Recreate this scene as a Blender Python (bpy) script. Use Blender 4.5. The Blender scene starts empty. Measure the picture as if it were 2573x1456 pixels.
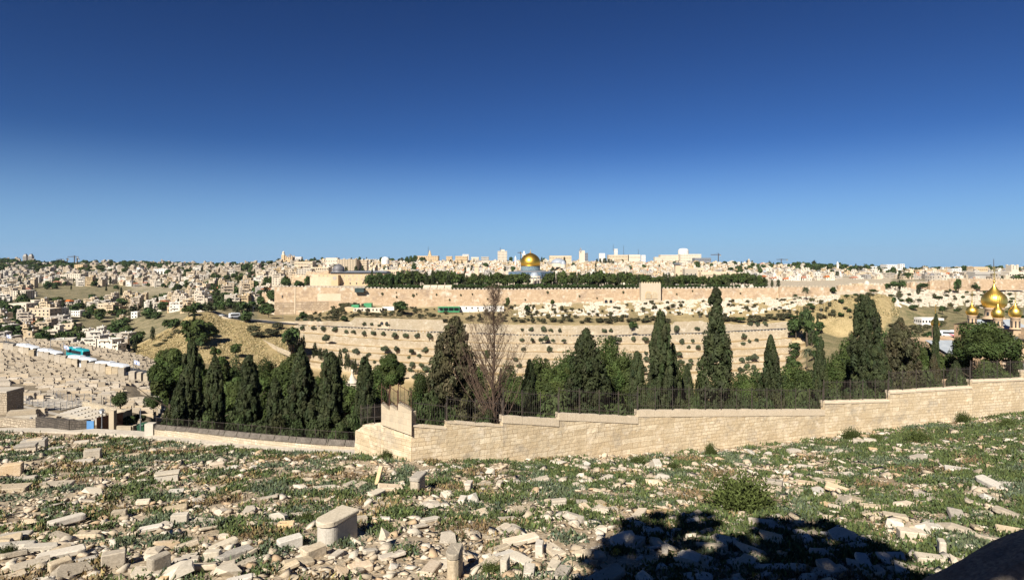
import bpy, math, random
import numpy as np
from mathutils import Vector, Matrix, noise as mnoise

# ------------------------------------------------------------------ camera, sky, sun, exposure
SC = bpy.context.scene
COL = SC.collection
F, CX, CY, HZ = 1533.0, 1286.5, 728.0, 650.0      # focal length, centre and eye level, in units of a 2573 wide picture
cam_d = bpy.data.cameras.new('camera'); cam = bpy.data.objects.new('camera', cam_d); COL.objects.link(cam)
cam_d.sensor_width = 36.0; cam_d.lens = 36.0 * F / 2573.0
cam_d.shift_y = -(CY - HZ) / 2573.0
cam_d.clip_start = 0.3; cam_d.clip_end = 40000
cam.location = (0, 0, 0); cam.rotation_euler = (math.radians(90), 0, 0)
SC.camera = cam
SUN_EL, SUN_AZ = math.radians(39), math.radians(204)      # azimuth clockwise from +Y: behind the camera, to its left
SUN = Vector((math.sin(SUN_AZ) * math.cos(SUN_EL), math.cos(SUN_AZ) * math.cos(SUN_EL), math.sin(SUN_EL)))
W = bpy.data.worlds.new("World"); SC.world = W; W.use_nodes = True
nt = W.node_tree; bg = nt.nodes['Background']
sky = nt.nodes.new('ShaderNodeTexSky'); sky.sky_type = 'NISHITA'; sky.sun_disc = False
sky.sun_elevation = SUN_EL; sky.sun_rotation = SUN_AZ; sky.altitude = 2200; sky.air_density = 1.0; sky.dust_density = 0.15; sky.ozone_density = 3.0
vs = nt.nodes.new('ShaderNodeVectorMath'); vs.operation = 'SCALE'; vs.inputs['Scale'].default_value = 0.0956; nt.links.new(sky.outputs[0], vs.inputs[0])
gm = nt.nodes.new('ShaderNodeGamma'); gm.inputs[1].default_value = 1.45; nt.links.new(vs.outputs[0], gm.inputs[0])
vt = nt.nodes.new('ShaderNodeVectorMath'); vt.operation = 'MULTIPLY'; vt.inputs[1].default_value = (2.44, 3.48, 4.75); nt.links.new(gm.outputs[0], vt.inputs[0])
tc = nt.nodes.new('ShaderNodeTexCoord'); sx = nt.nodes.new('ShaderNodeSeparateXYZ'); nt.links.new(tc.outputs['Generated'], sx.inputs[0])
mr = nt.nodes.new('ShaderNodeMapRange'); mr.interpolation_type = 'SMOOTHSTEP'; mr.inputs[1].default_value = -0.02; mr.inputs[2].default_value = 0.19; mr.inputs[3].default_value = 0.8; mr.inputs[4].default_value = 0.0; nt.links.new(sx.outputs[2], mr.inputs[0])
hz = nt.nodes.new('ShaderNodeMix'); hz.data_type = 'RGBA'; nt.links.new(mr.outputs[0], hz.inputs[0]); nt.links.new(vt.outputs[0], hz.inputs[6]); hz.inputs[7].default_value = (1.54, 2.71, 4.3, 1)
nt.links.new(hz.outputs[2], bg.inputs[0]); bg.inputs[1].default_value = 0.10
sd = bpy.data.lights.new('sun', 'SUN'); so = bpy.data.objects.new('sun', sd); COL.objects.link(so)
sd.energy = 5.0; sd.angle = math.radians(0.5); sd.color = (1.0, 0.945, 0.845)
so.rotation_euler = SUN.to_track_quat('Z', 'Y').to_euler()
SC.view_settings.view_transform = 'Standard'; SC.view_settings.look = 'None'; SC.view_settings.exposure = 0.86; SC.view_settings.gamma = 1.0
SC.cycles.max_bounces = 5; SC.cycles.diffuse_bounces = 2; SC.cycles.transparent_max_bounces = 4

RNG = random.Random(7); NR = np.random.default_rng(7)

def P(px, py, d):
    return Vector(((px - CX) / F * d, d, (HZ - py) / F * d))

# ------------------------------------------------------------------ object helpers
def link(o, parent=None):
    COL.objects.link(o)
    if parent is not None: o.parent = parent
    return o
def tag(o, label=None, cat=None, group=None, kind=None):
    if label: o['label'] = label
    if cat: o['category'] = cat
    if group: o['group'] = group
    if kind: o['kind'] = kind
    return o
def empty(name, loc, label, cat, group=None, rz=0.0):
    o = link(bpy.data.objects.new(name, None)); o.location = loc; o.rotation_euler = (0, 0, rz)
    o.empty_display_size = 0.1
    return tag(o, label, cat, group, 'thing')
def dup(src, loc=None, rz=None, scale=None, label=None, group=None, parent=None):
    c = src.copy(); COL.objects.link(c)
    if parent is not None: c.parent = parent
    if loc is not None: c.location = loc
    if rz is not None: c.rotation_euler = (0, 0, rz) if not isinstance(rz, tuple) else rz
    if scale is not None: c.scale = scale if isinstance(scale, tuple) else (scale,) * 3
    if label: c['label'] = label
    if group: c['group'] = group
    for ch in list(src.children): dup(ch, parent=c)
    return c

def np_mesh(name, V, Fc, mats, tint=None, mi=None, smooth=False, uv=None):
    """V (n,3); Fc (m,k) same-size faces; tint per face (m,3)."""
    V = np.asarray(V, dtype=np.float32); Fc = np.asarray(Fc, dtype=np.int32)
    me = bpy.data.meshes.new(name); m, k = Fc.shape
    me.vertices.add(len(V)); me.vertices.foreach_set('co', V.ravel())
    me.loops.add(m * k); me.loops.foreach_set('vertex_index', Fc.ravel())
    me.polygons.add(m); me.polygons.foreach_set('loop_start', np.arange(0, m * k, k, dtype=np.int32))
    me.update(calc_edges=True)
    for a in (mats if isinstance(mats, (list, tuple)) else [mats]): me.materials.append(a)
    if mi is not None: me.polygons.foreach_set('material_index', np.asarray(mi, dtype=np.int32))
    if tint is not None:
        at = me.attributes.new('tint', 'FLOAT_COLOR', 'FACE')
        c = np.ones((m, 4), dtype=np.float32); c[:, :3] = tint; at.data.foreach_set('color', c.ravel())
    if smooth: me.polygons.foreach_set('use_smooth', np.ones(m, dtype=bool))
    return me

class MB:
    """collects polygons (with material slot and optional uv) and links them as ONE mesh"""
    def __init__(s): s.v = []; s.f = []; s.m = []; s.uv = []; s.sm = []
    def poly(s, pts, m=0, uv=None, sm=False):
        b = len(s.v); s.v += [tuple(p) for p in pts]; s.f.append(tuple(range(b, b + len(pts)))); s.m.append(m); s.uv.append(uv); s.sm.append(sm)
    def grid(s, rows, m=0, sm=False, close=False):
        b = len(s.v); n = len(rows[0])
        for r in rows: s.v += [tuple(p) for p in r]
        for i in range(len(rows) - 1):
            for j in range(n if close else n - 1):
                k = (j + 1) % n
                s.f.append((b + i * n + j, b + i * n + k, b + (i + 1) * n + k, b + (i + 1) * n + j)); s.m.append(m); s.uv.append(None); s.sm.append(sm)
    def box(s, c, d, m=0, rz=0.0, M=None, taper=1.0, skip=()):
        x, y, z = d[0] / 2, d[1] / 2, d[2]
        cs, sn = math.cos(rz), math.sin(rz)
        def T(a, b, e):
            p = (c[0] + a * cs - b * sn, c[1] + a * sn + b * cs, c[2] + e)
            return tuple(M @ Vector(p)) if M is not None else p
        t = taper
        q = [T(-x, -y, 0), T(x, -y, 0), T(x, y, 0), T(-x, y, 0), T(-x * t, -y * t, z), T(x * t, -y * t, z), T(x * t, y * t, z), T(-x * t, y * t, z)]
        for i, f in enumerate(((3, 2, 1, 0), (4, 5, 6, 7), (0, 1, 5, 4), (1, 2, 6, 5), (2, 3, 7, 6), (3, 0, 4, 7))):
            if i not in skip: s.poly([q[k] for k in f], m)
    def tube(s, a, b, r0, r1=None, n=6, m=0, cap=True):
        a, b = Vector(a), Vector(b); r1 = r0 if r1 is None else r1
        w = (b - a).normalized(); u = w.orthogonal().normalized(); v = w.cross(u)
        A = [a + (u * math.cos(t) + v * math.sin(t)) * r0 for t in [2 * math.pi * i / n for i in range(n)]]
        B = [b + (u * math.cos(t) + v * math.sin(t)) * r1 for t in [2 * math.pi * i / n for i in range(n)]]
        s.grid([A, B], m, sm=n > 5, close=True)
        if cap: s.poly(B, m); s.poly(A[::-1], m)
    def lathe(s, prof, n=24, m=0, c=(0, 0, 0), flute=0.0, nf=0, sm=True):
        rows = []
        for r, z in prof:
            rows.append([(c[0] + r * (1 + flute * abs(math.sin(nf * t / 2)) if nf else r * 0 + r) * math.cos(t) if not nf else c[0] + r * (1 - flute * (1 - abs(math.sin(nf * t / 2)))) * math.cos(t),
                          c[1] + r * math.sin(t) if not nf else c[1] + r * (1 - flute * (1 - abs(math.sin(nf * t / 2)))) * math.sin(t), c[2] + z) if nf else
                         (c[0] + r * math.cos(t), c[1] + r * math.sin(t), c[2] + z) for t in [2 * math.pi * i / n for i in range(n)]])
        s.grid(rows, m, sm=sm, close=True)
    def mesh(s, name, mats):
        me = bpy.data.meshes.new(name); me.from_pydata(s.v, [], s.f)
        for a in (mats if isinstance(mats, (list, tuple)) else [mats]): me.materials.append(a)
        me.polygons.foreach_set('material_index', s.m); me.polygons.foreach_set('use_smooth', s.sm)
        if any(u is not None for u in s.uv):
            L = me.uv_layers.new(name='UVMap'); k = 0; arr = []
            for f, u in zip(s.f, s.uv):
                arr += [c for p in (u or [(0, 0)] * len(f)) for c in p]
            L.data.foreach_set('uv', arr)
        me.update(); return me
    def wb(s, name, mats, parent):
        o = s.build(name, mats, parent); o.location = -Vector(parent.location); return o
    def build(s, name, mats, parent=None, loc=None):
        o = link(bpy.data.objects.new(name, s.mesh(name, mats)), parent)
        if loc is not None: o.location = loc
        return o

# ------------------------------------------------------------------ materials
def new_mat(name, rough=0.9, metal=0.0, spec=0.2):
    m = bpy.data.materials.new(name); m.use_nodes = True
    b = m.node_tree.nodes['Principled BSDF']; b.inputs['Roughness'].default_value = rough; b.inputs['Metallic'].default_value = metal
    b.inputs['Specular IOR Level'].default_value = spec
    return m, m.node_tree, b
def N(nt, typ, **kw):
    n = nt.nodes.new(typ)
    for k, v in kw.items():
        if k in n.inputs.keys() if hasattr(n.inputs, 'keys') else False: n.inputs[k].default_value = v
        else: setattr(n, k, v)
    return n
def rgba(c): return (c[0], c[1], c[2], 1.0)
def mixc(nt, fac, a, b, mode='MIX'):
    n = nt.nodes.new('ShaderNodeMix'); n.data_type = 'RGBA'; n.blend_type = mode; n.clamp_result = False
    for sock, v in ((n.inputs[0], fac), (n.inputs[6], a), (n.inputs[7], b)):
        if hasattr(v, 'links'): nt.links.new(v, sock)
        elif isinstance(v, (int, float)): sock.default_value = v
        else: sock.default_value = rgba(v)
    return n.outputs[2]
def ramp(nt, src, lo, hi):
    n = nt.nodes.new('ShaderNodeMapRange'); n.clamp = True; n.inputs[1].default_value = lo; n.inputs[2].default_value = hi
    nt.links.new(src, n.inputs[0]); return n.outputs[0]
def ntex(nt, scale, detail=4, vec=None, rough=0.6):
    n = nt.nodes.new('ShaderNodeTexNoise'); n.inputs['Scale'].default_value = scale; n.inputs['Detail'].default_value = detail; n.inputs['Roughness'].default_value = rough
    if vec is not None: nt.links.new(vec, n.inputs['Vector'])
    return n.outputs[0]
def pos(nt, kind='world'):
    if kind == 'world': return nt.nodes.new('ShaderNodeNewGeometry').outputs['Position']
    return nt.nodes.new('ShaderNodeTexCoord').outputs['Object' if kind == 'object' else 'UV']
def bump(nt, b, h, strength=0.4, dist=0.1):
    n = nt.nodes.new('ShaderNodeBump'); n.inputs['Strength'].default_value = strength; n.inputs['Distance'].default_value = dist
    nt.links.new(h, n.inputs['Height']); nt.links.new(n.outputs[0], b.inputs['Normal'])
def mat_noise(name, a, c, scale=0.5, rough=0.9, metal=0.0, coord='world', rnd=0.0, bmp=0.0, spec=0.2, lo=0.35, hi=0.65, fine=0.0, bscale=None):
    m, nt, b = new_mat(name, rough, metal, spec); v = pos(nt, coord)
    col = mixc(nt, ramp(nt, ntex(nt, scale, 5, v), lo, hi), a, c)
    if fine: col = mixc(nt, ramp(nt, ntex(nt, scale * 9, 3, v), 0.3, 0.7), col, tuple(x * (1 - fine) for x in a))
    if rnd:
        oi = nt.nodes.new('ShaderNodeObjectInfo'); h = nt.nodes.new('ShaderNodeHueSaturation')
        mr = nt.nodes.new('ShaderNodeMapRange'); mr.inputs[3].default_value = 1 - rnd; mr.inputs[4].default_value = 1 + rnd
        nt.links.new(oi.outputs['Random'], mr.inputs[0]); nt.links.new(mr.outputs[0], h.inputs['Value'])
        mr2 = nt.nodes.new('ShaderNodeMath'); mr2.operation = 'MULTIPLY'; mr2.inputs[1].default_value = 7.31; nt.links.new(oi.outputs['Random'], mr2.inputs[0])
        fr = nt.nodes.new('ShaderNodeMath'); fr.operation = 'FRACT'; nt.links.new(mr2.outputs[0], fr.inputs[0])
        mr3 = nt.nodes.new('ShaderNodeMapRange'); mr3.inputs[3].default_value = 0.75; mr3.inputs[4].default_value = 1.25
        nt.links.new(fr.outputs[0], mr3.inputs[0]); nt.links.new(mr3.outputs[0], h.inputs['Saturation'])
        nt.links.new(col, h.inputs['Color']); col = h.outputs[0]
    nt.links.new(col, b.inputs['Base Color'])
    if bmp: bump(nt, b, ntex(nt, bscale or scale * 6, 6, v), 0.6, bmp)
    return m
def mat_masonry(name, a, c, mortar, bw=0.6, bh=0.32, msize=0.012, stain=None, stain_amt=0.5, stain_scale=0.12, rough=0.9, bmp=0.02, white=None):
    """coursed stone laid out on the wall's own uv (metres along, metres up)"""
    m, nt, b = new_mat(name, rough); uv = pos(nt, 'uv')
    n0 = ntex(nt, 0.9, 2, uv)
    vm = nt.nodes.new('ShaderNodeVectorMath'); vm.operation = 'MULTIPLY_ADD'
    cmb = nt.nodes.new('ShaderNodeCombineXYZ'); nt.links.new(n0, cmb.inputs[0]); nt.links.new(ntex(nt, 1.7, 2, uv), cmb.inputs[1])
    nt.links.new(cmb.outputs[0], vm.inputs[0]); vm.inputs[1].default_value = (0.45, 0.16, 0); nt.links.new(uv, vm.inputs[2])
    br = nt.nodes.new('ShaderNodeTexBrick'); nt.links.new(vm.outputs[0], br.inputs['Vector'])
    br.inputs['Color1'].default_value = rgba(a); br.inputs['Color2'].default_value = rgba(c); br.inputs['Mortar'].default_value = rgba(mortar)
    br.inputs['Scale'].default_value = 1.0; br.inputs['Brick Width'].default_value = bw; br.inputs['Row Height'].default_value = bh
    br.inputs['Mortar Size'].default_value = msize; br.inputs['Mortar Smooth'].default_value = 0.4; br.offset = 0.43; br.squash = 0.8; br.squash_frequency = 3
    b2 = nt.nodes.new('ShaderNodeTexBrick'); nt.links.new(vm.outputs[0], b2.inputs['Vector'])
    b2.inputs['Color1'].default_value = rgba(tuple(x * .88 for x in a)); b2.inputs['Color2'].default_value = rgba(tuple(min(.9, x * 1.06) for x in c)); b2.inputs['Mortar'].default_value = rgba(mortar)
    b2.inputs['Scale'].default_value = 1.0; b2.inputs['Brick Width'].default_value = bw * 1.55; b2.inputs['Row Height'].default_value = bh * 1.5; b2.inputs['Mortar Size'].default_value = msize; b2.offset = 0.37; b2.squash = 1.3; b2.squash_frequency = 2
    col = mixc(nt, ramp(nt, ntex(nt, 0.16 / bw, 3, uv), 0.49, 0.51), br.outputs[0], b2.outputs[0])
    col = mixc(nt, ramp(nt, ntex(nt, 0.35, 5, uv), 0.35, 0.7), col, tuple(x * 0.82 for x in a))
    if stain is not None:
        st = ntex(nt, stain_scale, 8, uv, 0.7)
        f = nt.nodes.new('ShaderNodeMath'); f.operation = 'MULTIPLY'; f.inputs[1].default_value = stain_amt; nt.links.new(ramp(nt, st, 0.52, 0.68), f.inputs[0])
        col = mixc(nt, f.outputs[0], col, stain)
    if white is not None:
        col = mixc(nt, ramp(nt, ntex(nt, stain_scale * 1.7, 7, uv, 0.65), 0.55, 0.72), col, white)
    col = mixc(nt, ramp(nt, ntex(nt, 14, 3, uv), 0.2, 0.8), mixc(nt, 1.0, col, (0.9, 0.88, 0.86), 'MULTIPLY'), col)
    nt.links.new(col, b.inputs['Base Color'])
    bn = nt.nodes.new('ShaderNodeBump'); bn.inputs['Strength'].default_value = 0.7; bn.inputs['Distance'].default_value = bmp
    inv = nt.nodes.new('ShaderNodeMath'); inv.operation = 'MULTIPLY_ADD'; inv.inputs[1].default_value = -1.2; nt.links.new(br.outputs['Fac'], inv.inputs[0]); nt.links.new(ntex(nt, 6, 6, uv), inv.inputs[2])
    nt.links.new(inv.outputs[0], bn.inputs['Height']); nt.links.new(bn.outputs[0], b.inputs['Normal'])
    return m
def mat_leaf(name, a, rnd=0.12, rough=0.75, trans=0.0):
    """foliage: base colour times each clump's own tint"""
    m, nt, b = new_mat(name, rough, 0, 0.15)
    at = nt.nodes.new('ShaderNodeAttribute'); at.attribute_name = 'tint'
    col = mixc(nt, 1.0, at.outputs['Color'], a, 'MULTIPLY')
    oi = nt.nodes.new('ShaderNodeObjectInfo'); h = nt.nodes.new('ShaderNodeHueSaturation')
    mr = nt.nodes.new('ShaderNodeMapRange'); mr.inputs[3].default_value = 1 - rnd; mr.inputs[4].default_value = 1 + rnd
    nt.links.new(oi.outputs['Random'], mr.inputs[0]); nt.links.new(mr.outputs[0], h.inputs['Value']); nt.links.new(col, h.inputs['Color'])
    nt.links.new(h.outputs[0], b.inputs['Base Color'])
    return m
M = {}
M['stone'] = mat_noise('limestone', (0.46, 0.38, 0.275), (0.56, 0.48, 0.37), 1.2, coord='object', rnd=0.18, bmp=0.03, fine=0.25)
M['stone_ochre'] = mat_noise('ochre_limestone', (0.52, 0.38, 0.23), (0.57, 0.47, 0.35), 1.5, coord='object', rnd=0.12, bmp=0.03, fine=0.2)
M['stone_grey'] = mat_noise('weathered_limestone', (0.38, 0.33, 0.26), (0.52, 0.45, 0.36), 1.7, coord='object', rnd=0.15, bmp=0.03, fine=0.3)
M['stone_white'] = mat_noise('white_limestone', (0.51, 0.45, 0.36), (0.59, 0.53, 0.44), 1.3, coord='object', rnd=0.1, bmp=0.02, fine=0.2)
M['iron'] = mat_noise('dark_iron', (0.038, 0.033, 0.030), (0.075, 0.058, 0.047), 2.0, 0.6, 0.0)
M['rust'] = mat_noise('rusty_iron', (0.08, 0.035, 0.02), (0.05, 0.03, 0.025), 3.0, 0.8)
M['asphalt'] = mat_noise('asphalt', (0.045, 0.046, 0.05), (0.065, 0.065, 0.068), 0.3)
M['concrete'] = mat_noise('concrete', (0.42, 0.37, 0.30), (0.52, 0.46, 0.38), 0.4, bmp=0.01, fine=0.2)
M['bark'] = mat_noise('bark', (0.06, 0.045, 0.03), (0.11, 0.085, 0.06), 3.0, coord='object', bmp=0.02)
M['deadwood'] = mat_noise('dead_wood', (0.075, 0.048, 0.034), (0.125, 0.085, 0.06), 3.0, coord='object')
M['glass'] = mat_noise('window_glass', (0.02, 0.024, 0.03), (0.04, 0.045, 0.05), 0.3, 0.25, spec=0.5)
M['gold'] = mat_noise('gilded_metal', (0.93, 0.58, 0.11), (0.97, 0.66, 0.17), 0.6, 0.42, 1.0, coord='object', spec=0.5)
M['lead'] = mat_noise('grey_lead', (0.10, 0.10, 0.11), (0.18, 0.17, 0.17), 0.25, 0.55, 0.2, coord='object')
M['white'] = mat_noise('white_paint', (0.72, 0.72, 0.70), (0.80, 0.79, 0.77), 1.0, 0.5, coord='object')
M['roof_red'] = mat_noise('red_roof_tiles', (0.34, 0.12, 0.065), (0.40, 0.18, 0.10), 0.8, coord='object', rnd=0.15)
# ------------------------------------------------------------------ terrain: one sheet lofted through surveyed rows (px, depth, py)
def row(*pts): return sorted(pts)
def rz_(px, d, z): return (px, d, HZ - z / d * F)
TX = (740, 900, 1030, 1290, 1545, 1760, 1990)
BASE = row((-900,95,1075),(-250,85,1080),(0,75,1086),(380,68,1102),(520,62,1119),(700,58,1132),(890,55,1142),(950,52.5,1147),(1040,50,1158),(1290,54,1158),(1600,60,1141),(1900,65,1121),(2070,69,1099),(2240,72,1078),(2450,75,1052),(2573,77,1036),(2850,82,1010),(3500,95,980))
def at_row(r, px):
    xs = [p[0] for p in r]
    return float(np.interp(px, xs, [p[1] for p in r])), float(np.interp(px, xs, [p[2] for p in r]))
def zr(r, px):
    d, py = at_row(r, px); return d, (HZ - py) / F * d
ROWS = []; ZONES = []
def add(r, zone): ROWS.append(row(*r)); ZONES.append(zone)
add([rz_(-900, 3, -7.9), rz_(3500, 3, -7.9)], 'near')
add([(-900,22,1450),(1286,22,1456),(3500,22,1440)], 'near')
add(BASE, 'near')
bh = []
for px, d, py in BASE:
    z = (HZ - py) / F * d
    if px <= 385: bh.append((px, d + 2.5, py - 7))
    else: bh.append(rz_(px, d + 1.4, z - 2.6))
bh.append(rz_(391, 69.2, -22.6)); bh.append((386, 71, 1096))
add(bh, 'garden')
g = [450, 700, 900, 1290, 1760, 2100, 2400, 2573, 3500]
add([(-900,120,1000),(-250,112,1003),(0,110,1010),(200,110,1015),(330,110,1022),(385,110,1040)] + [rz_(x,110,-36 + (4 if x > 2350 else 0)) for x in g], 'garden')
add([(-900,165,930),(-250,160,940),(0,160,945),(200,160,955),(330,160,968),(385,160,985)] + [rz_(x,160,-48 + (6 if x > 2350 else 0)) for x in g], 'garden')
add([(-900,235,850),(-250,235,857),(0,235,868),(200,235,890),(330,235,906),(385,235,925)] + [rz_(x,235,-64 + (12 if x > 2350 else 0)) for x in g], 'garden')
add([(-900,265,838),(-250,265,842),(0,262,850),(130,262,855),(200,264,864),(330,268,886),(385,272,902),(450,275,970),(700,275,985),(900,275,1040),(1760,275,1045),(1990,275,1015),(2100,275,975),(2250,275,935),(2400,275,905),(2573,275,885),(3500,275,870)], 'valley')
add([(-900,300,885),(-250,300,885),(0,300,890),(200,300,905),(330,300,915),(450,300,925),(560,300,932),(700,300,945),(760,300,1000),(900,300,1040),(1290,300,1050),(1760,300,1045),(1990,300,1000),(2100,300,960),(2250,300,920),(2400,300,885),(2573,300,872),(3500,300,855)], 'valley')
FOOT = row((-900,340,858),(-250,340,862),(0,340,868),(200,340,880),(330,330,893),(450,325,906),(560,322,915),(700,330,918),(740,340,935),(900,345,975),(1290,345,988),(1760,345,980),(1990,340,930),(2100,335,905),(2250,335,880),(2340,335,856),(2400,335,850),(2573,335,836),(3500,335,820))
add(FOOT, 'foot')
EDGE = [(-900,420,832),(-250,420,835),(0,420,835),(200,410,858),(300,402,878),(340,402,872),(400,405,840),(450,410,812),(480,415,788),(530,425,785),(560,425,798),(620,422,807),(700,420,815)]
EDGER = [(2060,415,836),(2110,410,850),(2250,400,835),(2400,400,812),(2573,400,800),(3500,400,780)]
TW = {  # terrace walls, lowest first: (depth, bottom py, top py) at TX
 6: (375, (916,936,947,956,957,950,936), (906,924,934,944,945,938,924)),
 5: (384, (900,917,926,936,938,930,920), (888,904,913,922,924,918,907)),
 4: (392, (884,899,908,917,919,914,902), (872,886,894,903,905,901,890)),
 3: (400, (869,882,890,899,901,897,886), (857,869,877,884,886,884,872)),
 2: (408, (853,866,873,881,883,880,866), (835.5,848,857,863.5,865.5,864,850)),
 1: (416, (833,845,854,861,862,860,846), (818,825,833,842,845,839,827))}
nstep = 12; si = 0
EDGE_ALL = row(*(EDGE + [(x, 416.6, y) for x, y in zip(TX, TW[1][2])] + EDGER))
for w in (6, 5, 4, 3, 2, 1):
    d, bot, top = TW[w]
    for part in (0, 1):
        si += 1; t = si / nstep; dd = d + (0.0 if part == 0 else 0.6)
        r = [(x, dd, y) for x, y in zip(TX, bot if part == 0 else top)]
        for px in [p[0] for p in EDGE] + [725] + [p[0] for p in EDGER]:
            d0, z0 = zr(FOOT, px); d1, z1 = zr(EDGE_ALL, px)
            if px == 725: d0, z0 = zr(FOOT, 700); d1, z1 = zr(EDGE_ALL, 700)
            r.append(rz_(px, d0 + (d1 - d0) * t, z0 + (z1 - z0) * t))
        add(r, 'ledge' if part == 1 else 'wallface')
rin = []
for px, d, py in EDGE_ALL: rin.append(rz_(px, d + 9, (HZ - py) / F * d))
add(rin, 'road')
W0TOP = [(740,806),(800,806),(880,808),(892,797),(1030,802),(1112,803),(1114,812),(1290,815),(1430,817),(1545,817),(1690,815),(1695,808),(1760,806),(1800,812),(1880,815),(1990,807)]
add([(-900,432,825),(0,432,828),(200,432,850),(330,432,872),(450,440,815),(480,440,790),(530,440,785),(560,440,789),(640,440,797),(690,434,806)] + [(x,427,y) for x,y in W0TOP] + [(2060,430,800),(2110,425,815),(2180,425,800),(2250,420,810),(2400,425,800),(2573,430,795),(3500,430,780)], 'scrub')
add([(-900,470,810),(0,470,815),(200,470,835),(330,470,858),(450,480,805),(560,480,778),(690,465,797),(740,465,800),(900,460,785),(1030,460,793),(1290,460,792),(1545,460,790),(1760,455,790),(1850,455,795),(1990,450,785),(2040,450,770),(2100,450,757),(2170,450,745),(2220,450,748),(2245,450,758),(2300,450,775),(2400,450,787),(2573,450,788),(3500,450,775)], 'scrub')
WB = row((690,500,791),(800,500,787),(830,498,776),(900,498,763),(1000,498,768),(1110,498,768),(1290,498,761),(1545,498,756),(1700,498,752),(1900,498,747),(2080,500,742),(2225,505,738))
add([(-900,560,765),(-250,560,770),(0,560,775),(200,560,790),(330,560,800),(450,560,778),(560,520,765),(640,510,772)] + WB + [(2310,545,742),(2400,560,752),(2573,560,750),(3500,560,742)], 'burial')
add([(-900,640,745),(0,640,755),(200,640,765),(330,640,775),(450,640,762),(560,560,757),(640,530,765)] + [rz_(x,507,-26.2) for x in (690,900,1290,1760,2080)] + [(2225,515,733),(2310,600,729),(2400,620,731),(2573,640,733),(3500,640,730)], 'burial')
add([(-900,800,725),(0,800,730),(200,800,735),(330,800,740),(450,760,735),(560,700,732)] + [rz_(x,700,-26) for x in (690,900,1290,1760,2080)] + [(2225,700,706),(2310,700,706),(2400,720,709),(2573,720,712),(3500,720,712)], 'town')
add([(-900,1000,700),(0,1000,705),(200,1000,706),(450,950,705),(560,900,703),(690,850,690),(900,850,688),(1290,850,690),(1700,850,692),(2080,850,695),(2400,850,697),(2573,850,697),(3500,850,697)], 'town')
add([(-900,1250,678),(0,1250,682),(200,1250,685),(450,1200,683),(560,1150,682),(690,1080,668),(900,1100,665),(1290,1100,671),(1700,1100,673),(2000,1100,679),(2250,1100,685),(2573,1100,687),(3500,1100,687)], 'town')
RIDGE = row((-900,1700,654),(0,1700,657),(100,1700,661),(200,1700,663),(330,1700,664),(400,1700,665),(450,1700,668),(560,1700,671),(620,1600,670),(690,1300,660),(800,1350,657),(900,1400,656),(1290,1400,658),(1700,1400,660),(1850,1400,662),(2000,1400,668),(2250,1400,679),(2573,1400,681),(3500,1400,681))
add(RIDGE, 'town')
add([(p[0], p[1] + 900, p[2] + 14) for p in RIDGE], 'far')
add([rz_(-900,7000,-330), rz_(3500,7000,-330)], 'far')

XS = np.concatenate([np.arange(-900, -60, 60), np.arange(-60, 2640, 8), np.arange(2640, 3501, 60)]).astype(float)
RD = np.array([np.interp(XS, [p[0] for p in r], [p[1] for p in r]) for r in ROWS])
RZ = np.array([np.interp(XS, [p[0] for p in r], [(HZ - p[2]) / F * p[1] for p in r]) for r in ROWS])
for i in range(1, len(RD)): RD[i] = np.maximum(RD[i], RD[i - 1] + 0.3)
def prof(px):
    k = int(np.clip(np.searchsorted(XS, px) - 1, 0, len(XS) - 2)); t = (px - XS[k]) / (XS[k + 1] - XS[k])
    t = min(max(t, 0), 1)
    return RD[:, k] * (1 - t) + RD[:, k + 1] * t, RZ[:, k] * (1 - t) + RZ[:, k + 1] * t
def gz(px, d):
    D, Z = prof(px); return float(np.interp(d, D, Z))
def gxy(x, y): return gz(CX + x / y * F, y)
def G(px, py, dmin=0, dmax=1e9):
    """the ground point seen at pixel (px, py): first hit going away from the camera"""
    D, Z = prof(px); f = lambda a, z: HZ - z / a * F - py
    for i in range(len(D) - 1):
        if D[i + 1] < dmin or D[i] > dmax: continue
        lo = max(0.0, (dmin - D[i]) / (D[i + 1] - D[i])); at = lambda t: (D[i] + (D[i + 1] - D[i]) * t, Z[i] + (Z[i + 1] - Z[i]) * t)
        for k in range(13):
            t = lo + (1 - lo) * k / 12
            if f(*at(t)) <= 0:
                a, b = (max(lo, t - (1 - lo) / 12), t)
                for _ in range(14):
                    h = (a + b) / 2
                    if f(*at(h)) <= 0: b = h
                    else: a = h
                d, z = at(b); return Vector(((px - CX) / F * d, d, z))
    d = min(dmax, D[-1]); return Vector(((px - CX) / F * d, d, gz(px, d)))
def GD(px, d): return Vector(((px - CX) / F * d, d, gz(px, d)))

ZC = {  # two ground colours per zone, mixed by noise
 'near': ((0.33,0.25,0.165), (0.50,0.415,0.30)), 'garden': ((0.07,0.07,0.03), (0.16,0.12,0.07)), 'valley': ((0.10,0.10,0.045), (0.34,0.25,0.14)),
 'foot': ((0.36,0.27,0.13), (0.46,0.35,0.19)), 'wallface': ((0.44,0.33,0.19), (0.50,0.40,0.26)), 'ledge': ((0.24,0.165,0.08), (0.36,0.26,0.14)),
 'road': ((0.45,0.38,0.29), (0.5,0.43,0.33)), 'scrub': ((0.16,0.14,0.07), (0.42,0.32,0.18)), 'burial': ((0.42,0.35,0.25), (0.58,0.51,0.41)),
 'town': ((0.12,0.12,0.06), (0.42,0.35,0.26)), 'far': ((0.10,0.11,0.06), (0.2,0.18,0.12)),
 'cemetery': ((0.17,0.135,0.09), (0.34,0.28,0.20)), 'ochre': ((0.24,0.19,0.09), (0.45,0.35,0.19)), 'silwan': ((0.085,0.09,0.045), (0.33,0.27,0.17)), 'plaza': ((0.40,0.34,0.25), (0.5,0.43,0.33)), 'garden2': ((0.09,0.10,0.045), (0.33,0.26,0.15))}
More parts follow.
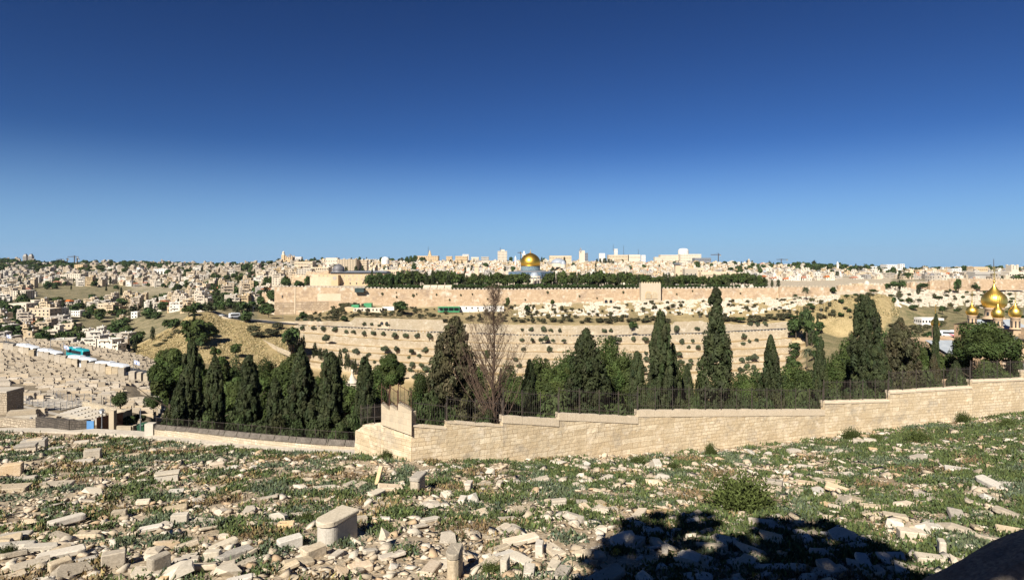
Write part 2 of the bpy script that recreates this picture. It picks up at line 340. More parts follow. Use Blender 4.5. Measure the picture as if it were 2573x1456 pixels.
def zone_at(i, px):
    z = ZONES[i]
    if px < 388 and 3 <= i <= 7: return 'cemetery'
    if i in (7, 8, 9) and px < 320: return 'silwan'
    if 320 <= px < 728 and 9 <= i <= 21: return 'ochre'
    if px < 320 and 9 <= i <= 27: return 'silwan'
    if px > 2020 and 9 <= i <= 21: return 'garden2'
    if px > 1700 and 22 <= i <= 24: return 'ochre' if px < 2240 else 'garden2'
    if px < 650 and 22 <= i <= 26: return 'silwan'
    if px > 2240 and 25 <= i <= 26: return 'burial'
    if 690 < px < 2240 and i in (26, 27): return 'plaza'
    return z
def terrain():
    rd, rz, ca, cb = [], [], [], []
    for i in range(len(RD) - 1):
        gap = float(np.median(RD[i + 1] - RD[i])); dm = float(np.median(RD[i]))
        n = 1 if gap < 2 else int(np.clip(gap / max(0.45, dm * 0.008), 2, 80))
        zj = lambda x: x + (18 * mnoise.noise((i * 1.7, x * 0.03, 0)) if i > 3 else 0)
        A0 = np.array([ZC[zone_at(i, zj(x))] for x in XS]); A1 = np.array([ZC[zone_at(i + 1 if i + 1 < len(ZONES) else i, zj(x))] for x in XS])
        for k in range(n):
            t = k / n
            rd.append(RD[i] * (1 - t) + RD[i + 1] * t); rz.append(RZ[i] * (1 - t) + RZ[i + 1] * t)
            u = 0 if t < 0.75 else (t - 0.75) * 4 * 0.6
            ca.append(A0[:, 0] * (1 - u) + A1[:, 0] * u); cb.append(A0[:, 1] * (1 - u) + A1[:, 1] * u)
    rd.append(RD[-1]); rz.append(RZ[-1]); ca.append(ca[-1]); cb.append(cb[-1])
    rd, rz = np.array(rd), np.array(rz); nr, nc = rd.shape
    X = (XS[None, :] - CX) / F * rd
    jit = np.array([[mnoise.noise((X[i, j] * 0.45, rd[i, j] * 0.45, 1.0)) * 0.10 + mnoise.noise((X[i, j] * 1.6, rd[i, j] * 1.6, 4.0)) * 0.07 if rd[i, j] < 60 else
                     (mnoise.noise((X[i, j] * 0.09, rd[i, j] * 0.09, 2.0)) * min(0.5, rd[i, j] * 0.0016)) for j in range(nc)] for i in range(nr)])
    V = np.stack([X, rd, rz + jit], -1).reshape(-1, 3)
    I = np.arange(nr * nc).reshape(nr, nc)
    Q = np.stack([I[:-1, :-1], I[:-1, 1:], I[1:, 1:], I[1:, :-1]], -1).reshape(-1, 4)
    m, nt, b = new_mat('ground', 0.95, 0, 0.1); v = pos(nt)
    a1 = nt.nodes.new('ShaderNodeAttribute'); a1.attribute_name = 'ground_a'; a2 = nt.nodes.new('ShaderNodeAttribute'); a2.attribute_name = 'ground_b'
    sc = nt.nodes.new('ShaderNodeMath'); sc.operation = 'ADD'
    nn = ntex(nt, 0.11, 8, v, 0.72); nf = ntex(nt, 1.7, 6, v, 0.7)
    mx = nt.nodes.new('ShaderNodeMath'); mx.operation = 'MULTIPLY_ADD'; mx.inputs[1].default_value = 0.45; nt.links.new(nn, mx.inputs[0])
    m2 = nt.nodes.new('ShaderNodeMath'); m2.operation = 'MULTIPLY'; m2.inputs[1].default_value = 0.55; nt.links.new(nf, m2.inputs[0]); nt.links.new(m2.outputs[0], mx.inputs[2])
    col = mixc(nt, ramp(nt, mx.outputs[0], 0.42, 0.58), a1.outputs['Color'], a2.outputs['Color'])
    vo = nt.nodes.new('ShaderNodeTexVoronoi'); vo.inputs['Scale'].default_value = 7.0; nt.links.new(v, vo.inputs['Vector'])
    col = mixc(nt, ramp(nt, vo.outputs['Distance'], 0.10, 0.45), mixc(nt, 1.0, col, (1.25, 1.23, 1.2), 'MULTIPLY'), mixc(nt, 1.0, col, (0.8, 0.79, 0.77), 'MULTIPLY'))
    nt.links.new(col, b.inputs['Base Color']); bump(nt, b, nf, 0.8, 0.12)
    me = np_mesh('terrain', V, Q, m, smooth=True)
    for nm, c in (('ground_a', ca), ('ground_b', cb)):
        at = me.attributes.new(nm, 'FLOAT_COLOR', 'POINT'); arr = np.ones((nr * nc, 4), dtype=np.float32); arr[:, :3] = np.array(c).reshape(-1, 3); at.data.foreach_set('color', arr.ravel())
    o = link(bpy.data.objects.new('terrain', me)); tag(o, 'rising and falling ground of grass, soil and stone across the valley', 'terrain', kind='structure')
terrain()

mh = MB(); rows = []                                       # distant blue-green hills beyond the ridge
for k, (dd, off) in enumerate(((5200, 40), (5600, 8), (6000, 0), (6600, 14))):
    rows.append([P(x, np.interp(x, [200, 330, 420, 450, 480, 520, 560, 600, 640, 720], [690, 672, 660, 658.5, 661, 660, 663.5, 667, 672, 700]) + off + mnoise.noise((x * .05, k, 0)) * 1.2, dd) for x in range(200, 721, 8)])
mh.grid(rows, sm=True); o = mh.build('hills', mat_noise('hill_scrub', (.07, .085, .05), (.26, .22, .15), .004)); tag(o, kind='structure')
# ------------------------------------------------------------------ boundary wall, its iron fences, the low fenced wall and path
M['ashlar'] = mat_masonry('golden_ashlar', (0.55,0.435,0.28), (0.66,0.565,0.41), (0.34,0.24,0.14), 0.66, 0.34, 0.022, stain=(0.30,0.265,0.215), stain_amt=0.7, stain_scale=0.5, bmp=0.04, white=(0.70,0.60,0.46))
M['coping'] = mat_noise('grey_coping', (0.56,0.46,0.33), (0.66,0.55,0.41), 1.6, bmp=0.02, fine=0.3)
M['plastered'] = mat_masonry('plastered_blocks', (0.47,0.39,0.28), (0.52,0.44,0.32), (0.38,0.31,0.22), 1.5, 0.5, 0.008, stain=(0.30,0.26,0.21), stain_amt=0.5, stain_scale=0.5, bmp=0.012)
def wall_line(px): return at_row(BASE, px)[0] - 0.25
def wall_panel(mb, p0, t0, p1, t1, thick=0.55, rough=0.03, jag=0.0, dd0=0.0, dd1=0.0, bot=None, seed=0, drop=0.0):
    """front, top, ends and back of a wall between columns p0 and p1 with tops at t0 and t1"""
    d0, d1 = wall_line(p0) + dd0, wall_line(p1) + dd1
    A, B = P(p0, t0, d0), P(p1, t1, d1); L = (B - A).xy.length; n = max(2, int(L / 0.22))
    nrm = Vector((B.y - A.y, -(B.x - A.x), 0)).normalized()
    if nrm.y > 0: nrm = -nrm
    rows = []; us = []
    zb0 = zr(BASE, p0)[1] - 0.7; zb1 = zr(BASE, p1)[1] - 0.7
    nz = 16
    for i in range(n + 1):
        t = i / n; q = A.lerp(B, t); zb = zb0 + (zb1 - zb0) * t; col = []
        zt = q.z - drop - (jag * (0.5 + 0.5 * mnoise.noise((q.x * 1.7, 3.1 + seed, 0))) if jag else 0.0)
        for k in range(nz + 1):
            z = zb + (zt - zb) * k / nz
            o = mnoise.noise((q.x * 1.3, q.y * 1.3, z * 1.7)) * rough + mnoise.noise((q.x * 5, q.y * 5, z * 5)) * rough * 0.5 + max(0, 0.25 - 0.06 * (z - zb)) * rough * 6
            col.append((q.x + nrm.x * o, q.y + nrm.y * o, z))
        rows.append(col); us.append(L * t + p0 * 0.04)
    for i in range(n):
        for k in range(nz):
            mb.poly([rows[i][k], rows[i + 1][k], rows[i + 1][k + 1], rows[i][k + 1]], 0, [(us[i], rows[i][k][2]), (us[i + 1], rows[i + 1][k][2]), (us[i + 1], rows[i + 1][k + 1][2]), (us[i], rows[i][k + 1][2])])
        a, b = rows[i][nz], rows[i + 1][nz]; off = Vector((-nrm.x * thick, -nrm.y * thick, 0))
        a2, b2 = Vector(a) + off, Vector(b) + off
        mb.poly([a, b, b2, a2], 0, [(us[i], 0), (us[i + 1], 0), (us[i + 1], thick), (us[i], thick)])
        mb.poly([a2, b2, (b2.x, b2.y, zb1 - 4), (a2.x, a2.y, zb0 - 4)], 0, [(us[i], a[2]), (us[i + 1], a[2]), (us[i + 1], zb1 - 4), (us[i], zb0 - 4)])
    for i in (0, n):
        off = Vector((-nrm.x * thick, -nrm.y * thick, 0)); pts = [Vector(rows[i][k]) for k in range(nz + 1)]
        mb.poly(pts + [pts[-1] + off, pts[0] + off], 0, [(0, p.z) for p in pts] + [(thick, pts[-1].z), (thick, pts[0].z)])
    return A, B, nrm
def coping(p0, t0, p1, t1, h, parent, thick=0.7, rnd=0.0):
    mb = MB(); A, B = P(p0, t0, wall_line(p0)), P(p1, t1, wall_line(p1)); L = (B - A).length; n = max(2, round(L / 0.95))
    u = (B - A).normalized(); nrm = Vector((u.y, -u.x, 0)).normalized()
    if nrm.y > 0: nrm = -nrm
    for i in range(n):
        a = A.lerp(B, i / n) + u * 0.012; b = A.lerp(B, (i + 1) / n) - u * 0.012
        f = nrm * (0.07 + RNG.uniform(-0.015, 0.015)); bk = -nrm * thick; dz = RNG.uniform(-0.06, 0.02); up = Vector((0, 0, dz)); dn = Vector((0, 0, -h - RNG.uniform(0, .03))); r = rnd
        q = [a + f + dn, b + f + dn, b + f + up - Vector((0, 0, r)), a + f + up - Vector((0, 0, r)), a + f - nrm * (0.06 + r) + up, b + f - nrm * (0.06 + r) + up, a + bk + up, b + bk + up, a + bk + dn, b + bk + dn]
        for fc in ((0, 1, 2, 3), (3, 2, 5, 4), (4, 5, 7, 6), (6, 7, 9, 8), (0, 3, 4, 6, 8), (1, 9, 7, 5, 2), (0, 8, 9, 1)): mb.poly([q[k] for k in fc])
    return mb.wb('coping', M['coping'], parent)
wall_root = empty('boundary_wall', P(1290, 1158, 54), 'long golden stone boundary wall stepping up the slope above the rubble field', 'stone wall')
mb = MB()
SECT = [(1034,1064,1121,1072,.0),(1121,1056,1263,1066,.0),(1263,1043,1404,1053,.62),(1404,1037,1603,1047,.62),(1603,1030,2072,1028.5,.62),(2072,1007,2236,1003,.3),(2236,982,2442,969,.3),(2442,954,2573,949,.3),(2573,930,3000,905,.3)]
for k, (a, ta, b, tb, h) in enumerate(SECT):
    wall_panel(mb, a, ta, b, tb, jag=0.12 if h == 0 else 0, drop=max(0, h - .03) , seed=k)
wall_panel(mb, 893, 1078, 911, 1068, 0.8, 0.07, 0.25, dd0=0.0, seed=11); wall_panel(mb, 911, 1062, 958, 1058, 0.8, 0.07, 0.3, seed=12)
for (a, ta, b, tb, h) in SECT:
    if h: coping(a, ta, b, tb, h, wall_root, rnd=0.0 if h > .5 else 0.12)
    else: coping(a + 1, ta + 1, b, tb + 1, 0.16, wall_root, 0.6)
mw = MB()
WING = [(958,1014,979,1031),(979,1018.5,1000,1032),(1000,1014,1034,1033)]
WB_ = (1069, 1081, 1092)
for k, (a, ta, b, tb) in enumerate(WING):
    wall_panel(mb, a, ta + 2, b, tb + 2, 0.5, 0.04, seed=20 + k)
    d0, d1 = wall_line(a) - .30, wall_line(b) - .30; ba = 1066 + (a - 958) * .36; bb = 1066 + (b - 958) * .36
    q = [P(a, ba, d0), P(b, bb, d1), P(b, tb, d1), P(a, ta, d0)]; bk = Vector((0, .95, 0)); u = (q[1] - q[0]).length
    zuv = lambda p: p.z
    mw.poly(q, 0, [(0, q[0].z), (u, q[1].z), (u, q[2].z), (0, q[3].z)])
    for i, j in ((3, 2), (2, 1), (1, 0), (0, 3)): mw.poly([q[i], q[j], q[j] + bk, q[i] + bk] if (i, j) != (3, 2) else [q[3], q[2], q[2] + bk, q[3] + bk], 0, [(0, 0), (u, 0), (u, .9), (0, .9)])
    mw.poly([x + bk for x in q][::-1], 0, [(0, 0), (u, 0), (u, 2), (0, 2)])
mb.wb('stonework', M['ashlar'], wall_root); mw.wb('stepped_wing', M['plastered'], wall_root)

def fence(name, p0, t0, p1, t1, h, label, sp=2.1, top_ext=0.30, mat='iron', rails=(0.38, 1.0), bar=0.22, lean=0.0, dd=0.3):
    A, B = P(p0, t0, wall_line(p0)), P(p1, t1, wall_line(p1)); A.y += dd; B.y += dd; u = B - A; L = u.length
    root = empty(name, A, label, 'fence', 'iron fence sections on the boundary wall'); u /= L
    n = max(1, round(L / sp)); up = Vector((0, 0, 1))
    for i in range(n + 1):
        m = MB(); q = u * (L * i / n); m.tube(q - up * 0.25, q + up * (h + top_ext), 0.042, n=4); m.build('post', M[mat], root)
    m = MB(); nb = int(L / bar)
    for i in range(nb):
        q = u * (L * (i + .5) / nb); hh = h + RNG.uniform(-.02, .02); dx = Vector((RNG.uniform(-.02, .02) + lean, 0, 0))
        m.tube(q + up * 0.12, q + up * (hh + .22) + dx, 0.015, n=3, cap=False)
    m.build('bars', M['iron'], root)
    for r in rails:
        m = MB(); m.tube(up * h * r if r == 1 else up * r, u * L + (up * h * r if r == 1 else up * r), 0.03, n=4); m.build('rail', M[mat], root)
    return root
FL = ['black iron fence on the low rough wall beside the tall stepped wing', 'black iron fence on the wall in front of the bare dead tree', 'black iron fence on the wall step between the dead tree and the round pine',
      'black iron fence on the wall in front of the broad dark cypress and pines', 'longest black iron fence, on the wall below the two tallest cypresses', 'black iron fence on the short wall step behind the knobbed cypress garden',
      'black iron fence on the wall step in front of the church gardens', 'black iron fence on the topmost wall step, in front of the arched stone church']
for (a, ta, b, tb, h), lb in zip(SECT[:8], FL):
    fence('iron_fence', a + 1, ta, b - 1 if b < 2573 else 2640, tb, {1034: 1.65, 1121: 1.75}.get(a, 2.05), lb)
for (a, ta, b, tb), lb in zip(WING, ('rusty fence on the far step of the plastered wing', 'rusty fence on the middle step of the plastered wing', 'rusty fence on the near highest step of the plastered wing')):
    fence('rusty_fence', a + 1, ta, b - 1, tb, 1.55, lb, sp=1.6, top_ext=0.2, mat='rust', bar=0.5, dd=0.0)
fence('iron_fence', 905, 1062, 957, 1059, 1.25, 'grey iron fence on the broken rubble end of the wall below the wing', sp=1.0, bar=0.16)

# low wall with a ribbed dark coping and a fence, and the pale path at its foot
M['rubblewall'] = mat_masonry('rubble_masonry', (0.50,0.42,0.30), (0.60,0.53,0.41), (0.33,0.26,0.18), 0.38, 0.24, 0.02, stain=(0.34,0.28,0.21), stain_amt=0.6, stain_scale=0.8, bmp=0.05)
M['ribbed'] = mat_noise('ribbed_tiles', (0.10,0.085,0.07), (0.17,0.145,0.12), 2.0, coord='object', bmp=0.02)
lw = empty('low_garden_wall', P(640, 1110, 61), 'low pale rubble wall with dark ribbed coping below the cypress grove', 'stone wall')
LW = [(388,1077,67.5),(470,1083,65),(560,1093,62),(650,1102,60),(740,1110,58.5),(820,1116,57.3),(893,1120,56.5)]
m = MB(); c = MB(); u0 = 0
for (xa, ya, da), (xb, yb, db) in zip(LW, LW[1:]):
    a, b = P(xa, ya, da), P(xb, yb, db); L = (b - a).length; e = Vector((0, 0.5, 0))
    za, zb = -1.6, -1.6
    m.poly([a + Vector((0, 0, za)), b + Vector((0, 0, zb)), b, a], 0, [(u0, a.z + za), (u0 + L, b.z + zb), (u0 + L, b.z), (u0, a.z)])
    m.poly([a, b, b + e, a + e], 0, [(u0, 0), (u0 + L, 0), (u0 + L, .5), (u0, .5)])
    m.poly([b + e + Vector((0, 0, zb)), a + e + Vector((0, 0, za)), a + e, b + e], 0, [(u0, a.z), (u0 + L, a.z), (u0 + L, 1), (u0, 1)])
    nrib = int(L / 0.17)
    for i in range(nrib):
        q0 = a.lerp(b, (i + .06) / nrib); q1 = a.lerp(b, (i + .94 if i % 10 else i + .6) / nrib)
        f = Vector((0, -0.12, 0.0)); t = Vector((0, 0.32, 0.42))
        c.grid([[q0 + f, q1 + f], [q0 + f + Vector((0, 0, .07)), q1 + f + Vector((0, 0, .07))], [q0 + t, q1 + t], [q0 + t + Vector((0, .3, -.4)), q1 + t + Vector((0, .3, -.4))]])
    u0 += L
pil = MB(); q = P(379, 1062, 68); pil.box((q.x, q.y, q.z - 2.2), (0.95, 0.8, 2.2), 0); 
m.wb('stonework', M['rubblewall'], lw); c.wb('ribbed_coping', M['ribbed'], lw); pil.wb('end_pillar', M['stone_white'], lw)
for (xa, ya, da), (xb, yb, db), lb in zip(LW[:-1:2], LW[2::2], ('dark garden fence on the ribbed coping beside the end pillar', 'dark garden fence on the ribbed coping below the cypress grove', 'dark garden fence on the ribbed coping beside the rough wall end')):
    A, B = P(xa, ya, da) + Vector((0, .35, .35)), P(xb, yb, db) + Vector((0, .35, .35))
    root = empty('garden_fence', A, lb, 'fence', 'dark garden fences on the low wall'); u = B - A; L = u.length; u /= L; up = Vector((0, 0, 1)); n = round(L / 2.05)
    for i in range(n + 1):
        k = MB(); k.tube(u * (L * i / n), u * (L * i / n) + up * 1.0, 0.035, n=4); k.build('post', M['iron'], root)
    k = MB(); nb = int(L / 0.16)
    for i in range(nb): k.tube(u * (L * i / nb), u * (L * i / nb) + up * 0.82, 0.012, n=3, cap=False)
    k.build('bars', M['iron'], root)
    for z in (0.08, 0.82):
        k = MB(); k.tube(up * z, u * L + up * z, 0.022, n=4); k.build('rail', M['iron'], root)
# footpath: a slab strip 4 mm and more above the ground with a real edge
m = MB(); PT = [(-300,1095,88),(0,1083,76.5),(200,1085,72.5),(330,1092,69),(420,1104,65.3),(520,1113,62.2),(640,1123,59.6),(740,1130,57.8),(840,1135.5,56.3),(930,1138.5,55.2)]
rows = []
for x, y, d in PT:
    a = P(x, y, d); rows.append([a + Vector((0, -.15, -.5)), a + Vector((0, -.15, 0.06)), a + Vector((0, 1.35, 0.10)), a + Vector((0, 1.35, -.6))])
m.grid(rows); o = m.build('footpath', M['concrete']); tag(o, kind='structure', label='pale concrete footpath along the low wall', cat='path')
# ------------------------------------------------------------------ trees
M['cypress'] = mat_leaf('cypress_foliage', (0.034, 0.042, 0.017))
M['cypress_dry'] = mat_leaf('dry_cypress_foliage', (0.056, 0.052, 0.026))
M['pine'] = mat_leaf('pine_foliage', (0.043, 0.059, 0.016))
M['olive'] = mat_leaf('olive_foliage', (0.062, 0.070, 0.037), 0.15)
M['broad'] = mat_leaf('broad_leaves', (0.038, 0.058, 0.018), 0.2)
M['scrub'] = mat_leaf('scrub_leaves', (0.058, 0.056, 0.028), 0.3)
M['bush'] = mat_leaf('bush_leaves', (0.040, 0.056, 0.019), 0.2)
M['dead'] = mat_leaf('dead_foliage', (0.13, 0.085, 0.055), 0.1)
def cards(C, Nn, s, rg, elong=1.0, up=0.0, tint=None):
    """leaf cards: centres C, outward normals Nn, sizes s"""
    n = len(C); r = rg.normal(size=(n, 3)); Nn = Nn + rg.normal(size=(n, 3)) * 0.45; Nn /= np.linalg.norm(Nn, axis=1)[:, None] + 1e-9
    a = r + np.array([0, 0, up * 3.0]); a -= (a * Nn).sum(1)[:, None] * Nn; a /= np.linalg.norm(a, axis=1)[:, None] + 1e-9
    b = np.cross(Nn, a); s = s[:, None]
    A = a * s * elong; B = b * s
    V = np.stack([C - A, C + B * 0.7 - A * 0.1, C + A, C - B * 0.7 + A * 0.1], 1).reshape(-1, 3)
    Fq = np.arange(n * 4).reshape(n, 4); return V, Fq
def clump_field(rg, centres, radii, per, squash=0.8):
    out_c, out_n, idx = [], [], []
    for k, (c, r) in enumerate(zip(centres, radii)):
        n = int(per[k]); d = rg.normal(size=(n, 3)); d /= np.linalg.norm(d, axis=1)[:, None]
        rr = r * (0.55 + 0.5 * rg.random(n) ** 0.5); p = d * rr[:, None]; p[:, 2] *= squash
        out_c.append(c + p); out_n.append(d); idx.append(np.full(n, k))
    return np.concatenate(out_c), np.concatenate(out_n), np.concatenate(idx)
def crown_cypress(seed, n=26000, lump=0.28, open_=0.0, prof=None, leaf=0.012):
    """unit crown: height 1 (z 0..1), widest radius 0.5 in x and y before scaling"""
    rg = np.random.default_rng(seed); K = 420
    t = rg.random(K) ** 0.85
    pr = prof or (lambda t: np.clip(np.minimum(1.0, (t + 0.04) / 0.14) * (1 - t ** (2.2 + 1.9 * ((seed * 0.37) % 1.0))) ** 0.75, 0.03, 1))
    th = rg.random(K) * 2 * np.pi
    lob = 1 + lump * (np.sin(2 * th + 4 * t + seed) * 0.35 + np.sin(3 * th - 9 * t + 2.1 * seed) * 0.3 + np.sin(th + 17 * t + seed * 1.7) * 0.3) + lump * rg.normal(size=K) * 0.4
    R = 0.40 * pr(t) * np.clip(lob, 0.4, 1.35)
    inner = rg.random(K) < 0.3
    R = np.where(inner, R * 0.5, R)
    C = np.stack([R * np.cos(th), R * np.sin(th), t * 0.97], 1); rad = 0.055 + 0.075 * pr(t) * rg.random(K)
    keep = rg.random(K) >= open_
    C, rad = C[keep], rad[keep]; per = np.full(len(C), n / len(C)) * (rad / rad.mean()) ** 1.5
    # clumps are tall and narrow flames in real units, so work in a stretched space
    pc, nn, ix = clump_field(rg, C, rad, per, 0.45)
    nn[:, 2] += 0.35
    tn = 0.75 + 0.5 * rg.random((len(C), 1)) + rg.normal(size=(len(C), 3)) * 0.05
    return pc, nn, np.clip(tn[ix] * (0.85 + 0.3 * rg.random((len(pc), 1))), 0.3, 1.8), leaf
def crown_blob(seed, n=20000, K=70, flat=0.75, rad=(0.10, 0.2), hollow=0.5, bottom=-0.6, leaf=0.012, umbrella=0.0):
    """unit crown in a box -0.5..0.5 wide, 0..1 tall made of rounded leaf masses"""
    rg = np.random.default_rng(seed); C = []
    while len(C) < K:
        d = rg.normal(size=3); d /= np.linalg.norm(d)
        if d[2] < bottom: continue
        r = rg.uniform(hollow, 1.0)
        q = np.array([d[0] * 0.38 * r, d[1] * 0.38 * r, 0.5 + d[2] * 0.40 * r])
        if umbrella: q[2] = 0.55 + (q[2] - 0.5) * (1 - umbrella) - (q[0] ** 2 + q[1] ** 2) * umbrella * 1.2
        C.append(q)
    C = np.array(C); R = rg.uniform(rad[0], rad[1], K); per = n * R ** 2 / (R ** 2).sum()
    pc, nn, ix = clump_field(rg, C, R, per, flat); nn[:, 2] += 0.3
    tn = 0.72 + 0.56 * rg.random((K, 1)) + rg.normal(size=(K, 3)) * 0.05
    return pc, nn, np.clip(tn[ix] * (0.85 + 0.3 * rg.random((len(pc), 1))), 0.3, 1.8), leaf
def crown_mesh(name, spec, mat, w, h, d=None, seed=0, leaf=None, elong=1.5, up=0.3):
    pc, nn, tn, lf = spec; d = d or w
    rg = np.random.default_rng(seed + 99); S = np.array([w, d, h]); s = (leaf or lf * (w * w * h) ** (1 / 3)) * rg.uniform(0.6, 1.5, len(pc))
    V, Fq = cards(pc * S, nn / S * S.mean(), s, rg, elong, up)
    return np_mesh(name, V, Fq, mat, tint=tn)
def trunk_mesh(name, h, r0, r1, limbs=0, seed=0, spread=0.5, mat=None, lean=0.0):
    rg = random.Random(seed); m = MB(); q = Vector((0, 0, -0.6)); n = 5
    pts = [q]
    for i in range(1, n + 1): pts.append(Vector((rg.uniform(-.03, .03) * h + lean * i / n * h, rg.uniform(-.03, .03) * h, h * i / n)))
    for i in range(n): m.tube(pts[i], pts[i + 1], r0 + (r1 - r0) * i / n, r0 + (r1 - r0) * (i + 1) / n, 7, cap=False)
    for i in range(limbs):
        t = rg.uniform(0.45, 1.0); a = pts[min(n - 1, int(t * n))]; th = rg.uniform(0, 6.28); L = spread * h * rg.uniform(.5, 1)
        b = a + Vector((math.cos(th) * L, math.sin(th) * L, L * rg.uniform(.4, .9))); mid = a.lerp(b, .5) + Vector((0, 0, -.06 * L))
        m.tube(a, mid, r1 * .7, r1 * .5, 5, cap=False); m.tube(mid, b, r1 * .5, r1 * .15, 5, cap=False)
    return m.mesh(name, mat or M['bark'])
CROWN = {}
COLUMN = lambda t: np.clip(np.minimum(1.0, (t + .05) / .2) * (1 - t ** 7) ** .55 * (1 - .30 * t), .05, 1)
BLUNT = lambda t: np.clip(np.minimum(1.0, (t + .05) / .2) * np.where(t < .45, 1.0, 1.0 - (t - .45) * .72) * (1 - t ** 14) ** .5, .05, 1)
CONE = lambda t: np.clip(np.minimum(1.0, (t + .05) / .15) * (1 - t ** 1.5) ** .85, .05, 1)
def proto_tree(kind, variant, w, h, prof=None):
    """crown and trunk meshes for a tree of this kind; unit-built crowns are stretched to w by h"""
    if kind in ('cypress', 'cypress_dry'):
        sp = crown_cypress(variant * 7 + 1, 26000 if h > 8 else 9000, open_=0.30 if kind == 'cypress_dry' else 0.06, lump=0.5 if kind == 'cypress_dry' else 0.36, prof=prof)
        return crown_mesh('crown', sp, M[kind], w * 1.08, h, seed=variant, leaf=0.125 if h > 8 else 0.14, elong=1.7, up=0.55)
    if kind == 'pine':
        sp = crown_blob(variant * 5 + 2, 26000, 60 + 12 * (variant % 4), 0.7, (0.08, 0.19), 0.40, -0.65 + .2 * (variant % 3), umbrella=.22 * (variant % 3)); return crown_mesh('crown', sp, M['pine'], w * 1.1, h, seed=variant, leaf=0.115, elong=1.9, up=0.25)
    raise KeyError(kind)
def near_tree(name, kind, px, top, w_px, d, label, cat, variant, base_py=None, z_base=None, crown_from=0.04, trunk_r=0.28, lean=0.0, dw=1.0, group=None, mesh=None, limbs=0, prof=None):
    """a tree whose crown spans top py downward; its foot stands on the ground at depth d"""
    g = GD(px, d); zt = (HZ - top) / F * d; H = zt - g.z; w = w_px / F * d
    root = empty(name, g, label, cat, group)
    ch = H * (1 - crown_from)
    me = mesh or proto_tree(kind, variant, w, ch, prof)
    cr = link(bpy.data.objects.new('crown', me), root); cr.location = (0, 0, H * crown_from); cr.rotation_euler = (0, lean, RNG.uniform(0, 6.28)); cr.scale = (1, dw, 1)
    link(bpy.data.objects.new('trunk', trunk_mesh('trunk', max(1.0, H * (crown_from + 0.5 * (1 - crown_from)) if kind != 'x' else H), trunk_r, trunk_r * .45, limbs, variant)), root)
    return root, H, w
CY = [  # px, top, width, depth, kind, label
 (481,852,52,80,'cypress','dark slim cypress rising between the two rounded pines'),
 (626,890,60,73,'cypress','dark cypress standing above the middle of the low fenced wall'),
 (692,948,46,72,'cypress','short dark cypress beside the tall pointed one above the low fenced wall'),
 (757,866,74,72,'cypress','tall broad-based cypress in front of the big pale green pine'),
 (832,882,68,70,'cypress','dark cypress by the white cone tomb, above the end of the low fenced wall'),
 (916,893,50,68,'cypress','slim cypress with a thin bent tip next to the stepped wing'),
 (790,958,50,78,'cypress','low dark cypress tucked behind the tall pair near the cone tomb'),
 (1143,788,132,74,'cypress_dry','tall loose olive-brown cypress beside the bare dead tree'),
 (1100,862,52,76,'cypress_dry','thin ragged cypress leaning out of the loose olive-brown one'),
 (1331,900,44,75,'cypress','small pointed cypress between the brown tree and the round pine'),
 (1474,822,112,78,'cypress','broad dark cypress rising from the pines behind the middle of the wall'),
 (1601,880,48,80,'cypress','slender green cypress at the end of the pine clump beside the tall columnar one'),
 (1660,775,64,76,'cypress','tall columnar dark cypress behind the longest wall step'),
 (1691,862,50,78,'cypress','smaller cypress grown against the tall columnar one'),
 (1727,912,34,84,'cypress','low narrow cypress between the columnar and the biggest cypress'),
 (1800,738,122,78,'cypress','biggest bushy cypress with a knob of foliage at its tip'),
 (1640,955,40,72,'cypress','low dark cypress at the foot of the tall columnar one behind the fence'),
 (2062,842,36,96,'cypress','thin dark cypress in the garden next to the date palm'),
 (2174,735,72,86,'cypress','tall lumpy cypress with a blunt flat tip before the dry grass knoll'),
 (2205,860,70,84,'cypress','bushy cypress against the side of the tall blunt-tipped one'),
 (2262,795,98,88,'cypress_dry','loose ragged cypress before the dry slope near the white coach'),
 (2352,786,17,104,'cypress','very thin dark cypress standing before the lowest gold onion dome'),
 (2347,888,34,96,'cypress_dry','yellowish cypress at the foot of the very thin one'),
 (2402,905,40,94,'cypress','dark green cypress in front of the church colonnade'),
 (2490,945,64,92,'cypress','broad low cypress under the umbrella pine, before the church wall'),
 (1937,838,66,100,'cypress','leafy green cypress between the biggest one and the date palm'),
 (540,890,46,78,'cypress','dense dark cypress inside the pine grove above the end pillar'),
 (450,960,40,74,'cypress','dark bushy cypress above the end pillar of the low wall'),
]
for i, (px, top, w, d, k, lb) in enumerate(CY): near_tree('cypress_tree', k, px, top, w, d, lb, 'cypress tree', i, crown_from=0.03 if w < 90 else 0.02, prof={481: COLUMN, 626: COLUMN, 916: COLUMN, 1660: COLUMN, 2352: COLUMN, 2174: BLUNT, 1800: CONE, 832: COLUMN, 1601: COLUMN}.get(px))
kn = crown_mesh('crown', crown_blob(77, 3000, 14, 0.9), M['cypress'], 2.0, 2.9, seed=5, leaf=0.11)   # the knob at the tip belongs to the biggest cypress
for o in list(COL.objects):
    if o.get('label', '').startswith('biggest bushy'): k2 = link(bpy.data.objects.new('crown_knob', kn), o); k2.location = P(1799, 776, 78) - o.location
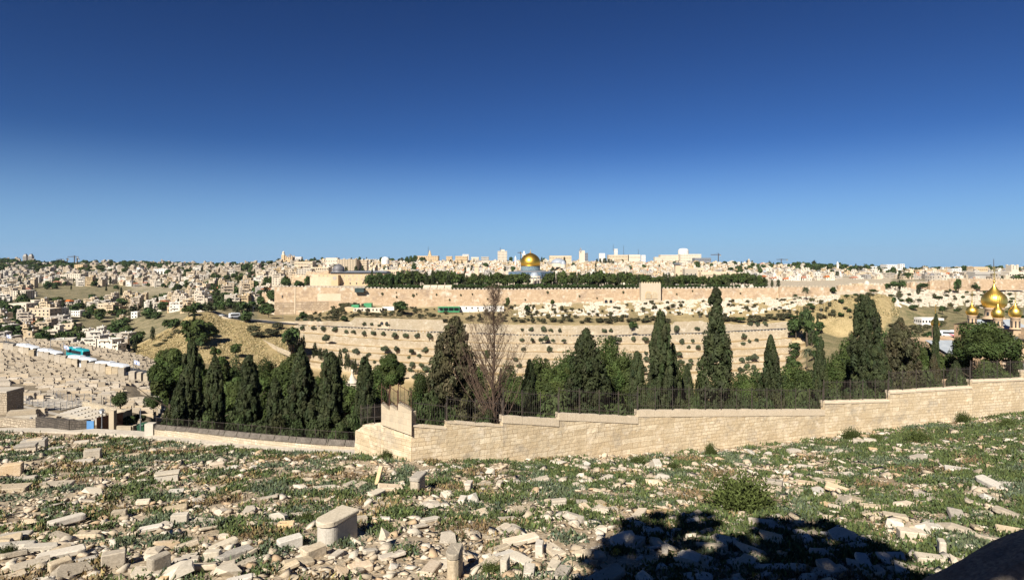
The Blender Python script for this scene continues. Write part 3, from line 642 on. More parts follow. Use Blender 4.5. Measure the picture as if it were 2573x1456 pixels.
PN = [  # px, top, width, depth, crown_from, label
 (427,868,100,88,.35,'round-headed pine at the edge of the cemetery, nearest the terraced graves'),
 (553,885,84,90,.30,'rounded dark pine between the dry hill and the cypress grove'),
 (590,925,60,84,.35,'low pine standing behind the middle of the grove'),
 (660,925,80,95,.35,'shadowed pine behind the shorter cypress of the grove'),
 (733,868,112,98,.25,'big pale green pine behind the tall broad-based cypress'),
 (868,945,80,98,.35,'pine beside the white cone tomb, its crown low and wide'),
 (980,880,80,122,.56,'single umbrella pine with bare trunk before the terraces'),
 (1295,925,70,92,.30,'small pine behind the brown dead foliage'),
 (1388,893,120,92,.25,'wide round green pine behind the wall, next to the small pointed cypress'),
 (1555,878,110,90,.25,'dark green pine next to the broad cypress behind the wall'),
 (1430,880,70,96,.3,'upper pine filling the gap behind the broad dark cypress'),
 (2106,872,96,98,.30,'yellow-green pine beside the tall blunt-tipped cypress'),
 (2315,852,90,108,.30,'dark pine in front of the lowest gold onion dome'),
 (2478,792,140,98,.45,'great umbrella pine spreading before the gold-domed church'),
 (2496,872,84,95,.12,'lower bushy pine under the great umbrella pine'),
 (495,890,70,92,.3,'pine crown rising right behind the slim cypress of the grove'),
 (1240,960,90,88,.2,'dull green pine hidden behind the dead tree'),
 (1880,930,90,104,.2,'low dark pine between the biggest cypress and the leafy green one'),
 (2000,905,110,112,.2,'broad dark pine before the date palm garden'),
 (2062,930,90,104,.2,'low pine under the thin garden cypress'),
 (2150,880,80,112,.25,'pine peeping out behind the tall blunt-tipped cypress'),
 (2225,850,90,118,.25,'tall leafy pine behind the loose ragged cypress'),
 (2290,890,90,100,.2,'low wide pine below the dark pine near the lowest gold dome'),
 (2385,870,60,108,.3,'slim pine before the church wing'),
 (1700,930,80,108,.2,'low pine behind the columnar cypress pair'),
 (1515,930,90,84,.2,'low dark pine between the broad cypress and the dark green pine'),
 (1340,945,80,100,.2,'low pine behind the small pointed cypress'),
 (620,945,70,100,.2,'dim pine deep in the grove behind the slim cypresses'),
 (700,905,80,108,.25,'tall pine deep in the grove'),
 (800,905,70,110,.25,'pine deep in the grove near the cone tomb'),
 (460,905,80,104,.25,'pine deep in the grove behind the round-headed one'),
 (935,960,60,90,.2,'low pine next to the slim bent-tipped cypress'),
 (1085,960,70,84,.2,'low pine under the thin ragged cypress'),
]
for i, (px, top, w, d, cf, lb) in enumerate(PN): near_tree('pine_tree', 'pine', px, top, w, d, lb, 'pine tree', i, crown_from=cf, trunk_r=0.3, limbs=8)

# the bare dead tree: long upswept branches, and a second tree of brown withered foliage
def dead_tree():
    d = 68; g = GD(1240, d); root = empty('dead_tree', g, 'tall bare dead tree with grey-brown upswept branches behind the wall', 'dead tree')
    H = (HZ - 722) / F * d - g.z; rg = random.Random(5); m = MB(); tw = MB()
    tk = MB(); pts = [Vector((0, 0, -.5))]
    for i in range(1, 9): pts.append(Vector((rg.uniform(-.1, .1), rg.uniform(-.1, .1), H * i / 8)))
    for i in range(8): tk.tube(pts[i], pts[i + 1], .26 * (1 - i / 8.6), .26 * (1 - (i + 1) / 8.6), 7, cap=False)
    tk.build('trunk', M['deadwood'], root)
    for i in range(120):
        t = rg.uniform(.18, .95); a = Vector((0, 0, H * t)); th = rg.uniform(0, 6.28); L = (1 - t) * H * .55 * rg.uniform(.6, 1.1) + .8
        sp = rg.uniform(.22, .62); pr = a; dirv = Vector((math.cos(th) * sp, math.sin(th) * sp, 1)).normalized(); r = .055 * (1.25 - t)
        for k in range(4):
            nx = pr + (dirv + Vector((math.cos(th), math.sin(th), 0)) * (.22 - .09 * k)) * L / 4
            m.tube(pr, nx, r * (1 - k * .2), r * (.8 - k * .2), 5, cap=False)
            for _ in range(5):
                q = pr.lerp(nx, rg.random()); e = Vector((rg.uniform(-1, 1), rg.uniform(-1, 1), rg.uniform(.3, 1.3))).normalized() * rg.uniform(.3, .9)
                tw.tube(q, q + e, .014, .005, 3, cap=False)
                for _ in range(2): tw.tube(q + e * .5, q + e * .5 + Vector((rg.uniform(-.3, .3), rg.uniform(-.3, .3), rg.uniform(0, .35))), .009, .004, 3, cap=False)
            pr = nx
    m.build('branches', M['deadwood'], root); tw.build('twigs', M['deadwood'], root)
dead_tree()
near_tree('dead_tree', 'x', 1262, 925, 100, 73, 'low withered tree of brown dead foliage beneath the bare dead tree', 'dead tree', 3,
          mesh=crown_mesh('crown', crown_blob(31, 9000, 60, 1.0, (.07, .15), .2, -.9), M['dead'], 4.9, 6.2, seed=3, leaf=0.07, elong=2.4, up=.5), crown_from=0.05)
# green undergrowth bushes right behind the wall and along the grove
BUSH = [(1075,1000,90,60),(1120,1010,70,62),(1040,1018,60,58),(1215,1030,60,66),(1390,1000,110,76),(1545,1000,120,78),(1850,980,80,76),(1930,985,90,78),(2010,978,70,80),(2105,965,80,84),(2180,960,90,84),(2260,940,110,88),(2330,935,70,88),(2420,935,50,90),
        (650,1050,70,66),(720,1040,80,66),(590,1040,60,70),(880,1030,60,64),(800,1045,60,66),(430,1030,60,74),(520,1040,60,72),(1740,985,60,76),(1310,1010,60,74),(940,1000,60,70),(850,1070,50,62)]
bm = [crown_mesh('leaves', crown_blob(100 + k, 7000, 30, .8, (.12, .24), .4, -.3), M['bush'], 4, 3.2, seed=k, leaf=0.10) for k in range(4)]
BL = ['dense green bush just behind the wall beside the stepped wing', 'dense green bush under the loose olive-brown cypress', 'leafy bush behind the foot of the stepped wing', 'leafy bush at the foot of the bare dead tree', 'green undergrowth bush below the wide round pine', 'green undergrowth bush below the dark green pine',
      'bush behind the fence beside the biggest bushy cypress', 'bush behind the fence below the leafy green cypress', 'bush behind the fence below the date palm', 'bush behind the fence below the yellow-green pine', 'bush behind the fence below the tall blunt-tipped cypress', 'bush behind the fence below the loose ragged cypress',
      'bush behind the fence below the yellowish cypress', 'bush behind the fence before the church colonnade', 'bush above the low fenced wall below the dark grove cypress', 'bush above the low fenced wall below the big pale green pine', 'bush above the low fenced wall below the low grove pine',
      'bush above the low fenced wall below the slim bent-tipped cypress', 'bush above the low fenced wall below the low tucked cypress', 'bush above the end pillar of the low wall', 'bush above the low fenced wall below the rounded dark pine', 'bush behind the fence between the columnar and the biggest cypress', 'bush below the small pointed cypress',
      'bush under the umbrella pine next to the stepped wing', 'bush touching the end of the low fenced wall']
for i, (px, top, w, d) in enumerate(BUSH):
    g = GD(px, d); H = (HZ - top) / F * d - g.z; root = empty('bush', g + Vector((0, 0, -.2)), BL[i], 'bush', 'bushes behind the boundary walls')
    c = link(bpy.data.objects.new('leaves', bm[i % 4]), root); c.scale = (w / F * d / 3.6, w / F * d / 3.6, max(.6, (H + .2) / 3.1)); c.rotation_euler = (0, 0, i * 1.3)

# a second, taller row of garden trees behind the first
PM = [crown_mesh('crown', crown_blob(700 + k, 13000, 50 + 8 * k, .75, (.08, .2), .4, -.7), M['pine' if k < 3 else 'broad'], 6, 9, seed=k, leaf=.085, elong=1.8, up=.3) for k in range(5)]
ROW2 = [(1062,930,74,100,'leafy tree in the second row beyond the stepped wing'),(1098,905,70,104,'tall leafy tree in the second row beside the loose olive-brown cypress'),(1198,930,84,98,'dark tree in the second row on the near side of the dead tree'),(1278,915,76,102,'dark tree in the second row on the far side of the dead tree'),(1310,948,60,106,'rounded tree in the second row by the small pointed cypress'),(1362,895,86,108,'wide tree in the second row behind the round green pine'),(1422,872,90,106,'tall tree in the second row before the broad dark cypress'),(1522,862,96,108,'tall tree in the second row after the broad dark cypress'),(1582,885,76,104,'tree in the second row next to the slender green cypress'),(1628,945,60,104,'low tree in the second row before the columnar cypress'),
 (1705,905,66,112,'tree in the second row between the columnar and the biggest cypress'),(1745,958,70,106,'low tree in the second row touching the biggest cypress'),(1858,950,70,110,'tree in the second row just past the biggest cypress'),(1895,925,76,116,'tree in the second row before the leafy green cypress'),(1975,940,70,112,'tree in the second row past the leafy green cypress'),(2030,948,70,108,'low tree in the second row by the date palm'),(2088,880,82,112,'wide tree in the second row after the thin garden cypress'),(2128,868,84,118,'tall tree in the second row before the tall blunt-tipped cypress'),(2222,832,88,112,'tall tree in the second row after the tall blunt-tipped cypress'),(2298,842,92,114,'tall tree in the second row after the loose ragged cypress'),(2338,868,76,110,'tree in the second row under the lowest gold dome'),(2382,872,60,106,'tree in the second row before the church colonnade'),(2424,885,60,102,'tree in the second row under the edge of the umbrella pine'),
 (2552,872,50,100,'small tree in the second row before the church wall'),(600,905,80,104,'tree in the second row inside the cypress grove'),(655,900,84,108,'tall tree in the second row beneath the dry hill'),(850,925,70,108,'tree in the second row near the cone tomb'),(945,940,60,104,'low tree in the second row by the slim bent-tipped cypress')]
for i, (px, top, w, d, lb) in enumerate(ROW2):
    g = GD(px, d); H = (HZ - top) / F * d - g.z; r = empty('garden_tree', g, lb, 'tree', 'second row of garden trees'); c = link(bpy.data.objects.new('crown', PM[i % 5]), r); W_ = w / F * d; cf = .22
    c.scale = (W_ / 5.3, W_ / 5.3, H * (1 - cf) / 8.4); c.location = (0, 0, H * cf); c.rotation_euler = (0, 0, i * 1.1); link(bpy.data.objects.new('trunk', trunk_mesh('trunk', H * .6, .24, .1, 5, i)), r)
# ------------------------------------------------------------------ terraces: retaining walls, road, olive trees
M['terrace'] = mat_masonry('terrace_fieldstone', (0.49,0.405,0.285), (0.60,0.52,0.40), (0.28,0.22,0.14), 1.1, 0.6, 0.09, stain=(0.32,0.24,0.15), stain_amt=0.7, stain_scale=0.14, bmp=0.08, white=(0.62,0.55,0.44))
def strip_wall(name, tops, bots, label, mat='terrace', thick=0.5, cap=True, jag=0.25, cat='retaining wall', group=None, steps=9):
    """wall along (px, py, d) tops, standing on (px, py, d) bottoms"""
    m = MB(); u = 0.0; pts = []
    T = [P(*t) for t in tops]; B = [P(*b) for b in bots]
    for i in range(len(T) - 1):
        for k in range(steps):
            t = k / steps; a = T[i].lerp(T[i + 1], t); b = B[i].lerp(B[i + 1], t); a.z += mnoise.noise((a.x * .3, a.y * .3, 7)) * jag; pts.append((a, b))
    pts.append((T[-1], B[-1]))
    for (a, b), (a2, b2) in zip(pts, pts[1:]):
        L = (a2 - a).length; dn = Vector((0, 0, -0.4)); bk = Vector((0, thick, 0))
        m.poly([b + dn, b2 + dn, a2, a], 0, [(u, b.z - .4), (u + L, b2.z - .4), (u + L, a2.z), (u, a.z)])
        m.poly([a, a2, a2 + bk, a + bk], 0, [(u, 0), (u + L, 0), (u + L, thick), (u, thick)])
        m.poly([a + bk, a2 + bk, b2 + bk + dn, b + bk + dn], 0, [(u, a.z), (u + L, a2.z), (u + L, b2.z), (u, b.z)]); u += L
    for a, b in (pts[0], pts[-1]):
        bk = Vector((0, thick, 0)); m.poly([b, a, a + bk, b + bk], 0, [(0, b.z), (0, a.z), (thick, a.z), (thick, b.z)])
    o = m.build(name, M[mat]); tag(o, label, cat, group, 'thing'); return o
TWL = {1: 'upper terrace wall of pale fieldstone holding up the asphalt road', 2: 'terrace wall of pale fieldstone below the upper row of olive trees', 3: 'third fieldstone terrace wall down from the road', 4: 'middle fieldstone terrace wall, fourth down from the road', 5: 'fieldstone terrace wall, fifth down from the road', 6: 'lowest fieldstone terrace wall at the valley bottom'}
for k, (d, bot, top) in TW.items():
    strip_wall('terrace_wall', [(x, y, d - .35) for x, y in zip(TX, top)], [(x, y + .5, d - .35) for x, y in zip(TX, bot)], TWL[k], group='terrace walls', jag=.6, steps=24)
dw = [(x, at_row(rin, x)[1] + 0.0) for x in (740, 800, 880, 892, 1030, 1112, 1114, 1290, 1430, 1545, 1690, 1695, 1760, 1800, 1880, 1990)]
strip_wall('roadside_wall', [(x, y, 425.3) for x, y in W0TOP], [(x, y + 1, 425.3) for x, y in dw], 'uneven pale stone wall along the inner side of the valley road', jag=0.5)
# the road itself with a kerb of white guard stones
m = MB(); xs = list(range(746, 1996, 10)); r0 = []; 
for x in xs:
    d, z = zr(EDGE_ALL, x); a = P(x, HZ - z / d * F, d); r0.append([a + Vector((0, .5, .05)), a + Vector((0, 8.2, .05))])
m.grid(r0); o = m.build('road', M['asphalt']); tag(o, 'asphalt road along the top of the terraces', 'road', kind='structure')
gs = MB(); gs.box((0, 0, 0), (0.8, 0.45, 0.55), 0); gsm = gs.mesh('guard_stone', M['stone_white']); first = None; x = 748
while x < 1990:
    d, z = zr(EDGE_ALL, x); a = P(x, HZ - z / d * F, d + .1)
    o = link(bpy.data.objects.new('guard_stone', gsm)); o.location = a; tag(o, 'small white guard stone on the outer edge of the valley road', 'guard stone', 'white guard stones along the valley road', 'thing'); x += 8.3
# road that climbs past the hill crest, its white parapet wall, and the diagonal wall down the hill
strip_wall('parapet_wall', [(557,793,423),(580,801,423),(600,805,422),(640,809,421),(690,815,419),(735,818,417)], [(557,800,423),(580,811,423),(600,820,422),(640,826,421),(690,828,419),(735,832,417)], 'bright plastered parapet wall carrying the road around the dry hill', 'rubblewall', jag=0)
strip_wall('boundary_hill_wall', [(600,818,418),(622,832,405),(650,848,385),(680,862,365),(705,874,350),(730,884,338)], [(600,826,418),(622,842,405),(650,858,385),(680,872,365),(705,884,350),(730,895,338)], 'pale stone wall running down the side of the dry grass hill', jag=.3)
m = MB(); rr = []
for x, y, d in [(528,783,436),(545,788,434),(560,793.5,432),(580,798,430),(610,803,428),(650,806.5,427),(700,812,425),(748,814.5,424)]:
    a = P(x, y, d); rr.append([a + Vector((-1, -3.5, .35)), a + Vector((1, 4.5, .35))])
m.grid(rr); m.grid([[p + Vector((0, 0, -1.5)) for p in r] for r in rr]); o = m.build('road', M['asphalt']); tag(o, 'asphalt road rounding the dry hill', 'road', kind='structure')

def z2(x, y, ox=820, oy=960): return ((x / 3.138 + ox) / 1.592, (y / 3.138 + oy) / 1.592)
def q2(x, y, ox=1024, oy=1300): return ((x / 2.511 + ox) / 1.592, (y / 2.511 + oy) / 1.592)
ol_m = [crown_mesh('crown', crown_blob(200 + k, 1300, 16, .8, (.16, .3), .35, -.5), M['olive'], 1, 1, seed=k, leaf=.052) for k in range(5)]
ol_t = [trunk_mesh('trunk', .5, .055, .03, 3, k, .5) for k in range(2)]
OLV = []
for x, y, s in [(1225,1155,1.2),(1370,1160,1.1),(1490,1170,1.3),(1635,1180,1.4),(1775,1190,.9),(1868,1200,1),(1995,1215,1.1),(2118,1220,1.3),(2247,1230,1.2),(2380,1245,1.2),(2525,1250,1.3),(1520,1300,1.5)]: OLV.append(z2(x, y) + (s, 'tree on the ledge under the road wall'))
for x, y, s in [(95,1255,1.3),(243,1262,1.3),(382,1270,.9),(1405,1290,.9),(1535,1295,.9),(1640,1300,1),(1700,1300,1.4),(1795,1300,.9),(1930,1300,.9),(2530,1310,1.6)]: OLV.append(z2(x, y, 1640) + (s, 'tree on the ledge under the road wall'))
for x, y, s in [(10,1310,1.3),(62,1295,1),(230,1290,1.1),(380,1295,1.2),(840,1320,1.1),(980,1305,.8),(1618,1245,1.1)]: OLV.append(z2(x, y, 2460) + (s, 'tree on the ledge under the road wall'))
for x, y, s, ox in [(1168,1055,1,820),(1258,1055,.9,820),(1347,1063,.8,820),(1425,1068,.9,820),(2000,1112,1,820),(2095,1117,.9,820),(2190,1122,.8,820),(2295,1125,1,820),(1410,1185,.9,1640),(1520,1190,1.1,1640),(1675,1197,1.3,1640),(1768,1197,1,1640),(1877,1197,1,1640),(2440,1207,1.1,1640),(2525,1207,1.1,1640),(775,1192,1.3,2460),(1030,1175,1,2460),(1700,1127,1.2,2460),(1790,1125,1.1,2460),(1885,1125,1.2,2460)]: OLV.append(z2(x, y - 22, ox) + (s, 'tree standing at the inner edge of the valley road'))
for x, y, s, ox in [(705,182,1.2,1024),(1295,288,1.4,1024),(1412,288,1.2,1024),(1560,300,1.1,1024),(1700,298,1.3,1024),(1640,345,1,1024),(1132,332,1,1024),(1005,318,1.3,1024),(895,302,1.1,1024),(1540,355,.8,1024),(1570,440,1.1,1024),(1660,440,1,1024),(1600,570,1.2,1024),(1680,600,1.1,1024),(1550,492,1.1,1024),(1470,542,1.1,1024),(1710,490,1.3,1024),(1190,402,.8,1024),
    (115,282,1,2048),(375,297,1.3,2048),(35,390,1.1,2048),(75,450,1,2048),(340,390,1,2048),(1345,320,.9,2048),(1275,362,1.2,2048),(1350,390,1.2,2048),(1395,462,1.2,2048),(1330,500,1.3,2048),(1685,332,1.1,2048),(1800,402,1,2048),(1780,457,1.3,2048),(1700,417,1.2,2048),(1775,252,.9,2048),(1710,212,1,2048),(1815,192,.8,2048),(1870,257,1,2048),(2320,217,.9,2048),(2385,202,1,2048),(2455,187,.9,2048),(2330,150,1,2048),
    (2310,400,1.2,2048),(2380,385,1.2,2048),(2440,372,1.3,2048),(2300,500,1.2,2048),(2360,470,1.2,2048),(2430,470,1.1,2048),(2450,540,1.1,2048),(2280,560,1.1,2048),(1880,430,1,2048)]: OLV.append(q2(x, y, ox) + (s, None))
LANDT = [(700,'beside the hill wall'),(900,'below the leaden-domed mosque'),(1030,'above the umbrella pine'),(1200,'near the loose olive-brown cypress'),(1340,'near the bare dead tree'),(1480,'behind the broad dark cypress'),(1640,'near the tall columnar cypress'),(1770,'between the columnar and the biggest cypress'),(1900,'beside the biggest bushy cypress'),(2010,'near the leafy green cypress'),(2600,'in the lower garden')]
def near_land(px):
    for x, t in LANDT:
        if px < x: return t
for i, (px, py, s, where) in enumerate(OLV):
    g = G(px, py, 280, 470)
    terrace = 'inner edge' if where and 'inner' in where else ('upper ledge' if where else ('middle terraces' if py < 900 else 'lower terraces'))
    lb = f"{'large' if s > 1.15 else ('small' if s < .95 else 'rounded')} olive tree {'at the roadside' if terrace == 'inner edge' else 'on the ' + terrace} {near_land(px)}"
    r = empty('olive_tree', g, lb, 'olive tree', 'olive trees on the terraces'); k = 3.4 * s
    c = link(bpy.data.objects.new('crown', ol_m[i % 5]), r); c.scale = (k * RNG.uniform(.9, 1.15), k, k * RNG.uniform(.95, 1.2)); c.location = (0, 0, k * .22); c.rotation_euler = (0, 0, i * .9)
    t = link(bpy.data.objects.new('trunk', ol_t[i % 2]), r); t.scale = (k,) * 3

# ------------------------------------------------------------------ the city wall
M['citywall'] = mat_masonry('city_wall_stone', (0.46,0.33,0.21), (0.58,0.45,0.31), (0.31,0.22,0.145), 1.8, 1.0, 0.07, stain=(0.27,0.20,0.145), stain_amt=0.85, stain_scale=0.09, bmp=0.08, white=(0.66,0.57,0.46))
def city_wall(name, pts, label, merlon=True, thick=2.5, mw=1.5, gap=1.4, mh=1.1, mat='citywall', group=None):
    """pts: (px, top py, bottom py, d)"""
    root = empty(name, P(pts[0][0], pts[0][2], pts[0][3]), label, 'city wall', group); m = MB(); b = MB(); u = 0.0
    for (x0, t0, b0, d0), (x1, t1, b1, d1) in zip(pts, pts[1:]):
        A, B = P(x0, t0, d0), P(x1, t1, d1); L = (B - A).length; zb0, zb1 = P(x0, b0 + 4, d0).z, P(x1, b1 + 4, d1).z; e = (B - A).normalized(); bk = Vector((-e.y, e.x, 0)).normalized() * thick
        if bk.y < 0: bk = -bk
        n = max(1, int(L / 4)); nz = 8; rows = []
        for i in range(n + 1):
            t = i / n; q = A.lerp(B, t); zb = zb0 + (zb1 - zb0) * t
            rows.append([Vector((q.x, q.y + mnoise.noise((q.x * .2, k * 1.3, q.y * .2)) * .12 - (1 - k / nz) * 0.9, zb + (q.z - zb) * k / nz)) for k in range(nz + 1)])
        for i in range(n):
            for k in range(nz):
                w0, w1 = u + L * i / n, u + L * (i + 1) / n
                m.poly([rows[i][k], rows[i + 1][k], rows[i + 1][k + 1], rows[i][k + 1]], 0, [(w0, rows[i][k].z), (w1, rows[i + 1][k].z), (w1, rows[i + 1][k + 1].z), (w0, rows[i][k + 1].z)])
        m.poly([A, B, B + bk, A + bk], 0, [(u, 0), (u + L, 0), (u + L, thick), (u, thick)])
        m.poly([B + bk, A + bk, Vector((A.x + bk.x, A.y + bk.y, zb0)), Vector((B.x + bk.x, B.y + bk.y, zb1))], 0, [(u + L, B.z), (u, A.z), (u, zb0), (u + L, zb1)])
        for C_, zz, r in ((A, zb0, 0), (B, zb1, n)): m.poly(rows[r] + [C_ + bk, Vector((C_.x + bk.x, C_.y + bk.y, zz))], 0, [(0, p.z) for p in rows[r]] + [(thick, C_.z), (thick, zz)])
        if merlon:
            k = max(1, int(L / (mw + gap)))
            for i in range(k):
                q = A.lerp(B, (i + .5) / k); b.box((q.x + bk.x * .12, q.y + bk.y * .12, q.z + .003), (mw * (L / (mw + gap)) / k, .55, mh * RNG.uniform(.85, 1.1)), 0, math.atan2(e.y, e.x))
        u += L
    m.wb('stonework', M[mat], root)
    if merlon: b.wb('battlement', M['stone_white'] if mat == 'x' else M['stone'], root)
    return root
CW = [(690,720.5,790,499),(745,720.5,789,499),(800,721,787,499),(830,721.5,777,498),(900,724,764,497),(1030,726,768,497),(1110,727,768,497),(1290,727.5,761,497),(1545,725.5,757,497),(1700,724.5,752,497),(1850,723.5,748,497),(1958,722.5,745,497)]
cw0 = city_wall('city_wall', CW, 'long crenellated golden city wall in front of the tree-lined esplanade')
def cwz(px): x, t, b, dd = zip(*CW); D = float(np.interp(px, x, dd)); return D, (HZ - np.interp(px, x, t)) / F * D, (HZ - np.interp(px, x, b) - 4) / F * D
def on_wall(px, py, pr=0.0): D, zt, zb = cwz(px); z_ = (HZ - py) / F * D; return Vector(((px - CX) / F * D, D - .9 * (1 - (z_ - zb) / (zt - zb)) - .14 - pr, z_))
M['bigashlar'] = mat_masonry('ancient_big_blocks', (0.36,0.27,0.175), (0.54,0.43,0.31), (0.17,0.125,0.085), 3.0, 1.25, 0.16, stain=(0.25,0.19,0.14), stain_amt=0.8, stain_scale=0.12, bmp=0.2)
for nm, mt, x0, x1, y0, y1 in (('ancient_courses', 'bigashlar', 691, 741, 759, 790), ('ancient_courses', 'bigashlar', 744, 826, 757, 779), ('plain_panel', 'wall_panel', 798, 857, 737, 756), ('buttress', 'wall_panel', 740.5, 743.5, 722, 788)):
    M['wall_panel'] = M.get('wall_panel') or mat_noise('pale_repair', (0.50,0.395,0.275), (0.58,0.475,0.35), .15, fine=.1)
    m = MB(); X = np.linspace(x0, x1, 8); m.grid([[on_wall(x, y, .06 if nm != 'buttress' else .3) for x in X] for y in np.linspace(y1, y0, 5)])
    for f_, v in zip(range(len(m.f)), m.f): m.uv[f_] = [(m.v[k][0], m.v[k][2]) for k in v]
    m.wb(nm, M[mt], cw0)
m = MB(); q = on_wall(710, 748); m.box((q.x, q.y + .2, q.z), (1.1, .5, 2.2)); m.wb('slit_window', M['iron'], cw0)
city_wall('city_wall', [(1958,720.5,746,495.5),(2084,721.5,743,499)], 'slightly taller crenellated wall length with palm trees before it')
city_wall('city_wall', [(2084,726,742,506),(2106,726,742,508)], 'short lowered length of wall beneath the dark roofed hall')
city_wall('city_wall', [(2106,717.5,741,510),(2224,717.5,741,514)], 'crenellated wall in front of the low pale domed building')
city_wall('city_wall', [(658,736,774,514),(692,736.5,790,508)], 'low crenellated wall stub behind the tall wall corner', mw=1.1, gap=1.1)
city_wall('city_wall', [(2224,712,734,600),(2290,711,732,610)], 'wall length half hidden by leafy trees, beyond the slope road')
city_wall('city_wall', [(2289,709,733,604),(2301,708.5,733,604)], 'square wall tower at the bend of the far wall')
city_wall('city_wall', [(2301,710,731,612),(2337,709,730,616)], 'wall length between the two far square towers')
city_wall('city_wall', [(2336,705,730,610),(2348,705,730,610),(2384,704.5,728,614)], 'tall wall length behind the dark round trees')
city_wall('city_wall', [(2386,700.5,728,620),(2422,701,728,624),(2452,701,726,628),(2514,701.5,724,632),(2580,702,724,636)], 'far wall length behind the gold main dome')
city_wall('city_wall', [(770,681,696,640),(800,684,697,636),(826,679,697,632)], 'curved wall length climbing behind the cypress below the domed abbey')
city_wall('city_wall', [(734,690,706,610),(760,691,706,606),(780,695,707,604)], 'low wall length beneath the many-windowed white school')
# pale replastered patch, gate tower
m = MB(); A, B = P(797, 736, 496.6), P(856, 736, 496.6); 
def wbox(mb, x0, x1, y0, y1, d, depth, m=0, proud=0):
    a, b = P(x0, y0, d), P(x1, y1, d); mb.box(((a.x + b.x) / 2, d + depth / 2, b.z), (b.x - a.x, depth, a.z - b.z), m)
gt = empty('gate_tower', P(1635, 757, 492), 'walled-up double-arched gate tower projecting from the city wall', 'gate')
m = MB(); wbox(m, 1610.5, 1660.5, 711.5, 762, 491, 7); m.wb('tower', M['stone'], gt)
b = MB(); a0, a1 = P(1610.5, 711.5, 491), P(1660.5, 711.5, 491)
for i in range(8): q = a0.lerp(a1, (i + .5) / 8); b.box((q.x, q.y + .5, q.z + .003), (1.1, .6, 1.0))
b.wb('battlement', M['stone'], gt)
def arch(mb, cx, by, r, h, d, depth, m=0, n=10):
    """filled round-headed arch plate facing the camera: centre column px cx, base py by"""
    c = P(cx, by, d); pts = [Vector((c.x - r, d, c.z)), Vector((c.x + r, d, c.z))] + [Vector((c.x + r * math.cos(t), d, c.z + h + r * math.sin(t))) for t in [math.pi * i / n for i in range(n + 1)]]
    bk = [p + Vector((0, depth, 0)) for p in pts]; mb.poly(pts, m); mb.poly(bk[::-1], m); k = len(pts)
    for i in range(k): mb.poly([pts[i], bk[i], bk[(i + 1) % k], pts[(i + 1) % k]][::-1], m)
for cx, nm in ((1629.5, 'arch'), (1645.5, 'arch')):
    m = MB(); arch(m, cx, 750, 2.65, 3.3, 490.75, .5, 0); m.wb(nm, M['stone_ochre'], gt)
    m = MB(); arch(m, cx, 750, 2.0, 3.1, 490.55, .5, 0); m.wb('blocked_door', M['stone'], gt)
m = MB(); wbox(m, 1624, 1652, 738.2, 739.4, 490.6, .5); m.wb('cornice', M['stone_white'], gt)
# black covered gallery hanging on the wall, canvas awnings on it
gl = empty('gallery_box', P(905, 735, 494), 'dark green covered work gallery hung on top of the city wall', 'scaffold')
m = MB(); wbox(m, 891, 914, 723.5, 734, 493, 3.5); m.wb('hoarding', mat_noise('dark_tarpaulin', (.03,.05,.05), (.05,.07,.07), .3), gl)
m = MB(); wbox(m, 912, 921.5, 730, 732, 493.5, 2.5); m.wb('platform', M['iron'], gl)
for i in range(4):
    m = MB(); a, b = P(1064 + i * 18, 716, 503), P(1080.5 + i * 18, 722, 503)
    m.poly([(a.x, 500, b.z), (b.x, 500, b.z), (b.x, 506, a.z), (a.x, 506, a.z)]); m.poly([(a.x, 500, b.z - .25), (b.x, 500, b.z - .25), (b.x, 506, a.z - .25), (a.x, 506, a.z - .25)][::-1])
    m.box(((a.x + b.x) / 2, 500.1, b.z - 3.5), (b.x - a.x, .15, 3.4))
    o = m.build('awning', mat_noise('canvas', (.55,.45,.32), (.6,.5,.38), .3)); tag(o, 'sand-coloured canvas awning behind the top of the city wall', 'awning', 'canvas awnings on the wall walk', 'thing')

cb_ = crown_mesh('leaves', crown_blob(950, 500, 12, 1.1, (.15, .3), .3, -.9), M['scrub'], 1, 1, leaf=.07)
for px, py, s in ((961,737,4),(997,745,3),(996,734,2),(1039,741,4.5),(1047,738,2.5),(1097,739,3),(1158,740,3),(1187,738,2.5),(1253,729,3.5),(1376,733,4),(1456,743,3),(1566,733,3.5),(1500,748,2.5),(1320,752,2.5),(1225,750,2.5),(1130,752,3),(1700,738,2.5),(1740,730,2.5),(1800,741,2.5),(1860,736,2.5)):
    o = link(bpy.data.objects.new('wall_shrub', cb_)); o.location = on_wall(px, py) + Vector((0, 0, -s / 2)); o.scale = (s * .55, .9, s * .75); tag(o, 'dark caper shrub growing out of the face of the city wall', 'shrub', 'shrubs on the city wall', 'thing')
# ------------------------------------------------------------------ landmark buildings
M['wall_cream'] = mat_noise('cream_stone', (0.52,0.41,0.28), (0.60,0.50,0.37), 0.12, coord='object', fine=0.12)
M['wall_pale'] = mat_noise('pale_stone', (0.57,0.49,0.38), (0.64,0.57,0.46), 0.12, coord='object', fine=0.1)
M['wall_white'] = mat_noise('white_render', (0.66,0.62,0.56), (0.74,0.70,0.65), 0.1, coord='object', fine=0.08)
M['wall_gold'] = mat_noise('golden_stone', (0.50,0.36,0.21), (0.57,0.43,0.28), 0.15, coord='object', fine=0.12)
M['wall_grey'] = mat_noise('grey_concrete', (0.36,0.33,0.29), (0.45,0.42,0.37), 0.1, coord='object', fine=0.1)
M['roof_flat'] = mat_noise('flat_roof', (0.48,0.44,0.38), (0.60,0.56,0.50), 0.2, coord='object', fine=0.2)
M['slate'] = mat_noise('slate_roof', (0.13,0.14,0.16), (0.19,0.20,0.22), 0.5, 0.6, coord='object')
M['bluegrey'] = mat_noise('blue_grey_dome', (0.25,0.28,0.32), (0.33,0.36,0.40), 0.4, 0.5, 0.1, coord='object')
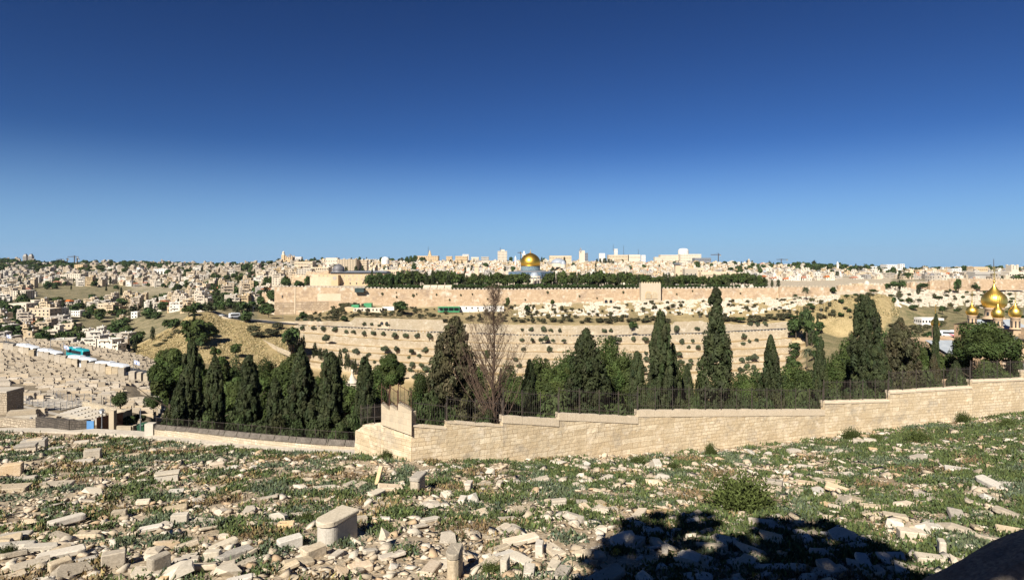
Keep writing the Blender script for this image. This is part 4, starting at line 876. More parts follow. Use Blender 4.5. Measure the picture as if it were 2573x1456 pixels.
def tile_mat(name, a, c, w, s):
    m, nt, b = new_mat(name, 0.5); v = pos(nt, 'uv'); ck = nt.nodes.new('ShaderNodeTexBrick'); nt.links.new(v, ck.inputs['Vector'])
    ck.inputs['Color1'].default_value = rgba(a); ck.inputs['Color2'].default_value = rgba(c); ck.inputs['Mortar'].default_value = rgba(w); ck.inputs['Scale'].default_value = 1.0
    ck.inputs['Brick Width'].default_value = s; ck.inputs['Row Height'].default_value = s * 1.2; ck.inputs['Mortar Size'].default_value = s * .12
    nt.links.new(ck.outputs[0], b.inputs['Base Color']); return m
M['bluetile'] = tile_mat('blue_tiles', (0.035,0.07,0.15), (0.07,0.12,0.18), (0.15,0.20,0.23), 1.5)
M['bluetile2'] = tile_mat('teal_tiles', (0.06,0.11,0.15), (0.11,0.17,0.20), (0.25,0.29,0.29), 1.9)
M['gold_dome'] = mat_noise('gold_plate', (0.70,0.40,0.05), (0.78,0.48,0.09), 1.2, 0.42, 1.0, coord='object', spec=0.5)
def ring_wall(mb, c, r, z0, z1, n, m=0, rot=0.0, r1=None):
    r1 = r if r1 is None else r1; u = 0; L = 2 * r * math.sin(math.pi / n)
    for i in range(n):
        t0, t1 = rot + 2 * math.pi * i / n, rot + 2 * math.pi * (i + 1) / n
        a = (c[0] + r * math.cos(t0), c[1] + r * math.sin(t0)); b = (c[0] + r * math.cos(t1), c[1] + r * math.sin(t1)); e = (c[0] + r1 * math.cos(t1), c[1] + r1 * math.sin(t1)); f = (c[0] + r1 * math.cos(t0), c[1] + r1 * math.sin(t0))
        mb.poly([(*a, z0), (*b, z0), (*e, z1), (*f, z1)], m, [(L * i, z0), (L * i + L, z0), (L * i + L, z1), (L * i, z1)])
def win(mb, c, nrm, w, h, m=0, d=0.12):
    """window block standing 12 cm into a wall, front face just proud of it"""
    mb.box((c[0] - nrm[0] * d / 2 + nrm[0] * .03, c[1] - nrm[1] * d / 2 + nrm[1] * .03, c[2]), (w, d, h), m, math.atan2(nrm[1], nrm[0]) + math.pi / 2)
# --- the golden-domed octagon
C0 = P(1333, 712, 650); z = lambda py, d=650: (HZ - py) / F * d
R = empty('octagonal_shrine', (C0.x, C0.y, C0.z), 'octagonal blue-tiled shrine under the great golden dome', 'shrine')
def Lz(py): return z(py) - C0.z
ro = 25.5; rot = math.pi / 8
m = MB(); ring_wall(m, (0, 0), ro, -3, Lz(698), 8, 0, rot); m.build('marble_base', M['wall_pale'], R)
m = MB(); ring_wall(m, (0, 0), ro, Lz(698), Lz(682.3), 8, 0, rot); ring_wall(m, (0, 0), ro, Lz(682.3), Lz(682.3), 8, 0, rot, ro - .8); m.build('tiled_wall', M['bluetile'], R)
m = MB(); ring_wall(m, (0, 0), ro - .8, Lz(683.2), Lz(678.5), 8, 0, rot, 10.5); m.build('sloped_roof', M['slate'], R)
m = MB(); ring_wall(m, (0, 0), 10.25, Lz(680), Lz(666.5), 32); m.build('drum', M['bluetile2'], R)
m = MB(); m.lathe([(10.6, Lz(667.6)), (10.95, Lz(667.2)), (10.95, Lz(666)), (10.4, Lz(665.6))], 40); m.build('cornice', M['gold_dome'], R)
dome_prof = [(10.35, 665.8), (10.65, 662), (10.75, 658.5), (10.55, 655), (10.0, 651), (9.0, 647), (7.6, 643.3), (5.8, 640), (3.7, 637.2), (1.8, 635.6), (.55, 634.9), (.2, 634)]
m = MB(); m.lathe([(r, Lz(y)) for r, y in dome_prof], 48, flute=.012, nf=48); m.build('golden_dome', M['gold_dome'], R)
m = MB(); m.lathe([(.2, Lz(634.5)), (.55, Lz(633)), (.2, Lz(631.8)), (.42, Lz(630.6)), (.15, Lz(629.6)), (.3, Lz(628.5)), (.08, Lz(627)), (.02, Lz(625.5))], 8); m.build('finial', M['gold'], R)
for i in range(8):
    for k in (-2, -1, 0, 1, 2):
        t = rot + math.pi / 8 + i * math.pi / 4; a = ro * math.cos(math.pi / 8); nx, ny = math.cos(t), math.sin(t)
        if ny > .3: continue
        m = MB(); win(m, (nx * a - ny * k * 3.4, ny * a + nx * k * 3.4, Lz(696.5)), (nx, ny), 1.5, 3.6); m.build('window', M['glass'], R)
for i in range(16):
    t = 2 * math.pi * i / 16 + .1
    if math.sin(t) > .2: continue
    m = MB(); win(m, (math.cos(t) * 10.2, math.sin(t) * 10.2, Lz(676)), (math.cos(t), math.sin(t)), 1.1, 2.4); m.build('window', M['bluetile'], R)
# --- small domed pavilion in front of it
C1 = P(1343, 716, 615); R = empty('domed_pavilion', C1, 'small open pavilion with ribbed silver dome before the golden-domed shrine', 'pavilion')
zz = lambda py: (HZ - py) / F * 615 - C1.z
m = MB(); m.lathe([(5.2, zz(693.5)), (5.2, zz(691.5)), (4.2, zz(691)), (4.1, zz(689)), (3.5, zz(686.2)), (2.3, zz(684.3)), (1, zz(683.4)), (.1, zz(682.8))], 20); m.build('dome', M['bluegrey'], R)
m = MB(); ring_wall(m, (0, 0), 6.3, zz(696.5), zz(693.4), 11); ring_wall(m, (0, 0), 6.3, zz(693.4), zz(692.8), 11, r1=5); m.build('arcade_band', M['wall_pale'], R)
for i in range(11):
    t = 2 * math.pi * i / 11; m = MB(); m.tube((6 * math.cos(t), 6 * math.sin(t), 0), (6 * math.cos(t), 6 * math.sin(t), zz(696)), .32, n=6); m.build('column', M['stone_white'], R)
m = MB(); m.box((0, 0, -2.5), (16, 14, 2.5)); m.build('platform', M['wall_cream'], R)
# --- generic block building with window rows
WPROTO = {}
def block(name, x0, x1, top, base, d, label, cat='building', mat='wall_cream', floors=0, bays=0, depth=None, parent=None, roof='roof_flat', parapet=.5, wsz=(1.1, 1.5), wmat='glass', ground=True, rz=0.0, arched=False, side=True):
    """a box building seen between columns x0..x1; windows are children"""
    c = P((x0 + x1) / 2, base, d); w = (x1 - x0) / F * d; h = (base - top) / F * d; dp = depth or w * .8
    own = parent is None
    if own: parent = empty(name, (c.x, d, c.z), label, cat, rz=rz); o0 = Vector((0, 0, 0))
    else: o0 = Vector((c.x, d, c.z)) - Vector(parent.location)
    drop = 6 if ground else 0
    m = MB(); m.box((o0.x, o0.y + dp / 2, o0.z - drop), (w, dp, h + drop)); m.build('wall', M[mat], parent)
    m = MB(); t = .35
    if parapet:
        for q, s in (((0, t / 2), (w + .1, t)), ((0, dp - t / 2), (w + .1, t)), ((-w / 2 + t / 2, dp / 2), (t, dp - 2 * t)), ((w / 2 - t / 2, dp / 2), (t, dp - 2 * t))):
            m.box((o0.x + q[0], o0.y + q[1], o0.z + h + .004), (s[0], s[1], parapet))
        m.build('parapet', M[mat], parent)
    m = MB(); m.box((o0.x, o0.y + dp / 2, o0.z + h + .004), (w - .8, dp - .8, .12)); m.build('roof', M[roof], parent)
    for f in range(floors):
        zf = o0.z + h * (f + .35) / floors
        for bx in range(bays):
            m = MB(); xx = o0.x - w / 2 + w * (bx + .5) / bays
            if arched:
                m.box((xx, o0.y + .03, zf), (wsz[0], .12, wsz[1] * .7)); m.tube((xx, o0.y - .03, zf + wsz[1] * .7), (xx, o0.y + .08, zf + wsz[1] * .7), wsz[0] / 2, n=12)
            else: m.box((xx, o0.y + .03, zf), (wsz[0], .12, wsz[1]))
            m.build('window', M[wmat], parent)
        if side and d > 0 and abs((x0 + x1) / 2 - CX) > 200:
            sx = w / 2 if x1 < CX else -w / 2
            for by in range(max(1, int(bays * .7))):
                m = MB(); m.box((o0.x + sx * 1.0 + (-.03 if sx > 0 else .03), o0.y + dp * (by + .5) / max(1, int(bays * .7)), zf), (.12, wsz[0], wsz[1])); m.build('window', M[wmat], parent)
    return parent
# --- the grey-domed mosque
d = 600; C2 = P(865, 714, d); R = empty('grey_domed_mosque', C2, 'long golden mosque with grey lead dome and arched windows above the wall corner', 'mosque'); z6 = lambda py: (HZ - py) / F * d - C2.z; x6 = lambda px: (px - 865) / F * d
def pbox(mb, x0, x1, y0, y1, dy0, dy1, m=0): mb.box(((x6(x0) + x6(x1)) / 2, (dy0 + dy1) / 2, z6(y1)), (x6(x1) - x6(x0), dy1 - dy0, z6(y0) - z6(y1)), m)
m = MB(); pbox(m, 795, 964, 688.5, 720, 0, 40); m.build('wall', M['wall_gold'], R)
m = MB(); pbox(m, 825, 965, 684.5, 688.4, 8, 34); m.build('clerestory', M['slate'], R)
m = MB(); a, b = x6(824), x6(965.5); m.grid([[(a, 6, z6(684.6)), (b, 6, z6(684.6))], [(a, 20, z6(680.8)), (b, 20, z6(680.8))], [(a, 36, z6(684.6)), (b, 36, z6(684.6))]]); m.poly([(b, 6, z6(684.6)), (b, 36, z6(684.6)), (b, 20, z6(680.8))]); m.build('roof', M['slate'], R)
m = MB(); pbox(m, 784, 838, 695, 722, -6, -.01); pbox(m, 786, 800, 690, 722, -.005, 12); m.build('annex', M['wall_cream'], R)
m = MB(); pbox(m, 838, 855, 690, 722, -7.5, -.02); m.build('rose_tower', M['wall_gold'], R)
m = MB(); m.tube((x6(846.2), -7.45, z6(697.5)), (x6(846.2), -7.62, z6(697.5)), 2.0, n=20); m.build('rose_window', M['stone_grey'], R)
m = MB(); m.lathe([(6.6, z6(688)), (6.6, z6(682.6)), (5.7, z6(682.3)), (5.9, z6(679.5)), (5.75, z6(675)), (5.1, z6(670.5)), (3.9, z6(667)), (2.2, z6(664.3)), (.6, z6(663)), (.1, z6(661))], 28, c=(x6(840.5), 14, 0)); m.build('dome', M['lead'], R)
for i, cx in enumerate((863, 880, 896, 912)):
    m = MB(); ar = [(x6(cx) + 2.9 * math.cos(t), -.05, z6(704) + 3.1 * math.sin(t)) for t in [math.pi * k / 10 for k in range(11)]]; ai = [(x6(cx) + 2.3 * math.cos(t), -.05, z6(704) + 2.5 * math.sin(t)) for t in [math.pi * k / 10 for k in range(11)]]
    m.grid([ar, [(p[0], -.35, p[2]) for p in ar], [(p[0], -.35, p[2]) for p in ai], ai]); m.build('arch', M['wall_cream'], R)
    m = MB(); m.box((x6(cx), -.02, z6(705.5)), (1.4, .1, 2.2)); m.build('window', M['stone_grey'], R)
    m = MB(); m.box((x6(cx), -.02, z6(713.5)), (1.3, .1, 1.6)); m.build('window', M['glass'], R)
for i in range(15):
    m = MB(); m.box((x6(802 + i * 10.6) , -.02, z6(694.5)), (1.3, .1, 1.7)); m.build('window', M['stone_grey'], R)
# --- Dormition-like abbey
d = 1150; R = empty('abbey_church', P(722, 657, d), 'golden abbey church with slate cone roof and domed bell tower on the skyline', 'church'); zz = lambda py, d=d: (657 - py) / F * d; xx = lambda px, d=d: (px - 722) / F * d
m = MB(); ring_wall(m, (xx(725), 8), xx(735.5) - xx(725), -8, zz(645.5), 10); m.build('nave', M['wall_gold'], R)
m = MB(); ring_wall(m, (xx(725), 8), xx(733.5) - xx(725), zz(645.5), zz(637), 10, r1=.3); m.build('cone_roof', M['slate'], R)
m = MB(); m.box((xx(710), 4, -8), (xx(714) - xx(706.5), 5.6, zz(640) + 8)); m.build('bell_tower', M['wall_gold'], R)
m = MB(); m.lathe([(2.9, zz(640)), (2.9, zz(638.6)), (2.2, zz(638)), (2.2, zz(635)), (2.3, zz(634.8)), (1.9, zz(632.6)), (1.0, zz(631.2)), (.2, zz(630.4)), (.1, zz(628.6))], 14, c=(xx(710.2), 4, 0)); m.build('belfry', M['wall_pale'], R)
for k in range(4):
    t = k * 1.57 + .8; m = MB(); m.lathe([(1.3, -6), (1.3, zz(643.5)), (.9, zz(642.5)), (.1, zz(640))], 8, c=(xx(725) + 8 * math.cos(t), 8 + 8 * math.sin(t), 0)); m.build('turret', M['wall_gold'], R)
for k in range(5):
    t = math.pi * (1.1 + .2 * k); r = xx(735.5) - xx(725); m = MB(); win(m, (xx(725) + r * .96 * math.cos(t), 8 + r * .96 * math.sin(t), zz(650)), (math.cos(t), math.sin(t)), 1.2, 2.6); m.build('window', M['glass'], R)
# --- skyline list: name, x0, x1, top, base, d, label, mat, floors, bays
SKY = [
 ('apartment_block',740,757,645.5,660,1300,'white stepped apartment block next to the abbey on the skyline','wall_white',4,5),
 ('apartment_block',1162,1178,639,657,1500,'white twin apartment tower behind the white-domed synagogue','wall_white',6,5),
 ('hotel_tower',1250.5,1274,631,662,1350,'tall slab hotel tower with white window bands next to the golden dome','wall_pale',8,7),
 ('long_hall',1047,1101,643,654,1330,'long flat-roofed stone hall with a stepped tower on the skyline','wall_gold',2,12),
 ('stone_block',1121,1136,644,660,1250,'plain golden stone block on the skyline beside the long hall','wall_gold',3,4),
 ('stone_block',1144,1174,643.5,662,1220,'broad tan stone block behind the cypress pair on the skyline','wall_gold',3,8),
 ('office_block',1184,1203,646,660,1450,'low white office block left of the hotel tower'.replace(' left of',' beside'),'wall_pale',2,6),
 ('office_block',1209,1228,645,660,1450,'grey glass-fronted office block beside the hotel tower','wall_grey',3,6),
 ('apartment_tower',1543.5,1552,625.5,662,1700,'slim white apartment tower beside the spired church on the skyline','wall_white',10,4),
 ('office_tower',1461.5,1469.5,629.5,655,1600,'plain pale slab tower standing against the dark church spire','wall_pale',0,0),
 ('office_tower',1469.8,1477.5,635.5,655,1600,'short dark glass tower against the pale slab tower','slate',5,4),
 ('office_block',1506,1520,636.5,660,1600,'white square office block between the spire and the slim white tower','wall_white',3,4),
 ('long_hall',1381,1436,642.5,662,1500,'long cream building on the skyline between golden dome and spire','wall_cream',2,14),
 ('church_hall',1529,1580,640.5,662,1400,'wide ornate stone hostel on the skyline right under the slim white tower'.replace(' right',''),'wall_cream',3,14),
 ('church_hall',1578,1609,640,662,1400,'domed white hall beside the radio mast on the skyline','wall_pale',2,9),
 ('hotel_block',1645,1664,646,662,1500,'low white wing of the big hotel complex on the skyline','wall_pale',3,8),
 ('hotel_block',1660,1706,640.5,662,1510,'pinkish middle wing of the big hotel complex on the skyline','wall_pale',4,16),
 ('hotel_block',1710,1762,638.5,664,1490,'pale finned wing of the big hotel complex with dark slots','wall_pale',4,13),
 ('hotel_block',1746,1787,648,666,1440,'dark glass low building at the foot of the hotel complex','slate',2,10),
 ('hotel_block',1612,1622,641,660,1500,'small stepped white building near the radio mast','wall_white',3,3),
 ('apartment_block',2190,2204,669.5,690,1150,'white low block at the end of the modern hospital block','wall_white',3,4),
 ('hospital_block',2228,2266,665,688,1120,'modern white hospital block with dark window bands on the skyline','wall_white',4,9),
 ('hospital_block',2262,2273,663.5,688,1100,'stair tower end of the modern white hospital block with balconies','wall_white',5,2),
 ('school_block',2225,2262,676,690,1050,'low white wing in front of the modern hospital block','wall_white',2,10),
 ('stone_block',2306,2328,678,692,950,'tan stone block with flat roof before the far wall','wall_gold',2,6),
 ('stone_block',2346,2381,679,690,950,'long pinkish stone school beyond the two far wall towers','wall_gold',2,10),
 ('villa',2392,2417,675,688,980,'white villa with red hipped roof beyond the far wall','wall_white',2,6),
 ('stone_block',2447,2482,671,682,1000,'grey stepped stone house on the right skyline'.replace(' right',' far'),'wall_gold',1,7),
 ('museum_wing',2450,2530,684,696,760,'long grey flat museum wing below the stone tower','wall_grey',1,16),
 ('museum_wing',2536,2573,684,696,740,'pale vaulted museum wing at the base of the stone tower','wall_pale',1,6),
 ('seminary',847,895,652,682,760,'tall ribbed stone seminary building behind the grey-domed mosque','wall_cream',6,12),
 ('seminary',897,922,654,682,775,'second stepped stone building behind the mosque roof with dark arches','wall_cream',5,7),
 ('school_block',746,782,676,696,650,'white curved school with rows of square windows beside the mosque','wall_pale',4,9),
 ('apartment_block',781,825,672,698,660,'arcaded stone apartment terrace with rows of dark arches beside the mosque','wall_cream',3,8),
 ('hotel_block',740,785,658,668,900,'long low cream range above the curved city wall','wall_cream',1,12),
 ('stone_block',818,848,648,662,1050,'pale block with dark side on the skyline above the mosque dome','wall_pale',1,5),
 ('school_block',965,1012,679,712,700,'plain cream school with pairs of small windows behind the mosque end','wall_cream',3,10),
 ('hall',1708,1765,675,696,730,'long cream seminary hall with arched windows behind the esplanade trees','wall_cream',2,10),
 ('hall',1762,1850,684,698,720,'low long yellowish hall with window row behind the dense pines','wall_cream',1,18),
 ('stone_block',1721,1753,676,698,705,'grey weathered blind wall block beside the minaret','stone_grey',1,3),
 ('school_block',2110,2262,707.5,712,590,'dummy','wall_cream',0,0),
]
for s in SKY:
    if s[6] == 'dummy': continue
    block(s[0], s[1], s[2], s[3], s[4], s[5], s[6], s[0].split('_')[-1] if s[0] not in ('apartment_block',) else 'apartment block', s[7], s[8], s[9], depth=max(8, min(22, (s[2] - s[1]) / F * s[5] * .7)),
          wsz=(min(1.6, (s[2] - s[1]) / F * s[5] / max(1, s[9]) * .5), 1.5), arched=('arch' in s[6]), side=False)
def find(lbl): return next(o for o in COL.objects if str(o.get('label', '')).startswith(lbl))
def addp(root, mb, name, mat): return mb.wb(name, M[mat], root)
r = find('tall slab hotel'); m = MB(); wbox(m, 1257, 1268, 626.8, 630.8, 1353, 10); addp(r, m, 'penthouse', 'wall_pale')
r = find('long flat-roofed stone hall'); c = P(1080, 643, 1335); m = MB(); m.box((c.x, c.y, c.z), (6.5, 6.5, 4.5)); m.lathe([(2.4, 4.5), (2.4, 8), (1.7, 8.2), (1.6, 10.5), (.2, 13)], 10, c=tuple(c)); addp(r, m, 'tower', 'wall_gold')
r = find('pale finned wing'); c = P(1732, 640, 1492)
cyl = empty('round_tower', P(1717, 662, 1520), 'tall round-topped white apartment tower of the hotel complex', 'tower'); q = P(1717, 662, 1520); rr = 13 / F * 1520
m = MB(); h0 = (662 - 628) / F * 1520; m.lathe([(rr, -6), (rr, h0)], 18, sm=False); m.lathe([(rr * .92, h0), (rr * .8, h0 + 2.5), (rr * .4, h0 + 4), (.1, h0 + 4.4)], 18); m.build('wall', M['wall_white'], cyl)
for f in range(9):
    for k in range(7):
        t = math.pi * (1.08 + .14 * k); mm = MB(); win(mm, (rr * .985 * math.cos(t), rr * .985 * math.sin(t), 2 + f * 3.5), (math.cos(t), math.sin(t)), 1.6, 1.5); mm.build('window', M['glass'], cyl)
# spires, domes, minarets
def spire_tower(name, px, w, top, eave, base, d, label, mat, smat, cat='church tower', belfry=True):
    c = P(px, base, d); r = empty(name, c, label, cat); ww = w / F * d; h = (base - eave) / F * d; H = (base - top) / F * d
    m = MB(); m.box((0, 0, -4), (ww, ww, h + 4)); m.box((0, 0, h * .8), (ww * 1.15, ww * 1.15, .5)); m.build('shaft', M[mat], r)
    m = MB(); ring_wall(m, (0, 0), ww * .72, h + .004, H, 4, rot=math.pi / 4, r1=.05); m.build('spire', M[smat], r)
    m = MB(); m.box((0, -ww / 2 - .02, h * .86), (ww * .35, .1, h * .1)); m.build('opening', M['glass'], r); return r
spire_tower('church_spire', 1459, 7.5, 620.5, 630.5, 660, 1250, 'slender church tower with dark pointed spire on the skyline', 'wall_pale', 'slate')
spire_tower('church_spire', 1316.5, 8, 629, 640, 660, 1200, 'white pyramid-topped bell tower beside the golden dome', 'wall_pale', 'wall_white')
spire_tower('church_spire', 1295, 4, 642, 648, 660, 1100, 'tiny white pointed minaret between the hotel tower and the golden dome', 'wall_white', 'wall_white', 'minaret')
spire_tower('church_spire', 1881.5, 4, 649, 653, 668, 1100, 'small distant belfry above the sloping old-town roofs', 'wall_cream', 'wall_cream')
spire_tower('church_spire', 2104.5, 4, 656, 662, 676, 1100, 'white pencil minaret rising from dark trees before the hospital', 'wall_white', 'wall_white', 'minaret')
def dome_thing(name, px, r_px, top, base, d, label, mat, cat='dome', drum=.35, dmat='wall_pale'):
    c = P(px, base, d); o = empty(name, c, label, cat); r = r_px / F * d; H = (base - top) / F * d; hd = H * drum
    m = MB(); ring_wall(m, (0, 0), r, -3, hd, 16); m.build('drum', M[dmat], o)
    m = MB(); m.lathe([(r * 1.04, hd)] + [(r * math.cos(t), hd + (H - hd) * math.sin(t)) for t in [math.pi / 2 * k / 7 for k in range(8)]], 24); m.build('dome', M[mat], o); return o
dome_thing('domed_church', 1403, 18, 648.5, 665, 900, 'wide blue-grey double dome church between golden dome and spire', 'bluegrey', 'church', .3)
dome_thing('domed_church', 1415, 7, 654, 668, 890, 'small grey dome beside the wide blue-grey dome', 'bluegrey', 'church')
dome_thing('domed_synagogue', 968, 10, 645, 658, 950, 'brilliant white domed synagogue on the skyline above the seminary', 'wall_white', 'synagogue', .4, 'wall_white')
dome_thing('domed_building', 2178, 6.5, 704.5, 716, 545, 'low pale dome on the flat stone building behind the crenellated wall', 'wall_pale', 'building', .2)
dome_thing('domed_building', 1922, 4, 678, 688, 800, 'small blue-grey domed shrine among the stacked old-town houses', 'bluegrey', 'shrine')
dome_thing('domed_pavilion', 1570, 6, 695, 706, 590, 'little twin-domed fountain house between the esplanade pines', 'wall_pale', 'pavilion', .45)
dome_thing('domed_pavilion', 1702.5, 7, 704, 716, 560, 'white domed kiosk among the pines behind the gate tower', 'wall_white', 'pavilion', .3, 'wall_white')
dome_thing('domed_building', 1866, 5, 714, 723, 503, 'small pale dome on the wall walk beside the gate tower', 'stone_white', 'dome', .2)
dome_thing('domed_building', 1888, 6, 714.5, 723, 504, 'low broad pale vault on the wall walk', 'stone_white', 'dome', .2)
block('flat_hall', 2156, 2192, 714.5, 728, 550, 'flat golden hall beneath the low pale dome behind the wall', 'hall', 'wall_gold', 1, 7)
# tall minaret
R = empty('minaret', P(1702, 700, 650), 'tall square minaret with balcony and little dome behind the pines', 'minaret'); zz = lambda py: (700 - py) / F * 650
m = MB(); m.box((0, 0, -6), (5.4, 5.4, zz(664) + 6)); m.build('shaft', M['wall_cream'], R)
m = MB(); m.box((0, 0, zz(664) + .004), (8, 8, .8)); m.box((0, 0, zz(660.5)), (8.4, 8.4, .5)); m.build('balcony', M['slate'], R)
m = MB(); m.lathe([(1.9, zz(663)), (1.9, zz(655)), (2.2, zz(654.6)), (1.9, zz(651)), (1.0, zz(649)), (.25, zz(648.2)), (.1, zz(645.5))], 12); m.build('lantern', M['wall_cream'], R)
R = empty('minaret', P(1197.5, 690, 690), 'short square minaret with open top behind the esplanade pines', 'minaret'); zz = lambda py: (690 - py) / F * 690
m = MB(); m.box((0, 0, -6), (4.6, 4.6, zz(670) + 6)); m.box((0, 0, zz(669.6)), (5.6, 5.6, .5)); m.box((0, 0, zz(668)), (3.6, 3.6, 2.2)); m.build('shaft', M['wall_cream'], R)
# stone tower on the far skyline and the vaulted halls beside it
R = empty('stone_tower', P(2543, 690, 780), 'square pale stone tower with corner turrets above the museum wing', 'tower'); zz = lambda py: (690 - py) / F * 780
m = MB(); m.box((0, 0, -5), (11.5, 11.5, zz(681) + 5), taper=.88); m.box((0, 0, zz(681) + .004), (9.2, 9.2, zz(666) - zz(681))); m.build('shaft', M['wall_pale'], R)
m = MB()
for sx in (-1, 1):
    for sy in (-1, 1): m.box((sx * 3.7, sy * 3.7, zz(666) + .006), (1.8, 1.8, .9))
m.build('crown_turrets', M['wall_pale'], R)
for sx in (-1, 1):
    for zc in (675, 670):
        m = MB(); m.box((sx * 2.2, -4.62, zz(zc)), (1.1, .1, 1.3)); m.build('window', M['glass'], R)
# --- masts and cranes
def mast(px, top, base, d, label):
    c = P(px, base, d); r = empty('radio_mast', c, label, 'mast', 'radio masts on the skyline'); H = (base - top) / F * d; m = MB(); w = max(.7, H * .02)
    for k in range(3):
        t = k * 2.09; m.tube((w * math.cos(t), w * math.sin(t), -3), (w * .3 * math.cos(t), w * .3 * math.sin(t), H), .16, n=3)
    for i in range(14):
        a = H * i / 14; s = w * (1 - .7 * i / 14); m.tube((s, 0, a), (-s * .5, s * .86, a + H / 14), .12, n=3, cap=False); m.tube((-s * .5, s * .86, a), (-s * .5, -s * .86, a + H / 14), .12, n=3, cap=False)
    m.build('lattice', M['iron'], r)
for a in ((1076,619,645,1500,'thin radio mast behind the long flat-roofed hall'), (1567,617,642,1500,'red and white radio mast beside the domed white hall'), (1604,626,642,1600,'faint thin mast next to the small stepped white building'), (2497,650,690,900,'tall lattice mast behind the main gold onion dome'), (1541,613,628,1700,'thin antenna on the slim white apartment tower'), (1257,621,628,1350,'thin antenna on the hotel tower roof')): mast(*a)
def crane(px, top, base, d, jl, jr, label):
    c = P(px, base, d); r = empty('tower_crane', c, label, 'crane', 'tower cranes on the skyline'); H = (base - top) / F * d; s = F / d
    m = MB(); m.box((0, 0, -5), (1.6, 1.6, H + 5)); m.build('tower', M['iron'], r)
    m = MB(); m.box((-(jl - jr) / 2 / s, 0, H * .82), ((jl + jr) / s, 1.2, 1.3)); m.build('jib', M['rust' if 'orange' in label else 'iron'], r)
    m = MB(); m.tube((0, 0, H), (-jl / s * .8, 0, H * .84), .25, n=3); m.tube((0, 0, H), (jr / s * .8, 0, H * .84), .25, n=3); m.build('stays', M['iron'], r)
    m = MB(); m.box((jr / s * .85, 0, H * .82 - 2.4), (2.2, 1.4, 2.4)); m.build('counterweight', M['wall_grey'], r)
for a in ((187,642,660,1500,17,10,'big dark tower crane on the skyline, tallest of the four over the hillside'), (154,650,660,1650,12,6,'pale low tower crane near the two high-rise towers'), (169,648,660,1600,3,3,'narrow crane seen end-on between two wider cranes'), (194,648,661,1450,3,5,'short crane against the tallest crane of the hillside'),
          (1805,635.5,662,1500,19,6,'orange tower crane over the old-town roofs beside the hotel complex'), (1963,650,662,1600,12,17,'grey long-armed crane low on the skyline beyond the old town'), (1308,632,650,1500,8,3,'small crane peeping out beside the white pyramid bell tower')): crane(*a)
# --- twin high-rise towers, far
for px, lb in ((64.5, 'twin high-rise tower farther from the cranes, capped by a dark crown'), (78.5, 'twin high-rise tower nearer the cranes, capped by a dark crown')):
    R = empty('high_rise', P(px, 657, 2000), lb, 'tower', 'twin high-rise towers'); s = 2000 / F
    m = MB(); m.box((0, 0, -8), (8.6 * s, 8.6 * s, 14 * s + 8)); m.box((0, 0, 14 * s + .01), (7 * s, 7 * s, 2.5 * s)); m.box((0, 0, 16.5 * s + .02), (5.4 * s, 5.4 * s, 1.5 * s)); m.build('wall', M['wall_grey'], R)
    m = MB(); m.box((0, 0, 18 * s + .02), (3.6 * s, 3.6 * s, 1.7 * s)); m.build('crown_top', M['slate'], R)
    for k in range(4):
        m = MB(); m.box(((-3.0 + 2.0 * k) * s, -4.3 * s, 0), (.9 * s, .3, 13.6 * s)); m.build('window_band', M['glass'], R)
# ------------------------------------------------------------------ naming by what stands nearby
LM = [(64,648,'the twin high-rise towers'),(187,648,'the tallest hillside crane'),(200,735,'the bare tan mound'),(100,792,'the big cream hillside block'),(30,832,'the buildings at the cemetery edge'),(172,828,'the house on the rock outcrop'),(270,810,'the rocky excavation'),(420,702,'the orange-roofed hall'),(480,695,'the grey-domed monastery'),(475,770,'the stone building at the hill top'),(590,680,'the far ridge'),
 (610,720,'the village beside the city wall'),(560,755,'the valley road bend'),(520,850,'the dry grass hill'),(640,780,'the parked coaches'),(722,645,'the abbey church'),(840,672,'the grey mosque dome'),(870,665,'the stone seminary'),(968,650,'the white synagogue dome'),(930,700,'the mosque end wall'),(1074,648,'the long skyline hall'),(1198,680,'the short square minaret'),(1262,645,'the hotel tower'),(1333,655,'the golden dome'),(1403,656,'the blue-grey double dome'),(1459,640,'the dark church spire'),(1547,640,'the slim white tower'),(1635,720,'the gate tower'),
 (1702,675,'the tall minaret'),(1717,645,'the round-topped hotel tower'),(1805,655,'the orange crane'),(1890,655,'the small distant belfry'),(1963,660,'the long-armed crane'),(2046,665,'the lone big skyline tree'),(2104,668,'the white pencil minaret'),(2178,712,'the low domed hall'),(2245,680,'the modern hospital'),(2340,690,'the long pinkish school'),(2405,684,'the red-hipped villa'),(2543,678,'the square stone tower'),(2410,715,'the far wall'),(2300,745,'the slope burial ground'),(2498,750,'the main gold onion dome'),(2200,775,'the dry grass knoll'),(2388,836,'the white coach'),(1800,690,'the long yellowish hall'),(1060,718,'the canvas awnings'),(760,690,'the white curved school')]
def where(p):
    px, py = CX + p[0] / p[1] * F, HZ - p[2] / p[1] * F
    b = min(LM, key=lambda l: (l[0] - px) ** 2 + (2.2 * (l[1] - py)) ** 2); dx, dy = px - b[0], py - b[1]
    if abs(dx) < 22 and dy > 9: r = 'below'
    elif abs(dx) < 22 and dy < -9: r = 'above'
    elif abs(dx) < 30: r = 'beside'
    elif dy > 9: r = ('south of and below' if dx < 0 else 'north of and below')
    elif dy < -9: r = ('south of and above' if dx < 0 else 'north of and above')
    else: r = ('south of' if dx < 0 else 'north of')
    return f'{r} {b[2]}'
